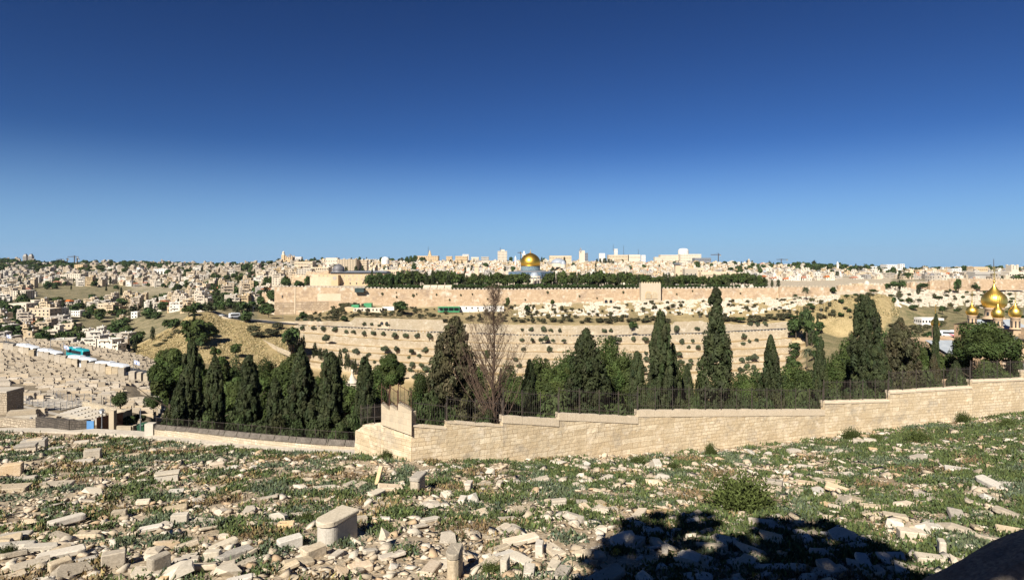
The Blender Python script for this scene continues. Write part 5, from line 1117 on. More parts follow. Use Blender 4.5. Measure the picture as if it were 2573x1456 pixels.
# ------------------------------------------------------------------ houses
HW = [mat_noise('house_stone', (0.48,0.39,0.28), (0.56,0.47,0.36), 0.15, coord='object', rnd=.2, fine=.1), mat_noise('house_render', (0.57,0.51,0.42), (0.64,0.59,0.51), 0.15, coord='object', rnd=.12, fine=.08),
      mat_noise('house_tan_stone', (0.42,0.33,0.22), (0.50,0.40,0.28), 0.15, coord='object', rnd=.18, fine=.12), mat_noise('house_grey_render', (0.36,0.32,0.27), (0.44,0.40,0.34), 0.15, coord='object', rnd=.15, fine=.1)]
HWN = ['cream stone', 'white rendered', 'tan stone', 'grey rendered']
M['tank'] = mat_noise('water_tank', (.06,.06,.065), (.7,.7,.7), 0.8, coord='object')
def house_proto(k, kind):
    """several boxes of different height with deep-set windows, doors, parapets, roof tanks; kind: town or hill"""
    rg = random.Random(k * 13 + (5 if kind == 'hill' else 1)); m = MB(); mats = [HW[k % 4], M['roof_flat'], M['glass'], M['roof_red'], M['tank'], M['wall_white'], M['lead']]
    w = rg.uniform(8, 12) if kind == 'town' else rg.uniform(9, 14); dp = rg.uniform(8, 11); nf = rg.choice([1, 2, 2, 2]) if kind == 'town' else rg.choice([2, 3, 3, 4, 5]); style = ['flat', 'flat', 'dome', 'flat', 'flat', 'flat', 'flat', 'dome', 'flat', 'red', 'flat', 'flat'][k] if kind == 'town' else ['flat', 'flat', 'flat', 'flat', 'flat', 'flat', 'flat', 'flat', 'flat', 'flat', 'flat', 'red'][k]
    parts = [(0, 0, w, dp, nf)]
    if rg.random() < .8: parts.append((w * rg.choice([-.3, .3]), dp * .1, w * .45, dp * .7, nf + 1))
    if rg.random() < .7: parts.append((w * rg.choice([-.62, .62]), -dp * .1, w * .42, dp * .7, max(1, nf - 1)))
    if kind == 'town' and rg.random() < .6: parts.append((w * rg.uniform(-.3, .3), -dp * .62, w * .6, dp * .4, 1))
    for pi, (x, y, a, b, f) in enumerate(parts):
        h = 3.1 * f + .3; x += pi * .017; y += pi * .013; h += pi * .011
        m.box((x, y, -5), (a, b, h + 5), 0); t = .25
        for q, s in (((0, -b / 2 + t / 2), (a + .08, t + .08)), ((0, b / 2 - t / 2), (a + .08, t + .08)), ((-a / 2 + t / 2, 0), (t + .08, b - 2 * t)), ((a / 2 - t / 2, 0), (t + .08, b - 2 * t))):
            if style == 'red' and pi == 0: continue
            m.box((x + q[0], y + q[1], h + .004), (s[0], s[1], .55 + pi * .03), 0)
        if not (style == 'red' and pi == 0): m.poly([(x - a / 2, y - b / 2, h + .02), (x + a / 2, y - b / 2, h + .02), (x + a / 2, y + b / 2, h + .02), (x - a / 2, y + b / 2, h + .02)], 1)
        for fl in range(f):
            for (nx, ny, ln, off) in ((0, -1, a, b / 2), (1, 0, b, a / 2), (-1, 0, b, a / 2)):
                nb = max(1, int(ln / 3.0))
                for i in range(nb):
                    if rg.random() < .22: continue
                    s = (i + .5) / nb * ln - ln / 2; ww = rg.choice([.9, 1.1, 1.4]); hh = rg.choice([1.2, 1.5])
                    if fl == 0 and rg.random() < .2: hh = 2.1; zb = .1
                    else: zb = 1.0
                    cx, cy = x + nx * (off + .0) + (s if ny else 0), y + ny * (off + .0) + (s if nx else 0)
                    m.box((cx, cy, fl * 3.1 + zb), ((ww if ny else .1), (.1 if ny else ww), hh), 2)
                    if rg.random() < .5: m.box((cx + nx * .2, cy + ny * .2, fl * 3.1 + zb + hh + .15), ((ww + .3 if ny else .45), (.45 if ny else ww + .3), .1), 5)
                if kind == 'hill' and ny and rg.random() < .45: m.box((x, y - b / 2 - .6, fl * 3.1 + 2.9), (a * .6, 1.2, .2), 0); m.box((x, y - b / 2 - 1.17, fl * 3.1 + 3.1), (a * .6, .08, .9), 0)
        for _ in range(rg.randint(1, 3)):
            tx, ty = x + rg.uniform(-.35, .35) * a, y + rg.uniform(-.35, .35) * b
            if rg.random() < .6: m.tube((tx, ty, h + .25), (tx, ty, h + 1.6), .55, n=8, m=rg.choice([4, 5, 5]))
            else: m.box((tx, ty, h + .1), (2, 1.1, .1), 2, rg.uniform(-.3, .3)); m.tube((tx - .7, ty + .6, h + 1.1), (tx + .7, ty + .6, h + 1.1), .25, n=7, m=5)
    h = 3.1 * nf + .3
    if style == 'red':
        a, b = w / 2 + .5, dp / 2 + .5; rh = 2.4
        m.poly([(-a, -b, h), (a, -b, h), (a * .4, 0, h + rh), (-a * .4, 0, h + rh)], 3); m.poly([(a, b, h), (-a, b, h), (-a * .4, 0, h + rh), (a * .4, 0, h + rh)], 3); m.poly([(a, -b, h), (a, b, h), (a * .4, 0, h + rh)], 3); m.poly([(-a, b, h), (-a, -b, h), (-a * .4, 0, h + rh)], 3)
    if style == 'dome': m.lathe([(2.4, h), (2.4, h + .5), (2.2, h + 1.3), (1.5, h + 2.1), (.6, h + 2.5), (.05, h + 2.6)], 14, m=rg.choice([5, 1, 6]), c=(w * -.15, -dp * .1, 0))
    lab = {'flat': 'flat-roofed', 'dome': 'domed', 'red': 'red-roofed'}[style]
    return m, mats, f'{HWN[k % 4]} {lab}', nf
HP = {kd: [house_proto(k, kd) for k in range(12)] for kd in ('town', 'hill')}
HM = {kd: [p[0].mesh('house', p[1]) for p in HP[kd]] for kd in HP}
POLY_OPEN = [(90,722,480,766)]
def blocked(px, py):
    if 85 < px < 480 and 716 + 0.02 * px < py < 762 - (0 if px < 320 else 8): return True           # the bare mound
    if 185 < px < 300 and 795 < py < 850: return True       # excavation and gorge
    if 320 < px < 700 and py > 785: return True
    return False
def place_houses(kind, spots, name, cat, group, keep=300):
    """spots: (position, rotation, scale, variant)"""
    spots.sort(key=lambda s: s[0].y); st = []
    for i, (p, rz, sc, v) in enumerate(spots):
        if i < keep:
            o = link(bpy.data.objects.new(name, HM[kind][v])); o.location = p; o.rotation_euler = (0, 0, rz); o.scale = sc
            nf = HP[kind][v][3]; tag(o, f"{HP[kind][v][2]} {['','single-storey','two-storey','three-storey','four-storey','five-storey'][nf]} house {where(p)}", cat, group, 'thing')
        else: st.append((p, rz, sc, v))
    if st:
        V, Fs, MI, mats, base = [], [], [], [], 0
        midx = {}
        for p, rz, sc, v in st:
            mb, ms = HP[kind][v][0], HP[kind][v][1]; c, s = math.cos(rz), math.sin(rz)
            a = np.array(mb.v) * np.array(sc); V.append(np.stack([a[:, 0] * c - a[:, 1] * s + p.x, a[:, 0] * s + a[:, 1] * c + p.y, a[:, 2] + p.z], 1))
            loc = []
            for mm in ms:
                if mm.name not in midx: midx[mm.name] = len(mats); mats.append(mm)
                loc.append(midx[mm.name])
            for f, k in zip(mb.f, mb.m):
                if len(f) == 4: Fs.append([x + base for x in f]); MI.append(loc[k])
                else:
                    for j in range(1, len(f) - 1): Fs.append([f[0] + base, f[j] + base, f[j + 1] + base, f[j + 1] + base]); MI.append(loc[k])
            base += len(a)
        Fs = np.array(Fs); me = bpy.data.meshes.new(name + 's'); V = np.concatenate(V)
        me.from_pydata([tuple(x) for x in V.tolist()], [], [tuple(dict.fromkeys(f)) for f in Fs.tolist()])
        for mm in mats: me.materials.append(mm)
        me.polygons.foreach_set('material_index', MI); me.update()
        o = link(bpy.data.objects.new('distant_' + name + 's', me)); tag(o, f'mass of smaller distant {cat}s stacked up toward the skyline', cat + 's', kind='stuff')
# landmark-sized hillside blocks
HB = [(74,125,777,812,'big cream four-storey block with dark shaded side on the hillside','wall_cream',4,5),(0,30,817,848,'stone apartment house at the cemetery edge with grey side wings','wall_grey',3,3),(31,60,821,848,'wider stone apartment house at the cemetery edge','wall_cream',3,4),(157,189,814,843,'tall stone house standing on a dark rock outcrop','wall_cream',3,3),(70,93,800,824,'small cream tower house below the big cream block','wall_cream',3,2),(17,66,763,783,'long pale building with two round openings','wall_pale',2,5),(50,86,756,776,'grey building with a flat roof terrace above the big block','wall_pale',2,4),(134,154,810,826,'cream house with roof room between the big block and the rock house','wall_cream',2,2),
 (168,202,688,709,'broad pale apartment block, largest in the upper hillside','wall_pale',5,7),(148,168,690,709,'narrow pale apartment block next to the largest one','wall_pale',5,4),(232,254,692,708,'pale apartment block above the bare mound','wall_pale',4,4),(27,64,731,754,'stepped apartment towers at the lower hillside edge','wall_pale',5,6),(187,208,665,682,'tan apartment block high on the ridge below the cranes','wall_gold',4,4),(329,345,784,800,'white cube house among cypresses by the dry hill','wall_white',2,2),(246,272,763,784,'cream house group above the rocky excavation','wall_cream',2,4),(178,201,781,796,'bright white house below the bare mound','wall_white',2,4),(266,290,848,866,'white windowless block at the foot of the dry hill','wall_white',0,0),(280,294,855,867,'pale low annex beside the white windowless block','wall_pale',0,0),
 (410,433,699,711,'long hall with bright orange roof on the hillside','wall_cream',1,5),(462,472,760,784,'stone stair tower at the top of the dry hill','wall_cream',2,1),(472,489,770,785,'stone house at the top of the dry hill','wall_cream',1,2),(420,440,772,786,'rough golden retaining block by the hill top','wall_gold',1,3),(486,515,764,776,'long white house at the hill top beside the trees','wall_white',1,5),(285,300,660,672,'white terraced apartments on the ridge','wall_white',3,3),(330,352,672,686,'white stepped apartment house on the ridge slope','wall_white',4,4),(386,420,676,690,'white row of flats below the ridge trees','wall_white',3,7),(440,460,661,672,'bright white high-rise group on the far ridge','wall_white',4,5),(492,515,668,676,'flat white campus building on the far ridge','wall_white',1,6),(533,562,665,674,'pale colonnaded building on the far ridge','wall_pale',2,9),
 (590,624,745,762,'white house with dark shaded side by the city wall village','wall_white',2,4),(570,590,740,758,'house with round grey roof room in the village by the wall','wall_cream',2,2)]
for (x0, x1, t, b, lb, mt, f, n) in HB:
    g = G((x0 + x1) / 2, b - 1.5, 255); d = g.y
    w_ = (x1 - x0) / F * d
    block('hillside_block', x0, x1, t, b, d, lb, 'building', mt, f, n, depth=min(16, w_ * .8), wsz=(min(1.3, w_ / max(1, n) * .45), 1.3), roof='roof_red' if 'orange' in lb else 'roof_flat', side=(x1 - x0) > 25)
dome_thing('domed_monastery', 480, 8, 690, 706, G(480, 706, 500).y, 'grey-domed round monastery church on the hillside', 'bluegrey', 'church', .45)
hs = []; rg = random.Random(3); d = 350.0
while d < 1680:
    px = -40 + rg.uniform(0, 20)
    while px < 700:
        w = rg.uniform(6.5, 11); px += (w + rg.uniform(1, 9)) / d * F
        g = GD(px, d + rg.uniform(-9, 9)); py = HZ - g.z / g.y * F
        dens = mnoise.noise((px * .012, d * .006, 3)) + (.22 if py < 760 else .1)
        if py < 692 and px < 330: dens -= .34
        if py < 680: dens -= .12
        if px > 640 or (px > 325 and d < 455) or (px > 520 and d < 500): continue
        if blocked(px, py) or dens < -.10 or rg.random() < .12: continue
        if 505 < px < 640 and 700 < py < 722: continue
        hs.append((g, rg.choice([0, 0, .25, -.3, .5, -.15]) + rg.uniform(-.1, .1), (rg.uniform(.6, .95), rg.uniform(.7, .95), rg.uniform(.5, .85)), rg.randrange(12)))
    d += 14 + d * .014
for _ in range(170):                                      # village and terraces between the hillside and the mosque
    px = rg.uniform(640, 800); d = rg.uniform(560, 1080); g = GD(px, d); py = HZ - g.z / g.y * F
    if (px > 690 and d < 600) or rg.random() < .25: continue
    hs.append((g, rg.uniform(-.3, .4), (rg.uniform(.6, .9), rg.uniform(.7, .9), rg.uniform(.45, .75)), rg.randrange(12)))
place_houses('hill', hs, 'hillside_house', 'house', 'houses on the southern hillside')
ts = []; d = 735.0
def bound_far(px): return at_row(RIDGE, px)[0] - 15
while d < 1400:
    px = 690 + rg.uniform(0, 12)
    while px < 2330:
        w = rg.uniform(9, 14); px += (w + rg.uniform(-1.5, 4)) / d * F
        g = GD(px, d + rg.uniform(-8, 8)); py = HZ - g.z / g.y * F
        if g.y > bound_far(px) or rg.random() < .10: continue
        if px < 800 and py > 672: continue
        if px > 2100 and (d < 760 or mnoise.noise((px * .02, d * .01, 9)) < -.1): continue
        if abs(px - 1333) < 62 and d < 700: continue
        ts.append((g + Vector((0, 0, rg.uniform(-1.5, 1.5))), rg.choice([0, 0, .2, -.2, .45]) + rg.uniform(-.08, .08), (rg.uniform(.7, 1.1), rg.uniform(.75, 1.1), rg.uniform(.6, 1.0) * (1 if d < 1000 else .75)), rg.choice([0, 1, 1, 2, 3, 4, 5, 6, 7, 8, 9, 9, 10, 11])))
    d += 19 + (d - 700) * .016
place_houses('town', ts, 'town_house', 'house', 'stacked old-town houses')
us = []; d = 700.0                                     # houses and villas on the far northern ridge
while d < 1390:
    px = 2290 + rg.uniform(0, 20)
    while px < 2620:
        px += rg.uniform(12, 24) / d * F; g = GD(px, d + rg.uniform(-9, 9))
        if rg.random() < .2: continue
        us.append((g, rg.uniform(-.4, .4), tuple(rg.uniform(.8, 1.1) for _ in range(3)), rg.randrange(12)))
    d += 38
place_houses('town', us, 'villa', 'villa', 'stacked old-town houses')
print('houses', len(hs), len(ts), len(us))
# ------------------------------------------------------------------ far trees: light crowns shared by many copies
FT = {'cypress_tree': [crown_mesh('crown', crown_cypress(300 + k, 420, lump=.3), M['cypress'], 1, 1, seed=k, leaf=.085, elong=1.5, up=.6) for k in range(4)],
      'pine_tree': [crown_mesh('crown', crown_blob(320 + k, 520, 16, .75, (.14, .26), .4, -.5), M['pine'], 1, 1, seed=k, leaf=.075) for k in range(4)],
      'broadleaf_tree': [crown_mesh('crown', crown_blob(340 + k, 520, 14, .85, (.16, .3), .35, -.7), M['broad'], 1, 1, seed=k, leaf=.078) for k in range(5)],
      'shrub': [crown_mesh('leaves', crown_blob(360 + k, 300, 9, 1.0, (.16, .30), .35, -.1), M['scrub'], 1, 1, seed=k, leaf=.075) for k in range(4)]}
TK = [trunk_mesh('trunk', .55, .035, .02, 3, k, .4) for k in range(2)]
COUNT = {}; MASS = {k: [] for k in FT}
NICE = {'cypress_tree': ('slender dark cypress', 'tall dark cypress', 'short dark cypress', 'pointed cypress'), 'pine_tree': ('dark rounded pine', 'broad dark pine', 'tall dark pine', 'spreading pine'), 'broadleaf_tree': ('leafy green tree', 'rounded green tree', 'broad green tree', 'dark green tree', 'small green tree'), 'shrub': ('low green shrub', 'dry green shrub', 'rounded shrub', 'spreading shrub')}
def far_tree(kind, g, w, h, label=None, cap=290, group=None):
    n = COUNT.get(kind, 28 if kind == 'cypress_tree' else 16 if kind == 'pine_tree' else 0); v = RNG.randrange(len(FT[kind])); rz = RNG.uniform(0, 6.28)
    if n >= cap: MASS[kind].append((g, w, h, v, rz)); return
    COUNT[kind] = n + 1
    lb = label or f'{NICE[kind][v % 4]} {where(g + Vector((0, 0, h * .5)))}'
    me = FT[kind][v]; grp = group or {'cypress_tree': 'far cypresses', 'pine_tree': 'far pines', 'broadleaf_tree': 'far leafy trees', 'shrub': 'shrubs on the slopes'}[kind]
    if kind == 'shrub' or g.y > 700:
        o = link(bpy.data.objects.new(kind, me)); o.location = g; o.scale = (w, w, h); o.rotation_euler = (0, 0, rz); tag(o, lb, kind.split('_')[0] + (' tree' if kind != 'shrub' else ''), grp, 'thing'); return
    r = empty(kind, g, lb, kind.replace('_', ' '), grp, rz); c = link(bpy.data.objects.new('crown', me), r); cf = .1 if kind == 'cypress_tree' else .22
    c.scale = (w, w, h * (1 - cf)); c.location = (0, 0, h * cf); t = link(bpy.data.objects.new('trunk', TK[v % 2]), r); t.scale = (h,) * 3
def ptree(kind, px, base, top, w_px, label=None, d=None, dmin=0):
    g = GD(px, d) if d else G(px, base, dmin); h = (HZ - top) / F * g.y - g.z; far_tree(kind, g, w_px / F * g.y, max(1.2, h), label)
rg = random.Random(21)
# esplanade grove behind the city wall
px = 925.0
while px < 1925:
    d = rg.uniform(515, 545); prof_t = np.interp(px, [920,1000,1010,1045,1060,1110,1150,1200,1255,1275,1330,1338,1368,1376,1420,1460,1500,1560,1600,1650,1700,1760,1840,1880,1925], [699,694,688,682,690,684,690,692,690,693,692,709,707,690,688,690,686,688,690,698,696,697,692,692,700])
    k = rg.choice(['pine_tree', 'pine_tree', 'pine_tree', 'cypress_tree']); top = prof_t - 5 + rg.uniform(-4, 6)
    if k == 'cypress_tree': top -= 5
    if px < 1005: k = 'broadleaf_tree'
    if 1332 < px < 1370: top = max(top, 712); k = 'broadleaf_tree'
    ptree(k, px, 0, top, {'pine_tree': 26, 'broadleaf_tree': 22, 'cypress_tree': 11}[k] * rg.uniform(.8, 1.2), d=d); px += rg.uniform(5, 9)
for px in np.arange(925, 1920, 9.0):
    if 1338 < px < 1368 and rg.random() < .5: continue
    g = GD(px + rg.uniform(-4, 4), 514); far_tree('olive_far' if False else 'broadleaf_tree', g, rg.uniform(5, 8), rg.uniform(3.5, 5.5))
for px, top, w in [(1031,676,20),(1050,675,14),(1089,675,18),(1104,676,8),(1135,674,10),(1197,690,8),(1208,681,10),(1480,680,16),(1504,679,12),(1489,680,8),(1440,686,12),(1535,688,14),(1668,680,8),(1682,682,9),(1700,684,8),(1795,683,9),(1815,690,14),(1905,694,14),(1920,695,10),(1925,697,10),(1940,700,8),(1956,698,9),(2260,700,7),(1010,672,12),(870,664,10),(935,669,9),(778,686,7),(894,663,11),(910,662,10)]: ptree('cypress_tree', px, 0, top, w, d=560 if px > 925 else 730)
# trees seen before the wall and on the slopes: (kind, px, base, top, w)
for a in [('broadleaf_tree',675,798,770,32,'round dark tree at the foot of the tall wall corner'),('broadleaf_tree',761,806,783,24,'dark round tree beneath the tall wall corner'),('broadleaf_tree',864,812,793,20,'bright green tree at the roadside below the scrubby bank'),('broadleaf_tree',1008,792,756,42,'big dark willow-like tree in front of the long city wall'),('pine_tree',1276,777,746,14,'small fir in the burial ground before the wall'),('pine_tree',1388,772,751,13,'small fir among the white tombs'),('broadleaf_tree',1324,788,766,18,'round tree beside the little fir before the wall'),
          ('broadleaf_tree',1590,832,808,28,'spreading tree over the ruined doorways by the road'),('broadleaf_tree',2028,868,775,40,'tall dark tree at the north end of the terraces'),('cypress_tree',2040,868,800,16,'dark cypress beside the tall tree at the end of the terraces'),('broadleaf_tree',2000,850,795,34,'big tree casting shade on the end of the road'),('broadleaf_tree',1990,838,812,20,'small tree where the road meets the trees'),('cypress_tree',745,890,842,10,'thin cypress, first of the four by the hill wall'),('cypress_tree',752,892,838,9,'thin cypress, second of the four by the hill wall'),('cypress_tree',758,890,842,9,'thin cypress, third of the four by the hill wall'),('cypress_tree',763,888,836,9,'thin cypress, last of the four by the hill wall'),
          ('broadleaf_tree',735,890,820,42,'dense dark tree group tree at the end of the hill wall'),('broadleaf_tree',722,868,830,26,'dark tree at the hill wall corner'),('cypress_tree',791,900,855,14,'dark cypress below the terraces near the cone tomb'),('cypress_tree',805,905,870,14,'low cypress behind the grove near the terraces'),('cypress_tree',818,908,872,16,'cypress behind the grove, beside the low one'),('cypress_tree',855,925,870,13,'tall cypress behind the cone tomb'),('cypress_tree',870,930,880,9,'thin cypress behind the cone tomb'),('cypress_tree',876,930,882,9,'second thin cypress behind the cone tomb'),('cypress_tree',887,940,898,10,'cypress right beside the cone tomb'),('cypress_tree',893,940,896,9,'thin cypress on the far side of the cone tomb'),
          ('cypress_tree',2054,830,790,8,'thin cypress near the slope orchard'),('pine_tree',540,905,870,26,'crooked pine low on the dry hill'),('pine_tree',592,900,862,34,'leaning pine on the dry hill'),('pine_tree',489,870,800,44,'dark pine in the clump on the dry hill crest'),('pine_tree',515,862,808,46,'second dark pine in the clump on the dry hill crest'),('pine_tree',470,850,806,26,'small pine at the edge of the hill crest clump'),('broadleaf_tree',500,880,845,22,'low dark tree under the hill crest clump'),
          ('broadleaf_tree',1225,910,880,20,'tree behind the dead tree on the terraces'),('shrub',640,838,815,40,'clipped dark shrubbery above the hill wall'),('shrub',680,845,825,50,'clipped dark hedge beside the parapet wall'),('shrub',655,848,832,40,'dark shrub by the parapet wall'),('shrub',700,828,808,30,'tree-like shrub on the parapet road')]:
    kind, px, base, top, w, lb = a; ptree(kind, px, base, top, w, lb, dmin=270)
for px, w, h in [(1100,150,0)]: pass
# clipped shrubs along the bank above the road, and rough scrub
for px in list(np.arange(1510, 1680, 13)) + list(np.arange(1785, 1860, 10)) + list(np.arange(1290, 1500, 24)) + list(np.arange(765, 1000, 17)) + list(np.arange(1880, 1985, 9)) + list(np.arange(1000, 1290, 30)):
    g = GD(px + rg.uniform(-4, 4), 431 + rg.uniform(0, 8)); far_tree('shrub', g, rg.uniform(4, 7), rg.uniform(2.2, 4.5))
for _ in range(300):
    px = rg.uniform(760, 2000); g = GD(px, rg.uniform(436, 488)); s = rg.uniform(1.2, 3.6); far_tree('shrub', g, s * 1.2, s * rg.uniform(.6, 1.1))
for _ in range(26):
    px = rg.uniform(830, 900); g = GD(px, rg.uniform(470, 496)); s = rg.uniform(2, 4); far_tree('shrub', g, s * 1.5, s)
# dry-hill scrub line
for t in np.linspace(0, 1, 16):
    g = GD(390 + 90 * t, 0 + 365 + 30 * t + rg.uniform(-6, 6)); far_tree('shrub', g, rg.uniform(2.5, 4.5), rg.uniform(1.2, 2.2))
for px, base, top, w in [(478,850,800,40),(500,848,798,46),(525,858,806,44),(508,872,830,34),(485,872,835,30)]: ptree('pine_tree', px, base, top, w, 'dark pine in the dense clump on the dry hill', dmin=300)
V_, T_ = [], []                                          # dry grass on the hill and the knoll
gq = np.random.default_rng(8); pts_ = []
while len(pts_) < 34000:
    px = rg.uniform(335, 735) if rg.random() < .6 else rg.uniform(2000, 2260); d = rg.uniform(322, 424) if px < 800 else rg.uniform(428, 500); D_, Z_ = at_row(EDGE_ALL, px)
    if px < 800 and (d > D_ - 3 or d < at_row(FOOT, px)[0]): continue
    if px > 800 and 2215 < px and d > 470: continue
    if mnoise.noise((px * .03, d * .06, 31)) + rg.uniform(-.3, .3) < -.1: continue
    g = GD(px, d); pts_.append((g.x, g.y, g.z + .15))
pts_ = np.array(pts_); tt = np.array([(.40, .31, .16), (.33, .25, .12), (.46, .37, .21), (.17, .16, .075)])[gq.integers(0, 4, len(pts_))] * gq.uniform(.8, 1.1, (len(pts_), 1))
Vd, Qd = cards(pts_, gq.normal(size=pts_.shape) + np.array([0, -.4, .3]), gq.uniform(.16, .42, len(pts_)), gq, 1.8, .9)
md, ntd, bd = new_mat('dry_grass', .9, 0, .05); atd = ntd.nodes.new('ShaderNodeAttribute'); atd.attribute_name = 'tint'; ntd.links.new(atd.outputs['Color'], bd.inputs['Base Color'])
o = link(bpy.data.objects.new('dry_grass', np_mesh('dry_grass', Vd, Qd, md, tint=tt))); tag(o, 'dry straw-coloured grass covering the hill and the knoll', 'grass', kind='stuff')
for _ in range(16):
    g = GD(rg.uniform(1985, 2075), rg.uniform(350, 424)); s_ = rg.uniform(4, 8); far_tree('broadleaf_tree', g, s_, s_)
for _ in range(46):                                       
    px = rg.uniform(1995, 2200); g = GD(px, rg.uniform(428, 447)) if rg.random() < .7 else GD(px, rg.uniform(447, 470)); s_ = rg.uniform(1.5, 4); far_tree(rg.choice(['shrub', 'shrub', 'broadleaf_tree']), g, s_ * 1.3, s_)
# orchard, slope and knoll on the northern side
for _ in range(95):
    px = rg.uniform(2240, 2600); py = rg.uniform(770, 850) if rg.random() < .75 else rg.uniform(735, 765)
    if 760 < py < 845 and abs(py - (742 + (px - 2200) * .26)) < 7: continue
    g = G(px, py, 320); far_tree(rg.choice(['broadleaf_tree', 'shrub', 'shrub']), g, rg.uniform(3, 6), rg.uniform(2.5, 4.5))
for _ in range(60):
    px = rg.uniform(2010, 2420); g = GD(px, rg.uniform(130, 320)); far_tree(rg.choice(['broadleaf_tree', 'broadleaf_tree', 'pine_tree', 'cypress_tree']), g, rg.uniform(5, 9), rg.uniform(6, 12))
for _ in range(34):
    px = rg.uniform(1000, 2000); g = GD(px, rg.uniform(120, 260)); far_tree(rg.choice(['broadleaf_tree', 'pine_tree']), g, rg.uniform(5, 9), rg.uniform(5, 10))
for _ in range(26):
    px = rg.uniform(440, 960); g = GD(px, rg.uniform(105, 270)); far_tree(rg.choice(['broadleaf_tree', 'pine_tree', 'pine_tree', 'cypress_tree']), g, rg.uniform(5, 9), rg.uniform(8, 13))
for px, base, top, w, k in [(2230,728,712,20,'broadleaf_tree'),(2250,728,706,24,'broadleaf_tree'),(2268,726,705,22,'broadleaf_tree'),(2307,740,712,10,'cypress_tree'),(2318,728,711,24,'broadleaf_tree'),(2362,726,708,26,'broadleaf_tree'),(2384,725,708,22,'broadleaf_tree'),(2408,737,701,18,'broadleaf_tree'),(2440,708,698,16,'broadleaf_tree'),(2443,730,710,34,'broadleaf_tree'),(2442,716,698,10,'cypress_tree'),(2505,728,718,12,'broadleaf_tree'),(2523,716,700,16,'cypress_tree'),(2540,712,692,34,'broadleaf_tree'),(2560,716,690,34,'broadleaf_tree'),(2538,727,717,14,'broadleaf_tree'),(2195,737,725,20,'broadleaf_tree'),(2285,765,748,16,'broadleaf_tree'),(2247,762,746,12,'broadleaf_tree'),(2368,790,765,14,'broadleaf_tree'),(2093,737,721,16,'broadleaf_tree'),(2518,718,688,8,'cypress_tree'),(1995,802,790,26,'broadleaf_tree'),(1860,810,795,30,'broadleaf_tree'),(2070,800,790,16,'shrub')]:
    ptree(k, px, base, top, w, dmin=300)
for _ in range(120):
    px = rg.uniform(650, 805); d = rg.uniform(520, 1150); g = GD(px, d)
    if px > 690 and d < 545: continue
    far_tree(rg.choice(['broadleaf_tree', 'broadleaf_tree', 'cypress_tree', 'pine_tree']), g, rg.uniform(5, 9), rg.uniform(5, 9))
# village beside the wall, abbey hill, southern hillside
for _ in range(60):
    px = rg.uniform(520, 690); py = rg.uniform(690, 790); g = G(px, py, 430); far_tree(rg.choice(['broadleaf_tree', 'broadleaf_tree', 'cypress_tree']), g, rg.uniform(5, 10), rg.uniform(5, 10))
for _ in range(75):
    px = rg.uniform(600, 850) if rg.random() < .7 else rg.uniform(640, 740); py = rg.uniform(655, 684); g = G(px, py, 700); far_tree(rg.choice(['broadleaf_tree', 'pine_tree', 'cypress_tree']), g, rg.uniform(7, 13), rg.uniform(7, 13))
for _ in range(800):
    px = rg.uniform(-30, 640); d = 345 * (1700 / 345) ** rg.random(); g = GD(px, d); py = HZ - g.z / g.y * F
    if mnoise.noise((px * .012, d * .006, 3)) > .22 and rg.random() < .75: continue
    if blocked(px, py) and rg.random() < .85: continue
    k = rg.choice(['broadleaf_tree', 'broadleaf_tree', 'pine_tree', 'cypress_tree']); h = rg.uniform(4, 9) + g.y * .0022; far_tree(k, g, h * (.35 if k == 'cypress_tree' else 1.1), h * (1.3 if k == 'cypress_tree' else 1))
for px, base, top, w, k in [(330,792,765,18,'cypress_tree'),(340,790,762,14,'cypress_tree'),(372,800,775,40,'broadleaf_tree'),(390,800,780,30,'broadleaf_tree'),(300,830,800,40,'broadleaf_tree'),(285,830,812,34,'broadleaf_tree'),(250,808,785,26,'broadleaf_tree'),(215,800,782,22,'broadleaf_tree'),(255,770,745,22,'broadleaf_tree'),(215,762,750,6,'cypress_tree'),(220,762,751,6,'cypress_tree'),(230,762,748,7,'cypress_tree'),(10,815,800,50,'broadleaf_tree'),(275,850,830,40,'broadleaf_tree'),(320,845,822,34,'broadleaf_tree'),(405,755,740,8,'cypress_tree')]: ptree(k, px, base, top, w, dmin=290)
for px in np.concatenate([np.arange(0, 95, 5.0), np.arange(95, 330, 9.0), np.arange(300, 600, 7.0)]):      # wooded ridge behind
    for _ in range(2):
        d = rg.uniform(1250, 1700); g = GD(px + rg.uniform(-4, 4), d); far_tree(rg.choice(['broadleaf_tree', 'pine_tree']), g, rg.uniform(14, 24), rg.uniform(9, 15))
for _ in range(420):                                       # trees between the old-town houses
    px = rg.uniform(860, 2330); d = rg.uniform(760, 1390)
    if rg.random() > .25 + (.5 if px > 1840 else 0) + (.3 if px < 980 else 0): continue
    k = rg.choice(['broadleaf_tree', 'cypress_tree', 'cypress_tree']); far_tree(k, GD(px, d), rg.uniform(7, 12) * (.45 if k == 'cypress_tree' else 1), rg.uniform(8, 14))
for px in np.arange(1990, 2620, 9.0):
    d = rg.uniform(1050, 1390); k = rg.choice(['broadleaf_tree', 'broadleaf_tree', 'pine_tree', 'cypress_tree']); h_ = rg.uniform(8, 14); far_tree(k, GD(px, d), h_ * (.4 if k == 'cypress_tree' else 1.2), h_)
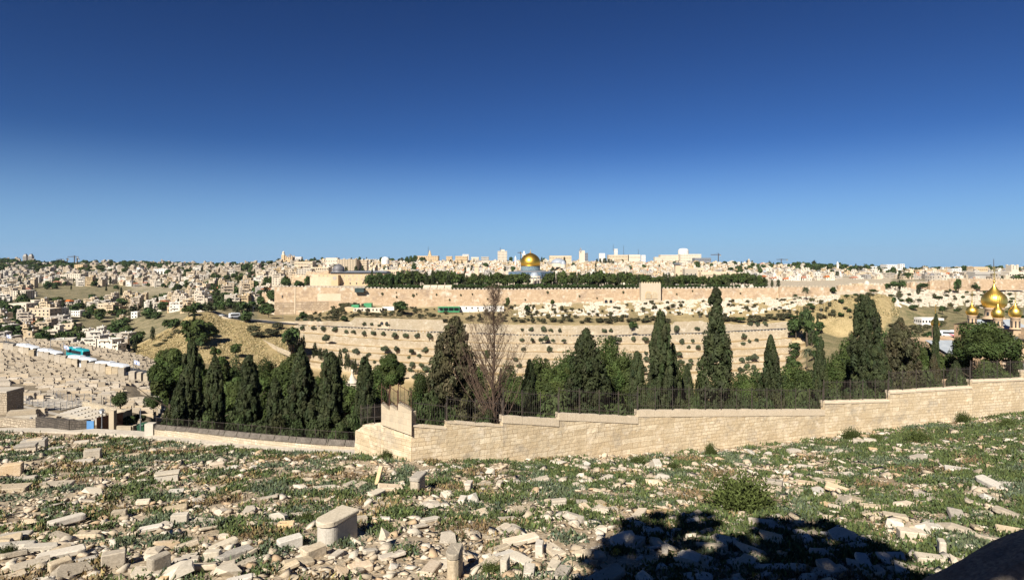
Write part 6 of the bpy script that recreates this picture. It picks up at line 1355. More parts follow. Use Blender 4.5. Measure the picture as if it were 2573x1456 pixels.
for px, top, w, k in [(2046,651,18,'cypress_tree'),(2030,660,22,'broadleaf_tree'),(2062,662,22,'broadleaf_tree'),(2085,662,18,'broadleaf_tree'),(2100,666,22,'broadleaf_tree'),(2120,664,20,'broadleaf_tree'),(2140,668,22,'broadleaf_tree'),(2160,666,20,'cypress_tree'),(2216,672,36,'broadleaf_tree'),(2200,682,30,'broadleaf_tree'),(2420,668,14,'broadleaf_tree'),(2392,672,8,'cypress_tree'),(2432,678,24,'broadleaf_tree'),(2460,676,20,'broadleaf_tree'),(2505,668,10,'cypress_tree'),(1820,655,16,'broadleaf_tree'),(1845,656,16,'broadleaf_tree'),(1780,660,16,'broadleaf_tree'),(1060,645,20,'broadleaf_tree'),(1042,641,14,'broadleaf_tree'),(1032,643,12,'broadleaf_tree'),(1022,645,14,'broadleaf_tree'),(1010,645,14,'cypress_tree'),(1003,647,10,'cypress_tree'),(985,648,16,'broadleaf_tree'),(791,644,10,'cypress_tree'),(783,649,16,'broadleaf_tree'),(846,644,6,'cypress_tree'),(1500,648,8,'cypress_tree'),(1508,647,8,'cypress_tree'),(1520,646,12,'cypress_tree'),(1530,648,10,'cypress_tree'),(1418,643,8,'cypress_tree'),(1361,643,7,'cypress_tree'),(1284,644,10,'broadleaf_tree'),(2325,676,20,'broadleaf_tree')]:
    ptree(k, px, 0, top, w, d=1120 if px > 1990 else 1250)
for k, L in MASS.items():
    if not L: continue
    Vs, T, base, Fs = [], [], 0, []
    for g, w, h, v, rz in L:
        me = FT[k][v]; n = len(me.vertices); a = np.empty(n * 3, np.float32); me.vertices.foreach_get('co', a); a = a.reshape(-1, 3) * (w, w, h); c, s = math.cos(rz), math.sin(rz)
        Vs.append(np.stack([a[:, 0] * c - a[:, 1] * s + g.x, a[:, 0] * s + a[:, 1] * c + g.y, a[:, 2] + g.z], 1)); t = np.empty(len(me.polygons) * 4, np.float32); me.attributes['tint'].data.foreach_get('color', t); T.append(t.reshape(-1, 4)[:, :3]); Fs.append(np.arange(n).reshape(-1, 4) + base); base += n
    o = link(bpy.data.objects.new('distant_' + k + 's', np_mesh('distant_' + k + 's', np.concatenate(Vs), np.concatenate(Fs), M[{'cypress_tree': 'cypress', 'pine_tree': 'pine', 'broadleaf_tree': 'broad', 'shrub': 'scrub'}[k]], tint=np.concatenate(T)))); tag(o, f'farther {k.replace("_", " ")}s merging into one dark mass on the hillsides', k.replace('_', ' ') + 's', kind='stuff')
print('trees', COUNT, {k: len(v) for k, v in MASS.items()})
# ------------------------------------------------------------------ cemetery on the southern slope
M['grave'] = mat_noise('grave_limestone', (0.46,0.38,0.28), (0.58,0.50,0.39), 0.5, coord='object', rnd=.2, fine=.2)
def grave_proto(k):
    rg = random.Random(k); m = MB(); L, w, h = rg.uniform(1.9, 2.5), rg.uniform(.62, .85), rg.choice([.2, .28, .38, .65])
    m.box((0, 0, -.5), (L, w, h + .5)); m.box((0, 0, h + .003), (L * rg.uniform(.85, 1.04), w * rg.uniform(.8, 1.08), rg.uniform(.1, .2)))
    if rg.random() < .02: m.box((-L / 2 + .12, 0, h + .01), (.18, w * .8, rg.uniform(.35, .7)))
    return m
GP = [grave_proto(k) for k in range(8)]; GM_ = [g.mesh('grave', M['grave']) for g in GP]
def merged(name, items, protos, mat, label, cat):
    """items: (pos, rz, scale, variant) -> one mesh"""
    V, Fs, MI, base = [], [], [], 0
    for p, rz, sc, v in items:
        mb = protos[v]; a = np.array(mb.v) * sc; c, s = math.cos(rz), math.sin(rz)
        V.append(np.stack([a[:, 0] * c - a[:, 1] * s + p.x, a[:, 0] * s + a[:, 1] * c + p.y, a[:, 2] + p.z], 1))
        Fs += [tuple(x + base for x in f) for f in mb.f]; MI += mb.m; base += len(a)
    me = bpy.data.meshes.new(name); me.from_pydata(np.concatenate(V).tolist(), [], Fs)
    for mm in (mat if isinstance(mat, list) else [mat]): me.materials.append(mm)
    me.polygons.foreach_set('material_index', MI); me.update()
    o = link(bpy.data.objects.new(name, me)); tag(o, label, cat, kind='stuff'); return o
ROADL = [(-60,858),(16,873),(60,884),(110,897),(170,911),(240,927),(318,943),(390,962)]   # foot line of the parked buses
def road_y(px): return float(np.interp(px, [p[0] for p in ROADL], [p[1] for p in ROADL]))
rg = random.Random(11); gr = []; d = 84.0
while d < 264:
    px = -25 + rg.uniform(0, 8)
    while px < 388:
        px += rg.uniform(2.5, 3.3) / d * F; g = GD(px + rg.uniform(-2, 2), d + rg.uniform(-.3, .3)); py = HZ - g.z / g.y * F
        if abs(py - road_y(px)) < 9 and d > 130: continue
        if d < 112 and px < 300: continue
        if d < 100 and px > 300 and py > 1030: continue
        if mnoise.noise((px * .01, d * .05, 1)) > .3 or rg.random() < .12: continue
        gr.append((g, .34 + rg.uniform(-.22, .22), rg.uniform(.85, 1.1), rg.randrange(8)))
    d += rg.uniform(1.4, 1.75)
gr.sort(key=lambda a: a[0].y)
def glabel(g):
    px = CX + g.x / g.y * F; py = HZ - g.z / g.y * F
    return 'above the bus road' if py < road_y(px) - 8 else ('near the fenced burial plot' if g.y < 125 else ('close below the bus road' if py < road_y(px) + 30 else 'on the middle of the burial slope'))
for p, rz, sc, v in gr[:300]:
    o = link(bpy.data.objects.new('grave', GM_[v])); o.location = p; o.rotation_euler = (0, 0, rz); o.scale = (sc,) * 3
    tag(o, f"{'low' if GP[v].v[4][2] < .4 else 'raised'} limestone box grave {glabel(p)} {['beside its row', 'with a plain lid', 'in a close row', 'set slightly askew'][v % 4]}", 'grave', 'graves of the terraced cemetery', 'thing')
merged('farther_graves', gr[300:], GP, M['grave'], 'dense rows of smaller limestone graves farther down the burial slope', 'graves')
# tall box tombs lining the bus road
tp = []
for k in range(3):
    m = MB(); m.box((0, 0, -.6), (1.5, 1.9, 2.75 + .2 * k)); m.box((0, 0, 2.155 + .2 * k), (1.6, 2.0, .14)); tp.append(m.mesh('box_tomb', M['stone']))
px = 4.0; i = 0
while px < 385:
    y = road_y(px) + 2.5; g = G(px, y + 3, 120); o = link(bpy.data.objects.new('box_tomb', tp[i % 3])); o.location = g; o.rotation_euler = (0, 0, .3); tag(o, 'tall pale box tomb in the line along the parked buses', 'tomb', 'box tombs lining the bus road', 'thing')
    px += (1.85 + (1.2 if i % 7 == 6 else 0)) / g.y * F; i += 1
# ------------------------------------------------------------------ white tombs below the city wall and on the northern slope
M['wtomb'] = mat_noise('white_tomb', (0.60,0.54,0.45), (0.70,0.64,0.55), 0.5, coord='object', rnd=.14, fine=.12)
def tomb_proto(k):
    rg = random.Random(40 + k); m = MB(); L, w = rg.uniform(1.9, 3.2), rg.uniform(.9, 1.5); m.box((0, 0, -.6), (L, w, rg.uniform(.9, 1.5))); m.box((0, 0, .4 + .2 * rg.random()), (L * .7, w * .6, .5))
    if k % 2: m.box((-L * .4, 0, .3), (.22, w * .5, 1.2)); m.box((L * .4, 0, .3), (.22, w * .5, 1.0))
    return m
TP = [tomb_proto(k) for k in range(6)]; TM_ = [t.mesh('tomb', M['wtomb']) for t in TP]
tb = []
for _ in range(5200):
    r = rg.random()
    if r < .60: px = rg.uniform(1290, 2110); d = rg.uniform(455, 495); p_ = (.95 if px > 1480 else .55) * (1 if d > 466 else .4); 
    elif r < .9: px = rg.uniform(2130, 2620); d = rg.uniform(480, 640); p_ = .8 if px < 2420 else .35
    else: px = rg.uniform(900, 1300); d = rg.uniform(466, 492); p_ = .8
    if rg.random() > p_ or mnoise.noise((px * .03, d * .12, 5)) < -.12: continue
    g = GD(px, d)
    if r >= .6 and d < 505 and px < 2225: continue
    tb.append((g, rg.choice([0.1, .1, .2, 1.5]) + rg.uniform(-.15, .15), rg.uniform(.8, 1.3), rg.randrange(6)))
for _ in range(900):
    px = rg.uniform(2250, 2600); g = G(px, rg.uniform(742, 770), 330)
    if rg.random() < .5: tb.append((g, rg.uniform(-.2, .4), rg.uniform(.8, 1.2), rg.randrange(6)))
tb.sort(key=lambda a: a[0].y)
for p, rz, sc, v in tb[:300]:
    o = link(bpy.data.objects.new('white_tomb', TM_[v])); o.location = p; o.rotation_euler = (0, 0, rz); o.scale = (sc,) * 3
    tag(o, f"white stone tomb {'with headstones' if v % 2 else 'with a flat lid'} {where(p)}", 'tomb', 'white tombs below the city wall', 'thing')
merged('farther_white_tombs', tb[300:], TP, M['wtomb'], 'crowded white tombs at the foot of the city wall and on the slope beyond', 'tombs')
M['oldrubble'] = mat_masonry('old_rubble_masonry', (0.40,0.33,0.24), (0.54,0.46,0.35), (0.16,0.125,0.09), 0.42, 0.26, 0.04, stain=(0.20,0.17,0.13), stain_amt=0.8, stain_scale=0.7, bmp=0.08)
M['shaderubble'] = mat_masonry('shade_dark_masonry', (0.085,0.072,0.06), (0.16,0.135,0.11), (0.035,0.03,0.026), 0.45, 0.28, 0.04, stain=(0.05,0.045,0.04), stain_amt=0.8, stain_scale=0.5, bmp=0.08)  # the curving wall's shade is put into this near-black stone colour
# ------------------------------------------------------------------ fenced burial plot by the footpath
def pt(px, py, dmin=70): return G(px, py, dmin, 125)
def wall_run(name, pts, h, thick, label, mat='rubblewall', cat='stone wall', dmin=60, jag=.12):
    m = MB(); u = 0
    W_ = [G(x, y, dmin, 140) for x, y in pts]
    for a, b in zip(W_, W_[1:]):
        n = max(1, int((b - a).length / .5)); e = (b - a).normalized(); nr = Vector((e.y, -e.x, 0)).normalized() * thick / 2
        for i in range(n):
            p, q = a.lerp(b, i / n), a.lerp(b, (i + 1) / n); L = (q - p).length; hp = h + mnoise.noise((p.x, p.y, 0)) * jag; hq = h + mnoise.noise((q.x, q.y, 0)) * jag; dn = Vector((0, 0, -.7))
            A = [p + nr + dn, q + nr + dn, q + nr + Vector((0, 0, hq)), p + nr + Vector((0, 0, hp))]; B = [p - nr + dn, q - nr + dn, q - nr + Vector((0, 0, hq)), p - nr + Vector((0, 0, hp))]
            m.poly(A, 0, [(u, A[0].z), (u + L, A[1].z), (u + L, A[2].z), (u, A[3].z)]); m.poly(B[::-1], 0, [(u + L, B[1].z), (u, B[0].z), (u, B[3].z), (u + L, B[2].z)][::1])
            m.poly([A[3], A[2], B[2], B[3]], 0, [(u, 0), (u + L, 0), (u + L, thick), (u, thick)])
            if i == 0: m.poly([B[0], A[0], A[3], B[3]], 0, [(0, A[0].z), (thick, A[0].z), (thick, A[3].z), (0, A[3].z)])
            if i == n - 1: m.poly([A[1], B[1], B[2], A[2]], 0, [(0, A[1].z), (thick, A[1].z), (thick, A[2].z), (0, A[2].z)])
            u += L
    o = m.build(name, M[mat]); tag(o, label, cat, None, 'thing'); return o
def rail_fence(pts, h, label, sp=2.4, rails=6, dmin=60):
    W_ = [G(x, y, dmin, 140) for x, y in pts]; r = empty('plot_fence', W_[0], label, 'fence', 'fences around the burial plot'); o0 = W_[0]; rl = MB()
    for a, b in zip(W_, W_[1:]):
        L = (b - a).length; n = max(1, round(L / sp))
        for i in range(n + 1):
            q = a.lerp(b, i / n) - o0; m = MB(); m.tube(q + Vector((0, 0, -.3)), q + Vector((0, 0, h)), .035, n=4); m.tube(q + Vector((0, 0, h)), q + Vector((.18, -.18, h + .22)), .03, n=4); m.build('post', M['slate'], r)
        for k in range(rails): z_ = h * (k + .6) / rails; rl.tube(a - o0 + Vector((0, 0, z_)), b - o0 + Vector((0, 0, z_)), .014, n=3, cap=False)
    rl.build('rails', M['slate'], r)
rail_fence([(36,1003),(82,1019),(152,1032)], 1.25, 'grey rail fence along the near side of the flat burial plot', rails=7)
rail_fence([(152,1032),(210,1018),(134,996)], 1.25, 'grey rail fence around the far corner of the flat burial plot')
rail_fence([(134,996),(36,1003)], 1.25, 'grey rail fence along the back of the flat burial plot')
rail_fence([(212,1016),(255,1022),(302,1033)], 1.9, 'tall grey-green rail fence on the wall beside the bushy tree')
wall_run('plot_wall', [(210,1020),(262,1032),(325,1049)], .9, .5, 'pale stone wall under the grey-green rail fence', 'rubblewall')
wall_run('plot_wall', [(-40,1068),(20,1070),(60,1073),(96,1077)], 1.15, .6, 'low rubble wall in front of the box tombs at the picture edge', 'oldrubble')
wall_run('plot_wall', [(96,1077),(135,1082),(180,1087),(224,1087)], 1.55, .6, 'dark curving wall, shade put into its stone colour, between the low rubble wall and the blue board', 'shaderubble')
wall_run('plot_wall', [(281,1083),(327,1060)], 1.9, .5, 'pale wall running back from the plot gate', 'plastered')
wall_run('plot_wall', [(294,1087),(330,1086),(349,1079),(352,1066)], .8, .35, 'low curved parapet wall round the weedy corner', 'plastered')
m = MB()
W_ = [G(x, y, 60, 130) + Vector((0, 0, .1)) for x, y in ((62,1019),(150,1040),(190,1052),(176,1055),(130,1042),(55,1024))]; m.poly(W_); o = m.build('paved_path', M['concrete']); tag(o, kind='structure')
W_ = [G(x, y, 60, 130) + Vector((0, 0, .08)) for x, y in ((36,1003),(82,1019),(152,1032),(210,1018),(134,996))]; m = MB(); m.poly(W_); o = m.build('plot_paving', M['concrete']); tag(o, kind='structure')
sl = MB(); sl.box((0, 0, -.2), (2.0, .75, .38)); sl.box((0, 0, .183), (1.9, .68, .07)); slm = sl.mesh('slab_grave', M['stone_white'])
for i in range(6):
    for j in range(7):
        px, py = 160 + i * 17 + j * 9, 1037 + i * 4.4 - j * 3.0 + 6
        if px > 250 or py > 1075: continue
        o = link(bpy.data.objects.new('slab_grave', slm)); o.location = G(px, py, 60, 130); o.rotation_euler = (0, 0, .38); tag(o, 'low white slab grave in the rows behind the dark curving wall', 'grave', 'slab graves of the walled plot', 'thing')
for i in range(5):
    for j in range(4):
        px, py = 62 + i * 20 + j * 17, 1013 + i * 3.6 - j * 4
        o = link(bpy.data.objects.new('slab_grave', slm)); o.location = G(px, py, 60, 130) + Vector((0, 0, -.15)); o.rotation_euler = (0, 0, .38); tag(o, 'sunken slab grave on the paved fenced plot', 'grave', 'slab graves of the fenced plot', 'thing')
for i in range(6):
    px, py = 96 + i * 14, 1051 + i * 3.6; o = link(bpy.data.objects.new('slab_grave', slm)); o.location = G(px, py, 60, 130); o.rotation_euler = (0, 0, .34); o.scale = (1, 1.1, 1.5 - .2 * (i % 3)); tag(o, 'short raised slab grave beside the concrete path of the walled plot', 'grave', 'raised graves by the plot path', 'thing')
for (px, py, L, w, h, lb) in ((58,1056,3.6,1.3,1.5,'big stepped box tomb with a moulded lid behind the low rubble wall'),(86,1053,3.0,1.2,1.5,'second stepped box tomb, nearer the tap post'),(118,1062,2.6,1.0,.8,'rounded-end tomb behind the dark curving wall'),(70,1003,2.4,1.4,1.2,'white box tomb inside the corner of the fenced plot')):
    r = empty('stepped_tomb', G(px, py, 60, 130), lb, 'tomb', rz=.36); m = MB(); m.box((0, 0, -.4), (L, w, h * .6 + .4)); m.build('base', M['stone_white'], r); m = MB(); m.box((0, 0, h * .6 + .003), (L * .94, w * 1.04, h * .25)); m.box((0, 0, h * .85 + .006), (L * .9, w * .8, h * .15)); m.build('lid', M['stone'], r)
c = G(8, 1041, 60, 130); r = empty('stone_hut', c, 'square stone hut at the picture edge beside the fenced plot', 'building'); m = MB()
def uvbox(m, x0, x1, y0, y1, z0, z1):
    for q in (((x0, y0), (x1, y0)), ((x1, y0), (x1, y1)), ((x1, y1), (x0, y1)), ((x0, y1), (x0, y0))):
        L = math.hypot(q[1][0] - q[0][0], q[1][1] - q[0][1]); m.poly([(*q[0], z0), (*q[1], z0), (*q[1], z1), (*q[0], z1)], 0, [(0, z0), (L, z0), (L, z1), (0, z1)])
    m.poly([(x0, y0, z1), (x1, y0, z1), (x1, y1, z1), (x0, y1, z1)], 0, [(x0, y0), (x1, y0), (x1, y1), (x0, y1)])
s = c.y / F; uvbox(m, -60 * s, 9 * s, 0, 3.2, -1.5, 55 * s); m.build('wall', M['oldrubble'], r); m = MB(); m.box((-25.5 * s, 1.6, 55 * s + .004), (70 * s, 3.4, .2)); m.build('roof_slab', M['concrete'], r)
# gate, blue board, lamp post, poles, bin, tap
g = G(268, 1086, 60, 130); r = empty('plot_gate', g, 'rusty solid metal gate between the wall pillars of the walled plot', 'gate'); m = MB(); m.box((.0, .6, -.3), (.08, 3.0, 2.3), rz=-.5); m.build('leaf', M['rust'], r); m = MB(); m.box((.75, 0, -.5), (.6, .6, 3.2)); m.build('pillar', M['plastered'], r)
for k in range(5): m = MB(); m.box((-.06, .6, .1 + k * .42), (.05, 2.9, .06), rz=-.5); m.build('brace', M['iron'], r)
g = G(227, 1088, 60, 130); r = empty('notice_board', g, 'blue metal board leaning at the end of the dark curving wall', 'board'); m = MB(); m.box((0, 0, .25), (.85, .06, 1.25)); m.build('panel', mat_noise('blue_paint', (.07,.18,.38), (.10,.24,.46), 1.5, .5), r); m = MB(); m.box((-.45, .06, -.3), (.06, .06, 1.9)); m.box((.45, .06, -.3), (.06, .06, 1.9)); m.build('legs', M['iron'], r)
g = G(256, 1088, 60, 130); s = g.y / F; r = empty('lamp_post', g, 'grey lamp post with hexagonal lantern beside the plot gate', 'street lamp'); m = MB(); m.tube((0, 0, -.3), (0, 0, 48 * s), .055, .045, 8); m.tube((0, 0, 15 * s), (0, 0, 16 * s), .1, n=8); m.build('pole', M['slate'], r)
m = MB(); m.lathe([(.08, 48 * s), (.24, 51 * s), (.3, 58 * s), (.3, 58.3 * s)], 6, sm=False); m.build('lantern', mat_noise('frosted_glass', (.6,.62,.62), (.7,.7,.68), 2, .2), r); m = MB(); m.lathe([(.34, 58.3 * s), (.2, 61 * s), (.05, 62.5 * s)], 6, sm=False); m.build('cap', M['slate'], r)
g = G(353, 1092, 60, 130); r = empty('bare_pole', g, 'thin grey metal pole next to the green bin', 'pole'); m = MB(); m.tube((0, 0, -.3), (0, 0, 67 * g.y / F), .05, n=8); m.build('shaft', M['slate'], r)
g = G(363, 1090, 60, 130); r = empty('rubbish_bin', g, 'dark green wheeled rubbish bin beside the end pillar', 'bin'); gm_ = mat_noise('green_plastic', (.02,.06,.035), (.03,.08,.045), 2, .5); m = MB(); m.box((0, 0, .12), (1.15, .85, 1.0), taper=1.12); m.build('body', gm_, r); m = MB(); m.lathe([(.62, 1.13), (.6, 1.25), (.4, 1.36), (.05, 1.4)], 12); m.build('lid', gm_, r)
for sx in (-.45, .45): m = MB(); m.tube((sx - .04, -.3, .1), (sx + .04, -.3, .1), .12, n=10); m.build('wheel', M['iron'], r)
g = G(78, 1069, 60, 130); r = empty('tap_post', g, 'grey standpipe with round head in front of the low rubble wall', 'standpipe'); m = MB(); m.tube((0, 0, -.2), (0, 0, .8), .11, n=8); m.build('post', M['slate'], r); m = MB(); m.lathe([(.05, .8), (.2, .88), (.22, 1.0), (.1, 1.12), (.02, 1.15)], 10); m.tube((-.3, 0, .85), (.3, 0, .85), .06, n=6); m.build('head', M['slate'], r)
for px, base, top, w, lb in [(302,1033,985,50,'bushy dark green tree beside the grey-green rail fence'),(386,1040,990,46,'leafy tree at the cemetery edge left of the grove'.replace(' left of',' before')),(320,1070,1045,40,'green bush below the wall behind the weedy corner'),(345,1062,1040,36,'low green bush next to the bare pole')]:
    g = G(px, base, 60, 150); r = empty('broadleaf_tree', g, lb, 'broadleaf tree'); h = (base - top) / F * g.y; w_ = w / F * g.y; c_ = link(bpy.data.objects.new('crown', crown_mesh('crown', crown_blob(500 + px, 5000, 26, .85, (.13, .26), .35, -.7), M['bush'], w_, h * .95, leaf=.07)), r); c_.location = (0, 0, h * .08)
    link(bpy.data.objects.new('trunk', trunk_mesh('trunk', h * .6, .12, .05, 3, px)), r)
# ------------------------------------------------------------------ rubble field: tombs, stones, weeds
import bmesh
def rock_mesh(name, k, mat, n=16, flat=.6, link_only=False):
    rg = random.Random(900 + k); bm = bmesh.new()
    for _ in range(n):
        v = Vector((rg.gauss(0, 1), rg.gauss(0, 1), rg.gauss(0, 1))).normalized(); q = max(abs(v.x), abs(v.y), abs(v.z)); v = v.lerp(v / q, .6) * rg.uniform(.85, 1.05); bm.verts.new((v.x * .5, v.y * .5 * rg.uniform(.9, 1.05), v.z * .5 * flat))
    r = bmesh.ops.convex_hull(bm, input=bm.verts[:]); bmesh.ops.delete(bm, geom=[e for e in r['geom_interior'] if isinstance(e, bmesh.types.BMVert)], context='VERTS')
    bmesh.ops.recalc_face_normals(bm, faces=bm.faces[:])
    me = bpy.data.meshes.new(name); bm.to_mesh(me); bm.free(); me.materials.append(mat); return me
def slab_mesh(name, L, w, h, mat, k=0, rounded=False, chip=.05):
    """worn stone slab: bevelled, chipped edges, slightly uneven faces; lies along x, base at z=0"""
    rg = random.Random(k * 7 + 3); bm = bmesh.new(); pts = [(-L / 2, -w / 2), (L / 2, -w / 2)]
    if rounded: pts += [(L / 2 - .02, w / 2)]; pts = [(L / 2, -w / 2), (L / 2, w / 2)] + [(-L / 2 + w / 2 - w / 2 * math.sin(t), w / 2 * math.cos(t)) for t in [math.pi * i / 8 for i in range(9)]]
    else:
        pts = []
        for (x, y) in ((-1, -1), (1, -1), (1, 1), (-1, 1)):
            cx, cy = x * L / 2, y * w / 2
            if rg.random() < .45: c1, c2 = rg.uniform(.05, .28) * L * .5, rg.uniform(.08, .35) * w * .5; a = (cx - x * c1, cy); b = (cx, cy - y * c2); pts += ([b, a] if x * y > 0 else [a, b]) if False else ([a, b] if x * y < 0 else [b, a])
            else: pts.append((cx, cy))
    jit = lambda: rg.uniform(-chip, chip)
    bot = [bm.verts.new((x, y, 0)) for x, y in pts]; top = [bm.verts.new((x + jit() * .5, y + jit() * .5, h + jit() * .6)) for x, y in pts]
    bm.faces.new(top); bm.faces.new(bot[::-1]); n = len(pts)
    for i in range(n): bm.faces.new((bot[i], bot[(i + 1) % n], top[(i + 1) % n], top[i]))
    bmesh.ops.recalc_face_normals(bm, faces=bm.faces[:])
    bmesh.ops.bevel(bm, geom=[e for e in bm.edges], offset=min(h * .18, .035), segments=1, affect='EDGES', clamp_overlap=True)
    me = bpy.data.meshes.new(name); bm.to_mesh(me); bm.free(); me.materials.append(mat); return me
def fg(px, py): return G(px, py, 5, 90)
def tomb(px, base, wpx, kind, mat, rz, label, hm=None, asp=1.9, tilt=(0, 0)):
    """wpx: apparent length along its long side; kind: slab, block, lidded, rounded, upright"""
    g = fg(px, base); s = g.y / F; L = wpx * s; k = int(px * 7 + base) % 97; w = L / asp
    if kind == 'slab':
        h = hm or .18; o = link(bpy.data.objects.new('stone_slab', slab_mesh('stone_slab', L, w, h, M[mat], k))); o.location = g + Vector((0, 0, -.04 + .25 * L * abs(math.sin(tilt[1])))); o.rotation_euler = (tilt[0], tilt[1], rz); tag(o, label, 'stone slab', None, 'thing'); return o
    if kind == 'block':
        h = hm or .5; o = link(bpy.data.objects.new('stone_block', slab_mesh('stone_block', L, w, h + .15, M[mat], k))); o.location = g + Vector((0, 0, -.15)); o.rotation_euler = (tilt[0], tilt[1], rz); tag(o, label, 'stone block', None, 'thing'); return o
    if kind == 'upright':
        o = link(bpy.data.objects.new('leaning_slab', slab_mesh('leaning_slab', hm, w, .16, M[mat], k))); o.location = g + Vector((0, 0, hm * .42)); o.rotation_euler = (tilt[0], tilt[1], rz); tag(o, label, 'stone slab', None, 'thing'); return o
    r = empty('grave_tomb', g, label, 'tomb', rz=rz); r.rotation_euler = (tilt[0], tilt[1], rz); h = hm or .7; b = link(bpy.data.objects.new('base', slab_mesh('base', L * .94, w * .92, h + .3, M['stone' if mat != 'stone_white' else 'stone_white'], k + 1, kind == 'rounded')), r); b.location = (0, 0, -.3)
    t = link(bpy.data.objects.new('lid', slab_mesh('lid', L, w, .22 if h > .5 else .14, M[mat], k, kind == 'rounded')), r); t.location = (0, 0, h + .004); return r
def s0(x, y): return (x * .2502, 1091.7 + y * .2502)
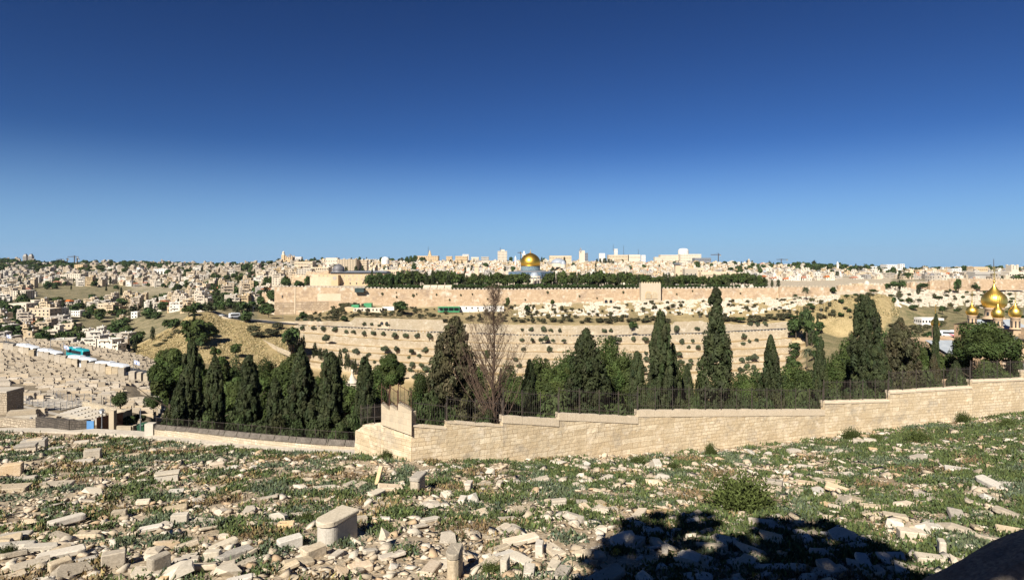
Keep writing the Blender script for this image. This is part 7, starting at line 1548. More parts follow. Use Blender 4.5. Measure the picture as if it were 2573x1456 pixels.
TB = [
 (66,1136,46,'lidded','stone_grey',.45,'grey lidded tomb with pale rubble base, near the low rubble wall',.55),
 (86,1122,52,'block','stone_grey',.4,'wide grey block tomb with a small lid stone on top',.75),
 (138,1131,38,'slab','stone_grey',.4,'rounded thick slab lying on the weeds below the standpipe',.3),
 (158,1138,38,'slab','stone',.5,'long pale slab next to the rounded thick slab',.2),
 (233,1150,36,'block','stone_grey',.35,'square masonry tomb with displaced lid in the weeds',.75),
 (238,1135,30,'slab','stone',.5,'displaced pale lid resting on the square masonry tomb',.2),
 (252,1118,32,'slab','stone',.45,'double stacked slab near the end of the curving wall',.35),
 (205,1112,32,'slab','stone',.5,'broad pale slab among rubble near the curving wall',.25),
 (140,1222,74,'slab','stone_grey',.22,'long round-ended grey slab raised on rubble',.28),
 (34,1232,70,'slab','stone',.2,'thick pale slab at the picture edge below the round-ended slab',.35),
 (92,1208,50,'slab','stone_white',.1,'flat white slab partly under the round-ended slab',.15),
 (30,1192,44,'block','stone_ochre',.4,'brown weathered block in dark shade at the picture edge',.8),
 (60,1168,40,'slab','stone',.25,'pinkish slab on rubble near the brown weathered block',.22),
 (255,1180,46,'slab','stone',.4,'long pale slab ending in a smaller broken piece',.3),
 (420,1208,56,'lidded','stone_white',.42,'pale lidded tomb standing clear on grey rubble',.5),
 (210,1165,44,'slab','stone',.4,'angular pale slab below the square masonry tomb',.35),
 (545,1180,34,'block','stone_ochre',.5,'ochre-topped block on a crumbling white base',.55),
 (552,1258,44,'slab','stone_ochre',.35,'lichened-orange slab propped on small stones',.25),
 (440,1284,54,'slab','stone',.45,'chipped slab laid across two dark stones',.3),
 (515,1318,88,'slab','stone_grey',-.15,'large flat grey inscribed slab leaning on the ground',.2),
 (452,1318,38,'block','stone_white',.2,'square whitish block touching the large inscribed slab',.55),
 (300,1300,32,'block','stone_grey',.3,'small dark-fronted block in pale rubble',.4),
 (36,1352,72,'slab','stone',.35,'broad flat slab near the corner, wide and low',.25),
 (146,1355,56,'slab','stone_grey',-.4,'five-sided grey slab with a dark lower edge',.3),
 (220,1345,54,'slab','stone',.1,'broken pale slab between weeds and the five-sided slab',.2),
 (340,1364,54,'slab','stone',-.1,'pointed pale slab half sunk in green weeds',.2),
 (418,1368,58,'slab','stone',.0,'diamond-shaped pale slab in the weeds',.2),
 (76,1424,80,'slab','stone',.75,'long salmon-coloured slab lying diagonally near the bottom corner',.2),
 (535,1410,40,'block','stone_white',.1,'rounded white stone beside a dark weed tuft',.45),
 (285,1425,52,'block','stone',.5,'rough split boulder with a dark cleft',.6),
 (400,1440,48,'block','stone_grey',1.0,'upturned broken slab throwing a dark shadow',.7),
 (150,1440,46,'block','stone',.9,'dark-sided broken block near the lower edge',.5),
 (734,1206,34,'slab','stone_ochre',.75,'square orange slab tilted on rubble, first of two',.25,),
 (804,1216,42,'slab','stone_ochre',.7,'larger orange slab tilted toward the camera'.replace(' toward the camera',' on pale stones'),.25),
 (879,1222,34,'slab','stone_grey',.95,'grey slab next to its twin above a stone row',.3),
 (905,1224,34,'slab','stone_grey',1.0,'grey slab nearest the upright ochre stone, paired with its twin',.3),
 (946,1250,44,'lidded','stone_white',1.05,'white-framed grave with recessed inscribed panel',.25),
 (1050,1233,52,'lidded','stone_grey',1.35,'tall upright box tomb with overhanging grey lid',.8),
 (1178,1235,32,'lidded','stone',1.4,'small masonry tomb with square cap',.5),
 (1162,1264,34,'block','stone_white',1.4,'pale square block beneath the small masonry tomb',.35),
 (1255,1224,26,'block','stone',1.3,'rounded little cap stone on a narrow base',.4),
 (843,1358,112,'rounded','stone_white',1.12,'large white tomb with rounded end, biggest of all',.95),
 (728,1376,58,'block','stone_white',.62,'thick pale block lying beside the large white tomb',.45),
 (788,1400,58,'block','stone',.85,'thick warm-toned block in front of the large white tomb',.45),
 (845,1400,42,'slab','stone',1.2,'flat pale slab on broken stones just below the large white tomb',.25),
 (718,1330,42,'block','stone_ochre',.1,'yellowish broken block behind the thick pale block',.35),
 (905,1432,62,'slab','stone_ochre',.55,'brownish slab propped up over a dark hollow',.28),
 (1083,1438,66,'slab','stone_ochre',1.3,'large orange-brown slab with a straight lower edge',.3),
 (1142,1448,66,'rounded','stone_grey',1.45,'rough tomb with a worn dark rounded lid on white masonry',.8),
 (905,1312,34,'block','stone',.3,'flat-topped pale block right of the large white tomb'.replace(' right of',' beside'),.3),
 (966,1314,28,'block','stone_white',.1,'small square white block in open weeds',.3),
 (1405,1275,38,'lidded','stone_white',.15,'pale slab on stacked stones at the middle of the field',.35),
 (1462,1268,28,'slab','stone_grey',.1,'grey slab on stacked stones beside the pale one',.3),
 (1356,1392,36,'block','stone_white',1.4,'upright pale block in front of two smaller stones',.5),
 (1330,1446,52,'slab','stone_white',1.45,'large flat pale slab at the bottom edge of the field',.35),
 (1392,1432,50,'slab','stone_white',1.2,'irregular pale slab with weeds growing through',.3),
 (1270,1440,34,'block','stone_white',1.3,'tall narrow pale stone by the yellow-green weed',.6),
 (1680,1352,46,'slab','stone',1.1,'flat slab lying inside the tree shadow',.2),
 (1945,1238,40,'lidded','stone_grey',2.6,'grey-topped block beside the big green shrub',.6),
 (2030,1222,46,'slab','stone_ochre',2.75,'ochre slab propped on a broken grave frame',.35),
 (2068,1215,44,'slab','stone',2.75,'pale slab of the broken grave frame',.3),
 (2092,1214,36,'slab','stone',2.6,'tilted pale slab with a dark hollow beneath',.3),
 (2308,1158,48,'slab','stone',.5,'wedge-shaped pale slab rising out of the grass',.45),
 (2348,1133,30,'slab','stone_ochre',2.6,'round-ended ochre slab propped in the grass',.2),
 (2525,1222,60,'slab','stone_white',2.75,'long whitish slab in the grass near the picture edge',.25),
 (2476,1250,58,'slab','stone',2.8,'pinkish flat slab sunk in the grass',.18),
 (2365,1336,58,'slab','stone_white',2.9,'broad white round-edged slab in the grass',.35),
 (2290,1356,58,'block','stone',2.85,'thick pinkish block with a squared corner',.45),
 (2250,1305,54,'slab','stone',2.75,'long tan slab lying across the slope',.3),
 (2158,1116,26,'block','stone',2.6,'small squared block on a stone heap, nearer the wall corner',.5),
 (2186,1114,28,'block','stone',2.6,'small squared block on a stone heap, beside its neighbour',.5),
 (2090,1128,28,'slab','stone_ochre',2.7,'ochre slab tipped on a stone heap',.25),
 (2335,1415,62,'slab','stone_white',2.9,'long pale stone at the edge of the tree shadow',.35),
 (2366,1400,30,'block','stone_white',1.2,'upright pale stone at the edge of the tree shadow',.7),
 (2410,1185,60,'slab','stone_white',2.6,'pair-like white slab beside the grassy hollow',.3),
 (1995,1142,32,'block','stone',.2,'low cairn-like block near the foot of the wall',.5),
]
for t in TB: tomb(*t)
tomb(953,1219,20,'upright','stone_ochre',1.1,'thin ochre slab standing upright at a slant', 1.35, 1.6, (0, -1.15))
p = fg(90, 1118); o = link(bpy.data.objects.new('stone_slab', slab_mesh('stone_slab', 1.3, .6, .18, M['stone'], 4))); o.location = fg(86,1122) + Vector((0.1, 0, .62)); o.rotation_euler = (0, 0, .4); tag(o, 'small lid stone lying on the wide grey block tomb', 'stone slab', None, 'thing')
TBX = [(t[0], t[1], t[6]) for t in TB]
# --- loose stones
RK = [rock_mesh('stone', k, M[['stone', 'stone_white', 'stone', 'stone_grey', 'stone_white', 'stone_ochre', 'stone', 'stone_white'][k]], 15, [.42, .6, .3, .45, .65, .35, .28, .45][k]) for k in range(8)]
SLB = [slab_mesh('stone', 1.0, .62, .14 + .05 * (k % 3), M[['stone', 'stone_white', 'stone_grey', 'stone', 'stone_ochre', 'stone_white', 'stone', 'stone'][k]], k + 31, chip=.07) for k in range(8)]
SN = ['thin pale slab-like', 'white slab-like', 'grey slab-like', 'pale slab-like', 'ochre slab-like', 'thick white slab-like', 'broken slab-like', 'worn slab-like']
RN = ['rough pale', 'chunky white', 'flat pale', 'weathered grey', 'angular white', 'ochre-stained', 'flaky pale', 'rounded white']
def clear_of(px, py, r=.55):
    for x, y, _ in TBX:
        if abs(px - x) < 26 and -26 < py - y < 8: return False
    return True
def stone_dens(px, py):
    left = np.interp(px, [0, 700, 1300, 2000, 2573], [.95, .95, 1.0, 1.15, 1.0]); return left * (.62 + .7 * mnoise.noise((px * .008, py * .016, 2))) + (.5 if 1500 < px < 2050 and 1130 < py < 1190 else 0) + (.12 if py > 1370 and px < 1300 else 0)
rg = random.Random(77); n = 0; tries = 0
while n < 290 and tries < 8000:
    tries += 1; px, py = rg.uniform(-10, 2583), 1105 + 360 * rg.random() ** .8; D0, Y0 = at_row(BASE, px)
    if py < Y0 + 12 or not clear_of(px, py) or rg.random() > stone_dens(px, py): continue
    g = fg(px, py); v = rg.randrange(8); s = rg.uniform(.5, 1.1) * (.85 + .3 * rg.random()) * (1.15 if px > 1300 else 1); n += 1
    b = min(TBX, key=lambda t: (t[0] - px) ** 2 + (2 * (t[1] - py)) ** 2); ref = ' '.join(b[2].split()[:5])
    sl_ = rg.random() < .6; o = link(bpy.data.objects.new('stone', SLB[v] if sl_ else RK[v])); o.location = g + Vector((0, 0, .07 if sl_ else .14 * s)); o.rotation_euler = (rg.uniform(-.18, .18), rg.uniform(-.18, .18), rg.choice([.5, .35, .7]) + rg.uniform(-.25, .25) if sl_ and px < 1300 else rg.uniform(0, 6.28)); o.scale = (s * rg.uniform(.9, 1.5), s * rg.uniform(.7, 1.0), s * rg.uniform(.8, 1.2))
    tag(o, f"{(SN if sl_ else RN)[v]} stone {'in front of' if py > b[1] + 6 else 'behind' if py < b[1] - 6 else 'beside'} the {' '.join(w for w in ref.split() if w not in ('with','on','in','at','near','by','and','of','lying','a','the'))}", 'stone', 'loose stones of the rubble field', 'thing')
rp = []
for k in range(10):
    me = rock_mesh('rubble', 50 + k, M['stone'], 11, random.Random(k).uniform(.28, .6)); mb = MB(); mb.v = [tuple(v.co) for v in me.vertices]; mb.f = [tuple(p.vertices) for p in me.polygons]; mb.m = [0] * len(mb.f); rp.append(mb)
V, Fs, T, base = [], [], [], 0
NB = 24000; k_ = 0
rc = np.array([(.46,.38,.28), (.54,.47,.37), (.40,.33,.24), (.50,.41,.30), (.55,.49,.40), (.45,.33,.21)])
while k_ < NB:
    px = rg.uniform(-180, 2840); d = 13 + 66 * rg.random() ** 1.1; dB, yB = at_row(BASE, px)
    if d > dB - .3: continue
    z = gz(px, d); py = HZ - z / d * F
    if rg.random() > stone_dens(px, py) * 1.15: continue
    k_ += 1; s = min(.62, .10 + rg.expovariate(1 / .135)) * (1.12 if px > 1300 else 1) * (1 + .25 * (d > 40)); a, b2, c2 = rg.uniform(0, 6.28), rg.uniform(-.4, .4), rg.uniform(-.4, .4)
    R_ = np.array(Matrix.Rotation(a, 3, 'Z') @ Matrix.Rotation(b2, 3, 'X') @ Matrix.Rotation(c2, 3, 'Y')); mb = rp[rg.randrange(10)]; v = np.array(mb.v) * (s * rg.uniform(.9, 1.5), s * rg.uniform(.7, 1), s * rg.uniform(.7, 1.1)) @ R_.T
    V.append(v + np.array([(px - CX) / F * d, d, z + s * .17])); cc = rc[rg.randrange(6)] * rg.uniform(.85, 1.12)
    for f in mb.f: Fs.append((f[0] + base, f[1] + base, f[2] + base)); T.append(cc)
    base += len(v)
m_, nt, b_ = new_mat('rubble_stone', .9, 0, .15); at = nt.nodes.new('ShaderNodeAttribute'); at.attribute_name = 'tint'; vv = pos(nt)
nt.links.new(mixc(nt, ramp(nt, ntex(nt, 5, 5, vv), .3, .7), mixc(nt, 1.0, at.outputs['Color'], (.74,.72,.69), 'MULTIPLY'), at.outputs['Color']), b_.inputs['Base Color']); bump(nt, b_, ntex(nt, 18, 5, vv), .6, .03)
o = link(bpy.data.objects.new('rubble', np_mesh('rubble', np.concatenate(V), np.array(Fs), m_, tint=np.array(T)))); tag(o, 'scattered small broken limestone rubble over the whole slope', 'rubble', kind='stuff')
# --- weeds and grass
m_, nt, b_ = new_mat('weeds', .8, 0, .1); at = nt.nodes.new('ShaderNodeAttribute'); at.attribute_name = 'tint'; nt.links.new(at.outputs['Color'], b_.inputs['Base Color'])
gr_ = np.random.default_rng(5); C, S, T = [], [], []
pal = {'b': np.array((.082,.106,.070)), 'g': np.array((.068,.092,.038)), 'y': np.array((.19,.155,.085)), 'r': np.array((.14,.105,.065)), 'd': np.array((.042,.056,.028))}
NT = 21500; k_ = 0
while k_ < NT:
    px = rg.uniform(-180, 2840); d = 13 + 67 * rg.random(); dB, yB = at_row(BASE, px)
    if d > dB - .35: continue
    z = gz(px, d); py = HZ - z / d * F; x = (px - CX) / F * d
    cover = -.02 + mnoise.noise((x * .55, d * .55, 11)) * .75 + mnoise.noise((x * .14, d * .14, 15)) * .4 + np.interp(px, [0, 500, 1300, 2200, 2573], [.06, .16, .2, .32, .38]) - (.08 if py > 1380 and px < 1250 else 0) - (.25 if py < yB + 16 and px > 1250 else 0)
    if rg.random() > cover * 1.6: continue
    k_ += 1; h = mnoise.noise((x * .22, d * .22, 21)) + rg.uniform(-.15, .15); grn = np.interp(px, [0, 1000, 1600, 2573], [-.02, .08, .25, .4])
    c = pal['b'] if h < -.08 - grn * .5 else pal['g'] if h < .2 + grn * .6 else (pal['y'] if h < .33 + grn * .3 else pal['r'])
    if rg.random() < .12: c = pal['d']
    n = 14; q = gr_.normal(size=(n, 3)) * np.array([.17, .17, .04]) * (1 + d * .008); q[:, 2] = np.abs(q[:, 2]) + .05 + rg.uniform(0, .05)
    C.append(q + np.array([x, d, z])); S.append(gr_.uniform(.032, .075, n) * (.75 + d * .012)); T.append(c[None] * gr_.uniform(.7, 1.35, (n, 1)) * gr_.uniform(.93, 1.07, (n, 3)))
C, S, T = np.concatenate(C), np.concatenate(S), np.concatenate(T); bl_ = gr_.random(len(C)) < .3; Sg = S[bl_] * 1.15; Tg = T[bl_] * np.array([1.25, 1.15, .95]); Vg, Qg = cards(C[bl_] + np.array([0, 0, .05]), gr_.normal(size=(int(bl_.sum()), 3)) * np.array([1, 1, .2]), Sg * .9, gr_, 2.2, 1.5)
o = link(bpy.data.objects.new('grass', np_mesh('grass', Vg, Qg, m_, tint=Tg))); tag(o, 'thin dry and green grass blades between the stones', 'grass', kind='stuff')
C, S, T = C[~bl_], S[~bl_], T[~bl_]; nn = gr_.normal(size=C.shape) * np.array([1, 1, .5]) + np.array([0, -.25, .5])
V, Q = cards(C, nn, S, gr_, 1.6, .35); o = link(bpy.data.objects.new('weeds', np_mesh('weeds', V, Q, m_, tint=T))); tag(o, 'low blue-green and dry weeds creeping between the stones', 'weeds', kind='stuff')
# --- single bushes growing in the field
def tuft(k, n=620):
    q = np.random.default_rng(800 + k); C, A = [], []
    for _ in range(n):
        b0 = np.append(q.normal(size=2) * .16, 0); th = q.uniform(0, 6.28); el = q.uniform(.35, 1.5); L = q.uniform(.45, 1.0) * (.65 + .35 * math.sin(el)); dv = np.array([math.cos(th) * math.cos(el) * .62, math.sin(th) * math.cos(el) * .62, math.sin(el)])
        for t in q.uniform(.25, 1, 12): C.append(b0 + dv * L * t + q.normal(size=3) * .018); A.append(dv + q.normal(size=3) * .35)
    C, A = np.array(C), np.array(A); A /= np.linalg.norm(A, axis=1)[:, None]; B = np.cross(A, q.normal(size=A.shape)); B /= np.linalg.norm(B, axis=1)[:, None]; s = q.uniform(.024, .052, len(C))[:, None]
    V = np.stack([C - A * s, C + B * s * .33, C + A * s, C - B * s * .33], 1).reshape(-1, 3)
    return np_mesh('leaves', V, np.arange(len(V)).reshape(-1, 4), M['bush'], tint=np.ones((len(C), 3)) * q.uniform(.8, 1.7, (len(C), 1)) * np.array([[1.1, 1.0, .8]]))
fb = [tuft(k) for k in range(3)]
for i, (px, base, w, h, lb) in enumerate([(1862,1280,172,98,'big feathery green shrub, largest plant of the rubble field'),(975,1152,40,26,'tall grass tuft at the foot of the wall corner'),(1785,1146,30,38,'reedy plant growing against the wall'),(1602,1168,52,26,'low round green bush below the wall'),(2140,1106,46,34,'green bush on the stone heap by the wall'),(2200,1112,44,24,'round bush beside the stone heap by the wall'),(2310,1112,60,34,'dark green bush in the upper grass'),(2420,1062,36,30,'bush at the foot of the topmost wall'),(860,1318,60,28,'green weed clump behind the large white tomb'),(770,1310,40,30,'dry brown-green weed clump beside the large white tomb'),(1228,1440,50,34,'yellow-green weed near the bottom edge'),(1432,1275,26,26,'dry weed growing between two stacked slabs'),(2530,1072,40,24,'small bush near the wall end'),(1690,1180,30,24,'small bush among the pale stones below the wall'),(20,1400,40,40,'green weed clump by the diagonal salmon slab')]):
    g = fg(px, base); s = g.y / F; r = empty('field_bush', g, lb, 'bush', 'bushes in the rubble field'); c_ = link(bpy.data.objects.new('leaves', fb[i % 3]), r); c_.scale = (w * s * 1.0, w * s * .9, h * s * 1.1); c_.location = (0, 0, -.08); c_.rotation_euler = (0, 0, i)
# --- slope under and behind the viewpoint, the pine that shades the near ground, and the dark mound
m = MB(); hz_ = lambda y: -7.9 + .193 * (3 - y) - .18
m.grid([[(x, y, hz_(y)) for x in range(-120, 121, 20)] for y in (21, 10, 0, -20, -50, -90)]); o = m.build('viewpoint_slope', mat_noise('viewpoint_soil', (.26,.20,.13), (.42,.34,.24), .6)); tag(o, kind='structure')
SH = [(1450,1462),(1480,1400),(1560,1345),(1575,1312),(1640,1302),(1700,1288),(1780,1290),(1805,1335),(1850,1345),(1880,1308),(1960,1298),(2070,1312),(2130,1352),(2230,1378),(2330,1442),(2375,1475),(2600,1640),(2600,1800),(1480,1800)]
def inside(x, y, P_):
    c = False; j = len(P_) - 1
    for i in range(len(P_)):
        if (P_[i][1] > y) != (P_[j][1] > y) and x < (P_[j][0] - P_[i][0]) * (y - P_[i][1]) / (P_[j][1] - P_[i][1]) + P_[i][0]: c = not c
        j = i
    return c
cs = []
while len(cs) < 560:
    x, y = rg.uniform(1440, 2600), 1285 + 515 * rg.random() ** 1.6
    if not inside(x, y, SH): continue
    g = fg(x, y) if y < 1600 else fg(x, 1600); t = (g.y + rg.uniform(3.0, 8.0)) / -SUN.y
    cs.append(g + SUN * t)
for _ in range(60):                                         # foliage above the mound's share of shade
    q = Vector((rg.uniform(4.5, 12), rg.uniform(6, 13), rg.uniform(-8, -3.8))); cs.append(q + SUN * ((q.y + rg.uniform(3, 7)) / -SUN.y))
C = np.array([tuple(c) for c in cs]); pc, nn, ix = clump_field(gr_, C, gr_.uniform(.32, .62, len(C)), np.full(len(C), 330), .8)
V, Q = cards(pc, nn, gr_.uniform(.07, .15, len(pc)), gr_, 1.8, .2)
mid = C.mean(0); root = empty('pine_tree', (mid[0], -7.5, hz_(-7.5)), 'wide pine behind the viewpoint whose shadow falls across the rubble field', 'pine tree')
c_ = link(bpy.data.objects.new('crown', np_mesh('crown', V, Q, M['pine'], tint=np.ones((len(Q), 3)) * gr_.uniform(.7, 1.2, (len(Q), 1)))), root); c_.location = -Vector(root.location)
m = MB(); m.tube((0, 0, -.5), (0, 1.0, mid[2] - root.location.z), .42, .2, 9)
for c in cs[::6]: m.tube((0, .6, (mid[2] - root.location.z) * .72), Vector(c) - Vector(root.location), .09, .03, 5, cap=False)
m.build('trunk', M['bark'], root)
bm = bmesh.new(); bmesh.ops.create_icosphere(bm, subdivisions=6, radius=1.0)
for v in bm.verts:
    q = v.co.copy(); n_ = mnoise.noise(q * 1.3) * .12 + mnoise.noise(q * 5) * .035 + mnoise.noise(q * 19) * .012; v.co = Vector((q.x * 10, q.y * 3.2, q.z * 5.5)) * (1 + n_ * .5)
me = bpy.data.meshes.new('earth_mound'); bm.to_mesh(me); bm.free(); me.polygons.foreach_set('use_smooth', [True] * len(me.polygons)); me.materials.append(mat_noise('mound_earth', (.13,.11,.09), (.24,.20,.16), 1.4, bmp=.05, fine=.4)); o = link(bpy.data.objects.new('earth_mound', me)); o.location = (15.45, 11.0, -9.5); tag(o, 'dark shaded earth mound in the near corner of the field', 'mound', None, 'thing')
# ------------------------------------------------------------------ gold-domed church
d = 122.0; s = d / F; gC = GD(2480, d); R = empty('onion_church', (P(2498, 772, d).x, d, gC.z), 'ornate sandstone church with five gold onion domes behind the umbrella pine', 'church'); o0 = Vector(R.location)
def zl(py, dd=d): return (HZ - py) / F * dd - o0.z
def xl(px, dd=d): return (px - CX) / F * dd - o0.x
M['sandstone'] = mat_noise('carved_sandstone', (0.50,0.35,0.22), (0.58,0.43,0.28), 1.2, coord='object', bmp=.03, fine=.2)
M['zinc'] = mat_noise('zinc_roof', (0.30,0.33,0.36), (0.40,0.43,0.46), 0.5, .5, .15, coord='object')
ON = [(.74,0),(.80,.06),(.93,.2),(.99,.42),(1.0,.64),(.95,.85),(.82,1.04),(.63,1.2),(.44,1.36),(.28,1.52),(.16,1.68),(.08,1.84),(.05,1.98)]
def onion(px, bot, r_px, tip, cross, dd, drum_bot, carved=False):
    y = dd - d; sc = dd / F; r = r_px * sc * .82; H = zl(tip, dd) - zl(bot, dd); c = (xl(px, dd), y, zl(bot, dd)); nf = 40 if r > 1.8 else 28
    rows = []
    for rr, h in ON:
        rows.append([(c[0] + r * rr * (1 - (.018 * abs(math.sin(nf / 2 * t)) if h < 1.7 else 0)) * math.cos(t), c[1] + r * rr * (1 - (.018 * abs(math.sin(nf / 2 * t)) if h < 1.7 else 0)) * math.sin(t), c[2] + H * h / 1.98) for t in [2 * math.pi * i / (nf * 3) for i in range(nf * 3)]])
    m = MB(); m.grid(rows, sm=True, close=True); dm = m.build('onion_dome', M['gold'], R)
    m = MB(); m.lathe([(r * .06, c[2] + H * .99), (r * .05, c[2] + H * 1.03), (r * .12, c[2] + H * 1.06), (r * .12, c[2] + H * 1.09), (r * .03, c[2] + H * 1.12)], 12, c=(c[0], c[1], 0)); zc = c[2] + H * 1.1; hc = zl(cross, dd) - zc; w = max(.045, hc * .035)
    m.box((c[0], c[1], zc), (w, w, hc)); m.box((c[0], c[1], zc + hc * .72), (hc * .42, w * .9, w)); m.box((c[0], c[1], zc + hc * .88), (hc * .2, w * .9, w)); m.box((c[0], c[1], zc + hc * .42), (hc * .26, w * .9, w * 1.1)); m.lathe([(.01, zc + hc * .12), (hc * .05, zc + hc * .16), (.01, zc + hc * .2)], 8, c=(c[0], c[1], 0)); m.build('cross', M['gold'], dm)
    zd = zl(drum_bot, dd); m = MB(); m.lathe([(r * .76, c[2] + .003), (r * .82, c[2] - .12 * r), (r * .72, c[2] - .2 * r), (r * .70, zd + .2 * r), (r * .85, zd + .1 * r), (r * .9, zd)], 24, c=(c[0], c[1], 0)); m.build('drum', M['gold' if r > 1.8 and False else 'sandstone'], R)
    for i in range(8):
        t = 2 * math.pi * i / 8 + .2; q = (c[0] + r * .71 * math.cos(t), c[1] + r * .71 * math.sin(t)); hd = c[2] - .3 * r - (zd + .3 * r); m = MB()
        if hd < .4: continue
        m.box((q[0], q[1], zd + .3 * r), (r * .2, .06, hd * .75), rz=t + math.pi / 2); m.build('drum_window', M['glass'], R)
onion(2498, 772, 33, 711, 668, 124, 800); onion(2442.5, 791, 16.5, 759, 730, 118, 815); onion(2507.5, 798, 17.2, 761, 735, 114, 822); onion(2551, 796, 17, 759, 734, 118, 826); onion(2350.5, 818, 12.5, 793, 765, 132, 850)
m = MB(); 
def cb(m, x0, x1, y0, y1, dy0, dy1): m.box(((xl(x0) + xl(x1)) / 2, (dy0 + dy1) / 2, zl(y1)), (xl(x1) - xl(x0), dy1 - dy0, zl(y0) - zl(y1)))
cb(m, 2436, 2640, 862, 1090, -3, 12); m.build('body', M['sandstone'], R)
m = MB(); cb(m, 2470, 2585, 826, 861.8, 0, 8); m.build('upper_tier', M['sandstone'], R)
m = MB(); cb(m, 2536, 2568, 818, 833, -5.4, -2.8); cb(m, 2532, 2572, 833.2, 845, -5.6, -2.6); m.build('tower_base', M['sandstone'], R)
m = MB(); a, b, e = xl(2440), xl(2650), zl(861.7)
m.grid([[(a, -3.5, e), (b, -3.5, e)], [(a + 2, 0.2, zl(846)), (b, 0.2, zl(846))]]); m.grid([[(xl(2466), -.4, zl(826)), (xl(2590), -.4, zl(826))], [(xl(2480), 3.5, zl(806)), (xl(2580), 3.5, zl(806))], [(xl(2466), 8.3, zl(826)), (xl(2590), 8.3, zl(826))]]); m.build('metal_roof', M['zinc'], R)
for row_y, base_dy, n, x0, x1, r_ in ((862, -3.2, 7, 2446, 2640, .85), (905, -3.25, 6, 2450, 2640, 1.0)):
    for i in range(n):
        cx = xl(x0 + (x1 - x0) * (i + .5) / n); z0 = zl(row_y + (0 if row_y < 900 else 0)); m = MB()
        for ro_, ri_, dy in ((r_, r_ * .72, 0), (r_ * .66, r_ * .42, .08)):
            A = [(cx + ro_ * math.cos(t), base_dy - .18 + dy, z0 + ro_ * math.sin(t) * 1.15) for t in [math.pi * k / 12 for k in range(13)]]; I_ = [(cx + ri_ * math.cos(t), base_dy - .18 + dy, z0 + ri_ * math.sin(t) * 1.15) for t in [math.pi * k / 12 for k in range(13)]]
            m.grid([[(p[0], base_dy + .3, p[2]) for p in A], A, I_, [(p[0], base_dy + .3, p[2]) for p in I_]])
        m.box((cx, base_dy + .1, z0 - .25), (r_ * 2.1, .5, .22)); m.build('gable_arch', M['stone_ochre' if i % 2 else 'sandstone'], R)
        if row_y > 900: m = MB(); m.box((cx, base_dy + .16, zl(935)), (.9, .2, 1.7)); m.tube((cx, base_dy + .06, zl(935) + 1.7), (cx, base_dy + .26, zl(935) + 1.7), .45, n=14); m.build('window', M['glass'], R)
m = MB(); cb(m, 2440, 2640, 884, 887, -3.35, -2.9); cb(m, 2440, 2640, 914, 916.5, -3.4, -2.9); m.build('cornice', M['stone_ochre'], R)
# colonnaded wing to the left and the low metal roofs before it
m = MB(); cb(m, 2366, 2436, 866, 1080, 4, 12); m.build('wing', M['sandstone'], R)
m = MB(); cb(m, 2368, 2437, 884, 893, -1.5, 4); cb(m, 2368, 2437, 927, 1070, -1.5, 4); m.build('gallery_floor', M['sandstone'], R)
for i in range(7):
    x = xl(2371 + i * 10.8); m = MB(); m.lathe([(.3, zl(927)), (.3, zl(925)), (.2, zl(923)), (.26, zl(912)), (.36, zl(909)), (.2, zl(906)), (.19, zl(897)), (.32, zl(894)), (.32, zl(893))], 10, c=(x, -1.2, 0)); m.build('column', M['sandstone'], R)
m = MB(); cb(m, 2374, 2434, 896, 925, 3.85, 4.2); m.build('gallery_opening', M['glass'], R)
m = MB(); m.grid([[(xl(2364), -2, zl(883.8)), (xl(2440), -2, zl(883.8))], [(xl(2366), 5, zl(862)), (xl(2438), 5, zl(862))]]); m.build('wing_roof', M['zinc'], R)
for x0, x1, y0, y1, dd, lb in ((2400, 2447, 934, 958, 102, 'low ribbed metal roof behind the fence before the church colonnade'), (2530, 2640, 912, 950, 104, 'broad ribbed metal roof at the picture edge below the church'), (2310, 2332, 937, 952, 104, 'small grey roof among the trees beside the church gardens')):
    r = empty('annex_building', GD((x0 + x1) / 2, dd), lb, 'building'); q = Vector(r.location); m = MB(); A, B, C_, D_ = P(x0, y1, dd - 3), P(x1, y1 + 4, dd - 3), P(x1, y0 + 3, dd + 2), P(x0 + 2, y0, dd + 2)
    n = max(6, int((x1 - x0) / 3.4))
    for i in range(n):
        a, b2 = A.lerp(B, i / n), A.lerp(B, (i + .88) / n); c2, e2 = D_.lerp(C_, (i + .88) / n), D_.lerp(C_, i / n); m.poly([a, b2, c2, e2]); up = Vector((0, 0, .09)); f1, f2 = A.lerp(B, (i + .88) / n), A.lerp(B, (i + 1) / n); g1, g2 = D_.lerp(C_, (i + 1) / n), D_.lerp(C_, (i + .88) / n); m.poly([f1 + up, f2 + up, g1 + up, g2 + up]); m.poly([f1, f1 + up, g2 + up, g2]); m.poly([f2 + up, f2, g1, g1 + up])
    m.wb('metal_roof', M['zinc'], r); m = MB(); m.box(((A.x + B.x) / 2, dd - .5, q.z - 1), (B.x - A.x - .4, 4.2, min(A.z, B.z) - q.z + .8)); m.wb('wall', M['sandstone'], r)
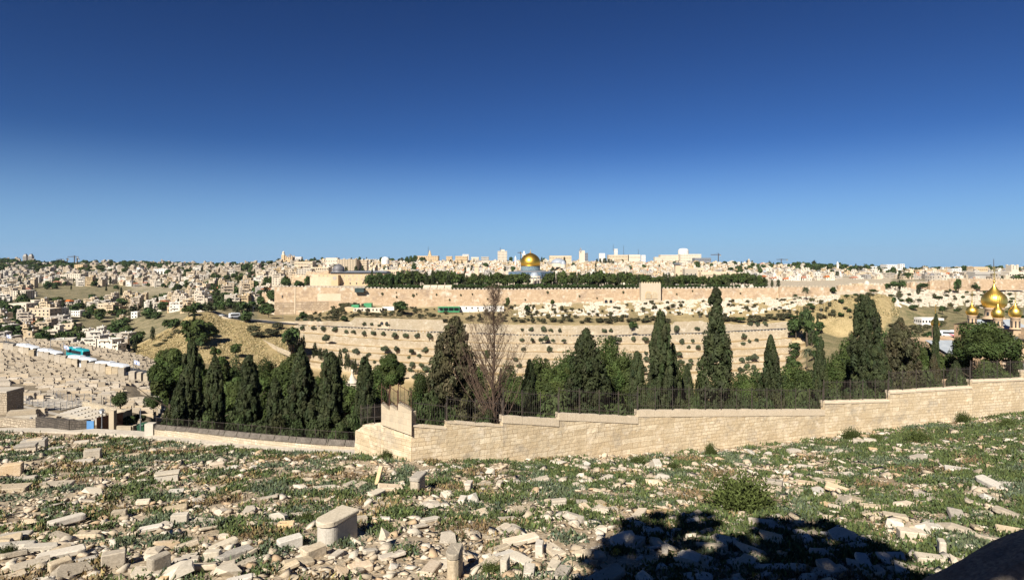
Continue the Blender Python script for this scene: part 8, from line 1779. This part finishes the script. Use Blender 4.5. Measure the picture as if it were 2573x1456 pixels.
# ------------------------------------------------------------------ coaches and cars
def paint(name, c): return mat_noise(name, tuple(x * .93 for x in c), c, 1.0, .3, coord='object', spec=.5)
VM = {'white': paint('coach_white', (.62,.63,.64)), 'teal': paint('coach_teal', (.02,.27,.30)), 'red': paint('coach_red', (.16,.03,.05)), 'purple': paint('coach_purple', (.16,.05,.12)), 'black': paint('car_black', (.02,.02,.024)), 'silver': paint('car_silver', (.40,.41,.43)), 'swoosh': paint('red_livery', (.55,.03,.06))}
M['tyre'] = mat_noise('tyre', (.02,.02,.02), (.03,.03,.03), 3)
def coach(loc, rz, col, label, group=None, livery=None, L=12.0):
    r = empty('coach', loc, label, 'coach', group, rz); m = MB(); w, h = 2.5, 3.5
    sec = [(-w / 2, .45), (-w / 2, 1.6), (-w / 2 + .04, 2.9), (-w / 2 + .28, 3.42), (0, h), (w / 2 - .28, 3.42), (w / 2 - .04, 2.9), (w / 2, 1.6), (w / 2, .45)]
    rows = []
    for x, k, dz in ((-L / 2, .94, -.1), (-L / 2 + .25, 1, 0), (L / 2 - 1.3, 1, 0), (L / 2 - .45, .98, -.08), (L / 2, .9, -.75)): rows.append([(x, y * k, .45 + (z_ - .45) * (1 + dz * .25 if z_ > 1.7 else 1)) for y, z_ in sec])
    m.grid(rows, sm=False); m.poly([Vector(p) for p in rows[0]][::-1]); m.poly([Vector(p) for p in rows[-1]]); m.poly([rows[0][0], rows[-1][0], rows[-1][-1], rows[0][-1]]); m.build('body', VM[col], r)
    for sy in (-1, 1):
        m = MB(); m.box((-.35, sy * (w / 2 - .01), 1.75), (L - 1.9, .05, 1.05)); m.build('side_window', M['glass'], r)
    m = MB(); m.box((L / 2 - .14, 0, 1.3), (.34, w * .86, 1.55)); m.build('windscreen', M['glass'], r)
    for sx in (-L * .3, L * .33):
        for sy in (-1, 1): m = MB(); m.tube((sx, sy * (w / 2 - .3), .5), (sx, sy * (w / 2 + .02), .5), .5, n=14); m.build('wheel', M['tyre'], r)
    m = MB(); m.box((-1, 0, h - .02), (2.4, 1.6, .25)); m.build('roof_unit', VM['white'], r)
    for sy in (-1, 1): m = MB(); m.box((L / 2 - .02, sy * .8, .75), (.12, .4, .22)); m.build('headlight', M['white'], r)
    if livery:
        for sy in (-1, 1):
            m = MB(); y = sy * (w / 2 + .012)
            for pts in ([(-3.6, .6), (-1.2, .6), (.6, 1.2), (1.4, 1.66), (.2, 1.6), (-1.6, 1.15)], [(-5.2, .9), (-3.8, .7), (-2.2, 1.3), (-1.4, 1.68), (-2.8, 1.6)]):
                q = [Vector((a, y, b)) for a, b in pts]; m.poly(q if sy < 0 else q[::-1])
            m.build('livery', VM[livery], r)
    return r
def car(loc, rz, col, label, group='cars on the valley roads'):
    r = empty('parked_car', loc, label, 'car', group, rz); m = MB(); rows = []
    for x, y, z0, z1 in ((-2.1, .75, .35, .8), (-2.0, .85, .3, .95), (1.2, .87, .3, .95), (2.05, .82, .32, .78), (2.15, .7, .4, .65)): rows.append([(x, -y, z0), (x, -y, z1), (x, y, z1), (x, y, z0)])
    m.grid(rows, close=True); m.poly(rows[0][::-1]); m.poly(rows[-1]); m.build('body', VM[col], r)
    m = MB(); m.grid([[(-1.8, -.8, .95), (-1.8, .8, .95), (1.1, .8, .95), (1.1, -.8, .95)], [(-1.3, -.65, 1.45), (-1.3, .65, 1.45), (.3, .65, 1.45), (.3, -.65, 1.45)]], close=True); m.build('windows', M['glass'], r)
    m = MB(); m.box((-.5, 0, 1.445), (1.62, 1.3, .04)); m.build('roof', VM[col], r)
    for sx in (-1.3, 1.35):
        for sy in (-1, 1): m = MB(); m.tube((sx, sy * .7, .32), (sx, sy * .88, .32), .32, n=12); m.build('wheel', M['tyre'], r)
    return r
def head(a, b): e = b - a; return math.atan2(e.y, e.x)
for (x0, x1, col, lb) in ((45,97,'white','white coach at the far end of the parked row, nearest the picture edge'),(103,150,'white','white coach parked beside the teal coach'),(176,240,'white','long white coach in the middle of the row by the box tombs'),(248,318,'white','white coach nearest the pine grove in the parked row')):
    a, b = G(x0, road_y(x0) + 2, 120), G(x1, road_y(x1) + 2, 120); coach((a + b) / 2 + Vector((0, 0, -.2)), head(b, a) + math.pi, col, lb, 'coaches parked along the cemetery road', L=min(15, max(10, (b - a).length)))
a, b = G(128, road_y(128) - 3, 120), G(205, road_y(205) - 3, 120); coach((a + b) / 2 + Vector((.6, 5.0, .25)), head(a, b), 'teal', 'bright teal coach behind the white ones on the cemetery road', None, L=13)
a, b = G(20, road_y(20), 120), G(380, road_y(380), 120); m = MB(); rr = []
for px in range(-40, 400, 20):
    q = G(px, road_y(px) + 1, 120); rr.append([q + Vector((-.6, -2.2, .12)), q + Vector((1.6, 7.5, .22))])
m.grid(rr); o = m.build('cemetery_road', M['asphalt']); tag(o, kind='structure')
g = G(2388, 848, 322, 340); coach(Vector((P(2388, 845.5, 331).x, 331, P(2388, 845.5, 331).z)), math.pi - .28, 'white', 'white coach with red swoosh on the road beside the church', None, 'swoosh', 10.5)
strip_wall('road_wall', [(2340,856,329),(2365,852,328),(2405,848,327),(2440,846,326)], [(2340,878,329),(2365,876,328),(2405,872,327),(2440,868,326)], 'pale stone wall carrying the road under the white coach', 'rubblewall', jag=0)
m = MB(); m.grid([[P(x, y, 328.5) + Vector((0, 0, .06)), P(x, y - 1.5, 337) + Vector((0, 0, .1))] for x, y in ((2338,855),(2365,851),(2405,847),(2440,845),(2600,838))]); o = m.build('road', M['asphalt']); tag(o, kind='structure')
block('white_shed', 2316, 2372, 801, 815, G(2344, 815, 320).y, 'long low white building behind the road with the white coach', 'building', 'wall_white', 1, 7, depth=8)
strip_wall('garden_wall', [(2490,797,300),(2535,799,296),(2600,799,292)], [(2490,830,300),(2535,832,296),(2600,832,292)], 'pale garden wall between the gold onion domes', 'rubblewall', jag=0)
g = G(590, 797.5, 300); coach(P(589.5, 798, 428), .9, 'white', 'white coach coming round the dry hill on the valley road', None, L=7.5)
for i, (px, py, c) in enumerate(((597,774,'red'),(615,771,'purple'))): coach(G(px, py, 440) + Vector((0, 0, .2)), .15, c, ('dark red coach parked below the village beside the city wall', 'purple coach parked next to the dark red one below the village')[i], 'coaches below the village', L=11)
for px, py, c, lb in ((557,791,'white','white car ahead of the coach on the valley road'),(622,803,'black','dark car behind the coach on the valley road'),(641,764,'silver','silver car parked near the purple coach'),(649,763,'white','white car parked near the purple coach'),(1597,839,'black','black car driving along the upper terrace road')): 
    q = P(px, py, at_row(EDGE_ALL, px)[0] + 4) if py > 780 else G(px, py, 440)
    if py > 780: d_, z_ = zr(EDGE_ALL, px); q = Vector(((px - CX) / F * (d_ + 4), d_ + 4, z_ + (.42 if px < 740 else .1)))
    car(q, .1 if px > 700 else 2.6, c, lb)
# ------------------------------------------------------------------ cone tomb, ruins and shelters on the slope, palms, flags, lamps
d = 285; q = P(885, 980, d); R = empty('cone_tomb', (q.x, d, q.z), 'pale carved tomb with trumpet-shaped cone roof rising among the grove trees', 'tomb'); zz = lambda py: (980 - py) / F * d
m = MB(); m.box((0, 0, -14), (6.4, 6.4, 14 + zz(974))); m.box((0, 0, zz(974)+.003), (6.8, 6.8, .4)); m.build('base', M['wall_pale'], R)
m = MB(); m.lathe([(2.9, zz(974) + .4), (2.9, zz(966)), (3.1, zz(965.6)), (3.1, zz(964.5)), (2.7, zz(964)), (2.7, zz(961)), (3.0, zz(960.6)), (3.0, zz(959.6))], 24); m.build('drum', M['wall_pale'], R)
m = MB(); m.lathe([(2.9, zz(959.5)), (2.1, zz(955)), (1.45, zz(950)), (.95, zz(945)), (.55, zz(939)), (.4, zz(934)), (.55, zz(933)), (.4, zz(932)), (.5, zz(928)), (.1, zz(927))], 24); m.build('cone_roof', M['wall_pale'], R)
m = MB(); m.box((-.9, -2.9, zz(963.5)), (.8, .3, .7)); m.build('opening', M['glass'], R)
def ruin(px0, px1, top, base, d, n, label):
    R = block('ruin', px0, px1, top, base, d, label, 'ruin', 'wall_cream', 0, 0, depth=4); x0 = -(px1 - px0) / 2 / F * d; w = (px1 - px0) / F * d
    for i in range(n):
        cx = x0 + w * (i + .5) / n; r = w / n * .32; m = MB(); h = (base - top) / F * d * .4; pts = [(cx - r, -.06, 0), (cx + r, -.06, 0)] + [(cx + r * math.cos(t), -.06, h + r * math.sin(t)) for t in [math.pi * k / 8 for k in range(9)]]; m.poly(pts); m.poly([(p[0], .2, p[2]) for p in pts][::-1]); m.grid([pts, [(p[0], .2, p[2]) for p in pts]], close=True); m.build('doorway', M['glass'], R)
ruin(1517, 1541, 749.5, 761, 488, 2, 'small ruined vault with two dark arches against the city wall'); ruin(1569, 1597, 820.5, 833, 426, 3, 'row of three ruined doorways under the spreading roadside tree'); ruin(953, 978, 805, 816, 425.2, 2, 'pair of dark arched tomb openings in the roadside wall')
for x0, x1, t, b, dd, mt, lb in ((883,901,766.5,773,470,'gm','green container beside the scrubby bank'),(914,933,762,767,480,'gm','second green container, higher up the scrubby bank'),(888,960,774,784,466,'wall_pale','long low white wall building below the green containers'),(866,888,772,783,468,'wall_gold','low tan hut at the end of the long white building'),(960,990,771,779,476,'wall_white','white canvas-topped shed in the burial ground'),(1150,1266,770,779,472,'wall_white','long white-roofed shelter behind the bare dead tree')):
    M['gm'] = M.get('gm') or mat_noise('green_container', (.05,.22,.10), (.07,.28,.13), .6, .5, coord='object')
    block('low_hut', x0, x1, t, b, dd, lb, 'hut', mt, 1 if x1 - x0 > 60 else 0, 8, depth=5, parapet=.2, roof='gm' if mt == 'gm' else 'roof_flat')
R = empty('green_shelter', P(1128, 783, 468), 'long green-framed open shelter in the burial ground', 'shelter'); w = 54 / F * 468; h = 13 / F * 468
m = MB(); m.box((0, 0, h - .5), (w, 5, .5)); m.build('roof', M['gm'], R); m = MB(); m.box((0, -2.4, 0), (w, .15, .9)); m.build('parapet', M['gm'], R); m = MB(); m.box((0, 2.4, 0), (w, .2, h - .52)); m.build('back_wall', M['slate'], R)
for i in range(5): m = MB(); m.box((-w / 2 + .2 + i * (w - .4) / 4, -2.3, .903), (.35, .3, h - 1.41)); m.build('post', M['gm'], R)
def palm(px, base, top, d, label, fr=2.6, r0=.22):
    g = GD(px, d) if base is None else G(px, base, 180); d = g.y; H = (HZ - top) / F * d - g.z - fr * .45; R = empty('palm_tree', g, label, 'palm tree'); m = MB(); m.tube((0, 0, -.5), (.1, 0, H * .5), r0, r0 * .8, 8); m.tube((.1, 0, H * .5), (0, 0, H), r0 * .8, r0 * .75, 8); m.build('trunk', M['bark'], R); rg = np.random.default_rng(int(px)); V, Q, T = [], [], []
    for k in range(46):
        th = rg.uniform(0, 6.28); el = rg.uniform(-.5, 1.3); pts = []
        for j in range(8):
            u = j / 7; rr = fr * u * math.cos(el * .8) ; zz_ = fr * (math.sin(el) * u - .75 * u * u); pts.append(np.array([rr * math.cos(th), rr * math.sin(th), H + zz_]))
        sd_ = np.array([-math.sin(th), math.cos(th), 0])
        for j in range(7):
            wd = fr * .10 * (1 - abs(j / 6 - .45)); dn = np.array([0, 0, -wd * .8]); b_ = len(V)
            V += [pts[j], pts[j + 1], pts[j + 1] + sd_ * wd + dn, pts[j] + sd_ * wd + dn, pts[j] - sd_ * wd + dn, pts[j + 1] - sd_ * wd + dn]; Q += [(b_, b_ + 1, b_ + 2, b_ + 3), (b_ + 1, b_, b_ + 4, b_ + 5)]; T += [np.ones(3) * rg.uniform(.7, 1.3)] * 2
    link(bpy.data.objects.new('fronds', np_mesh('fronds', V, Q, M['olive' if H > 6 else 'bush'], tint=np.array(T))), R)
palm(2027, 936, 872, 0, 'tall date palm with a full round crown in the lower garden', 3.2); palm(1986, 940, 920, 0, 'small young palm in the lower garden orchard', 1.6)
palm(2025, 757, 719, 0, 'tall thin palm before the crenellated wall, highest of the row', 3.6, .3); palm(1998, 754, 737, 0, 'shorter fan palm beside the tall thin one at the wall', 2.6); palm(2010, 753, 744, 0, 'small fan palm between its taller neighbours at the wall', 2.0); palm(2117, 672, 659, 1100, 'lone palm on the skyline beside the white pencil minaret', 4.5)
def pole(px, base, top, label, flag=False, lamp=True, dmin=60, d=None):
    g = GD(px, d) if d else G(px, base, dmin); h = (HZ - top) / F * g.y - g.z; R = empty('flagpole' if flag else 'lamp_post', g, label, 'flagpole' if flag else 'street lamp'); m = MB(); m.tube((0, 0, -.3), (0, 0, h), .11, .06, 6); m.build('pole', M['slate'], R)
    if lamp: m = MB(); m.tube((0, 0, h), (.9, 0, h + .12), .05, n=5); m.box((1.0, 0, h + .02), (.7, .25, .14)); m.build('lamp_arm', M['slate'], R)
    if flag:
        s_ = 1.5; w_ = lambda u: .12 * math.sin(u * 6); F_ = [(0.06 + s_ * 1.2 * j / 8, w_(j / 8), 0) for j in range(9)]; zf = h * .62
        m = MB(); m.grid([[(x, y, zf - s_ * .55 * (x / s_) * .5) for x, y, _ in F_], [(x, y, zf + s_ * .8 - s_ * .55 * (x / s_) * .5) for x, y, _ in F_]]); fl = m.build('flag', M['white'], R)
        m = MB(); bl = mat_noise('flag_blue', (.03,.10,.42), (.04,.13,.5), 1)
        for v0, v1 in ((.08, .22), (.78, .92)):
            m.grid([[(x, y - .015, zf + s_ * .8 * v0 - s_ * .275 * (x / s_)) for x, y, _ in F_], [(x, y - .015, zf + s_ * .8 * v1 - s_ * .275 * (x / s_)) for x, y, _ in F_]])
        cx, cz, rr = s_ * .6, zf + s_ * .4 - s_ * .275 * .6, s_ * .17
        for ph in (math.pi / 2, -math.pi / 2):
            t3 = [(cx + rr * math.cos(ph + 2.094 * i), -.1, cz + rr * math.sin(ph + 2.094 * i)) for i in range(3)]
            for i in range(3): m.tube(t3[i], t3[(i + 1) % 3], .03, n=4)
        m.build('emblem', bl, fl)
pole(127, 896, 851, 'tall grey lamp pole behind the white coaches', dmin=140); pole(153, 905, 862, 'slimmer lamp pole right behind the teal coach'.replace(' right',''), dmin=140); pole(160, 903, 858, 'flagpole with blue and white flag beside the teal coach', True, False, 140); pole(336, 940, 897, 'flagpole with blue and white flag near the pine grove', True, False, 140); pole(16, 866, 836, 'flagpole with blue and white flag at the cemetery edge', True, False, 140); pole(66, 880, 856, 'short lamp pole between the coaches and the stone apartments', dmin=140)
for px, lb in ((636,'thin lamp post at the foot of the dry hill wall'),(711,'thin lamp post under the tall wall corner'),(890,'thin lamp post on the scrubby bank'),(1180,'thin lamp post in front of the burial ground shelter'),(1575,'thin pole above the three ruined doorways'),(1757,'thin pole beside the biggest bushy cypress'),(2063,'thin pole on the dry grass knoll')): pole(px, 0, {636:770,711:770,890:783,1180:775,1575:790,1757:793,2063:770}[px], lb, False, True, d=436)
# slope road through the northern burial ground
m = MB(); rr = []
for x, y, d in ((2232,737,505),(2260,748,470),(2300,758,445),(2340,770,420),(2380,782,400),(2420,793,380),(2450,800,372),(2600,826,350)):
    g = G(x, y, 345); rr.append([g + Vector((0, -3.4, .35)), g + Vector((1.5, 3.6, .6))])
m.grid(rr); m.grid([[p + Vector((0, 0, -2)) for p in r] for r in rr]); o = m.build('slope_road', mat_noise('dusty_road', (.30,.27,.23), (.38,.34,.29), .2)); tag(o, kind='structure')
# ------------------------------------------------------------------ thin morning haze over the whole valley
hm = bpy.data.materials.new('haze'); hm.use_nodes = True; hn = hm.node_tree; hn.nodes.clear(); ho = hn.nodes.new('ShaderNodeOutputMaterial'); hv = hn.nodes.new('ShaderNodeVolumePrincipled')
hv.inputs['Color'].default_value = (0.65, 0.80, 1.0, 1); hv.inputs['Density'].default_value = 0.000022; hv.inputs['Anisotropy'].default_value = 0.2; hn.links.new(hv.outputs[0], ho.inputs['Volume'])
m = MB(); m.box((0, 3400, -1320), (24000, 7400, 1440)); o = m.build('haze', hm); tag(o, 'thin pale morning haze filling the valley', 'haze', kind='stuff')
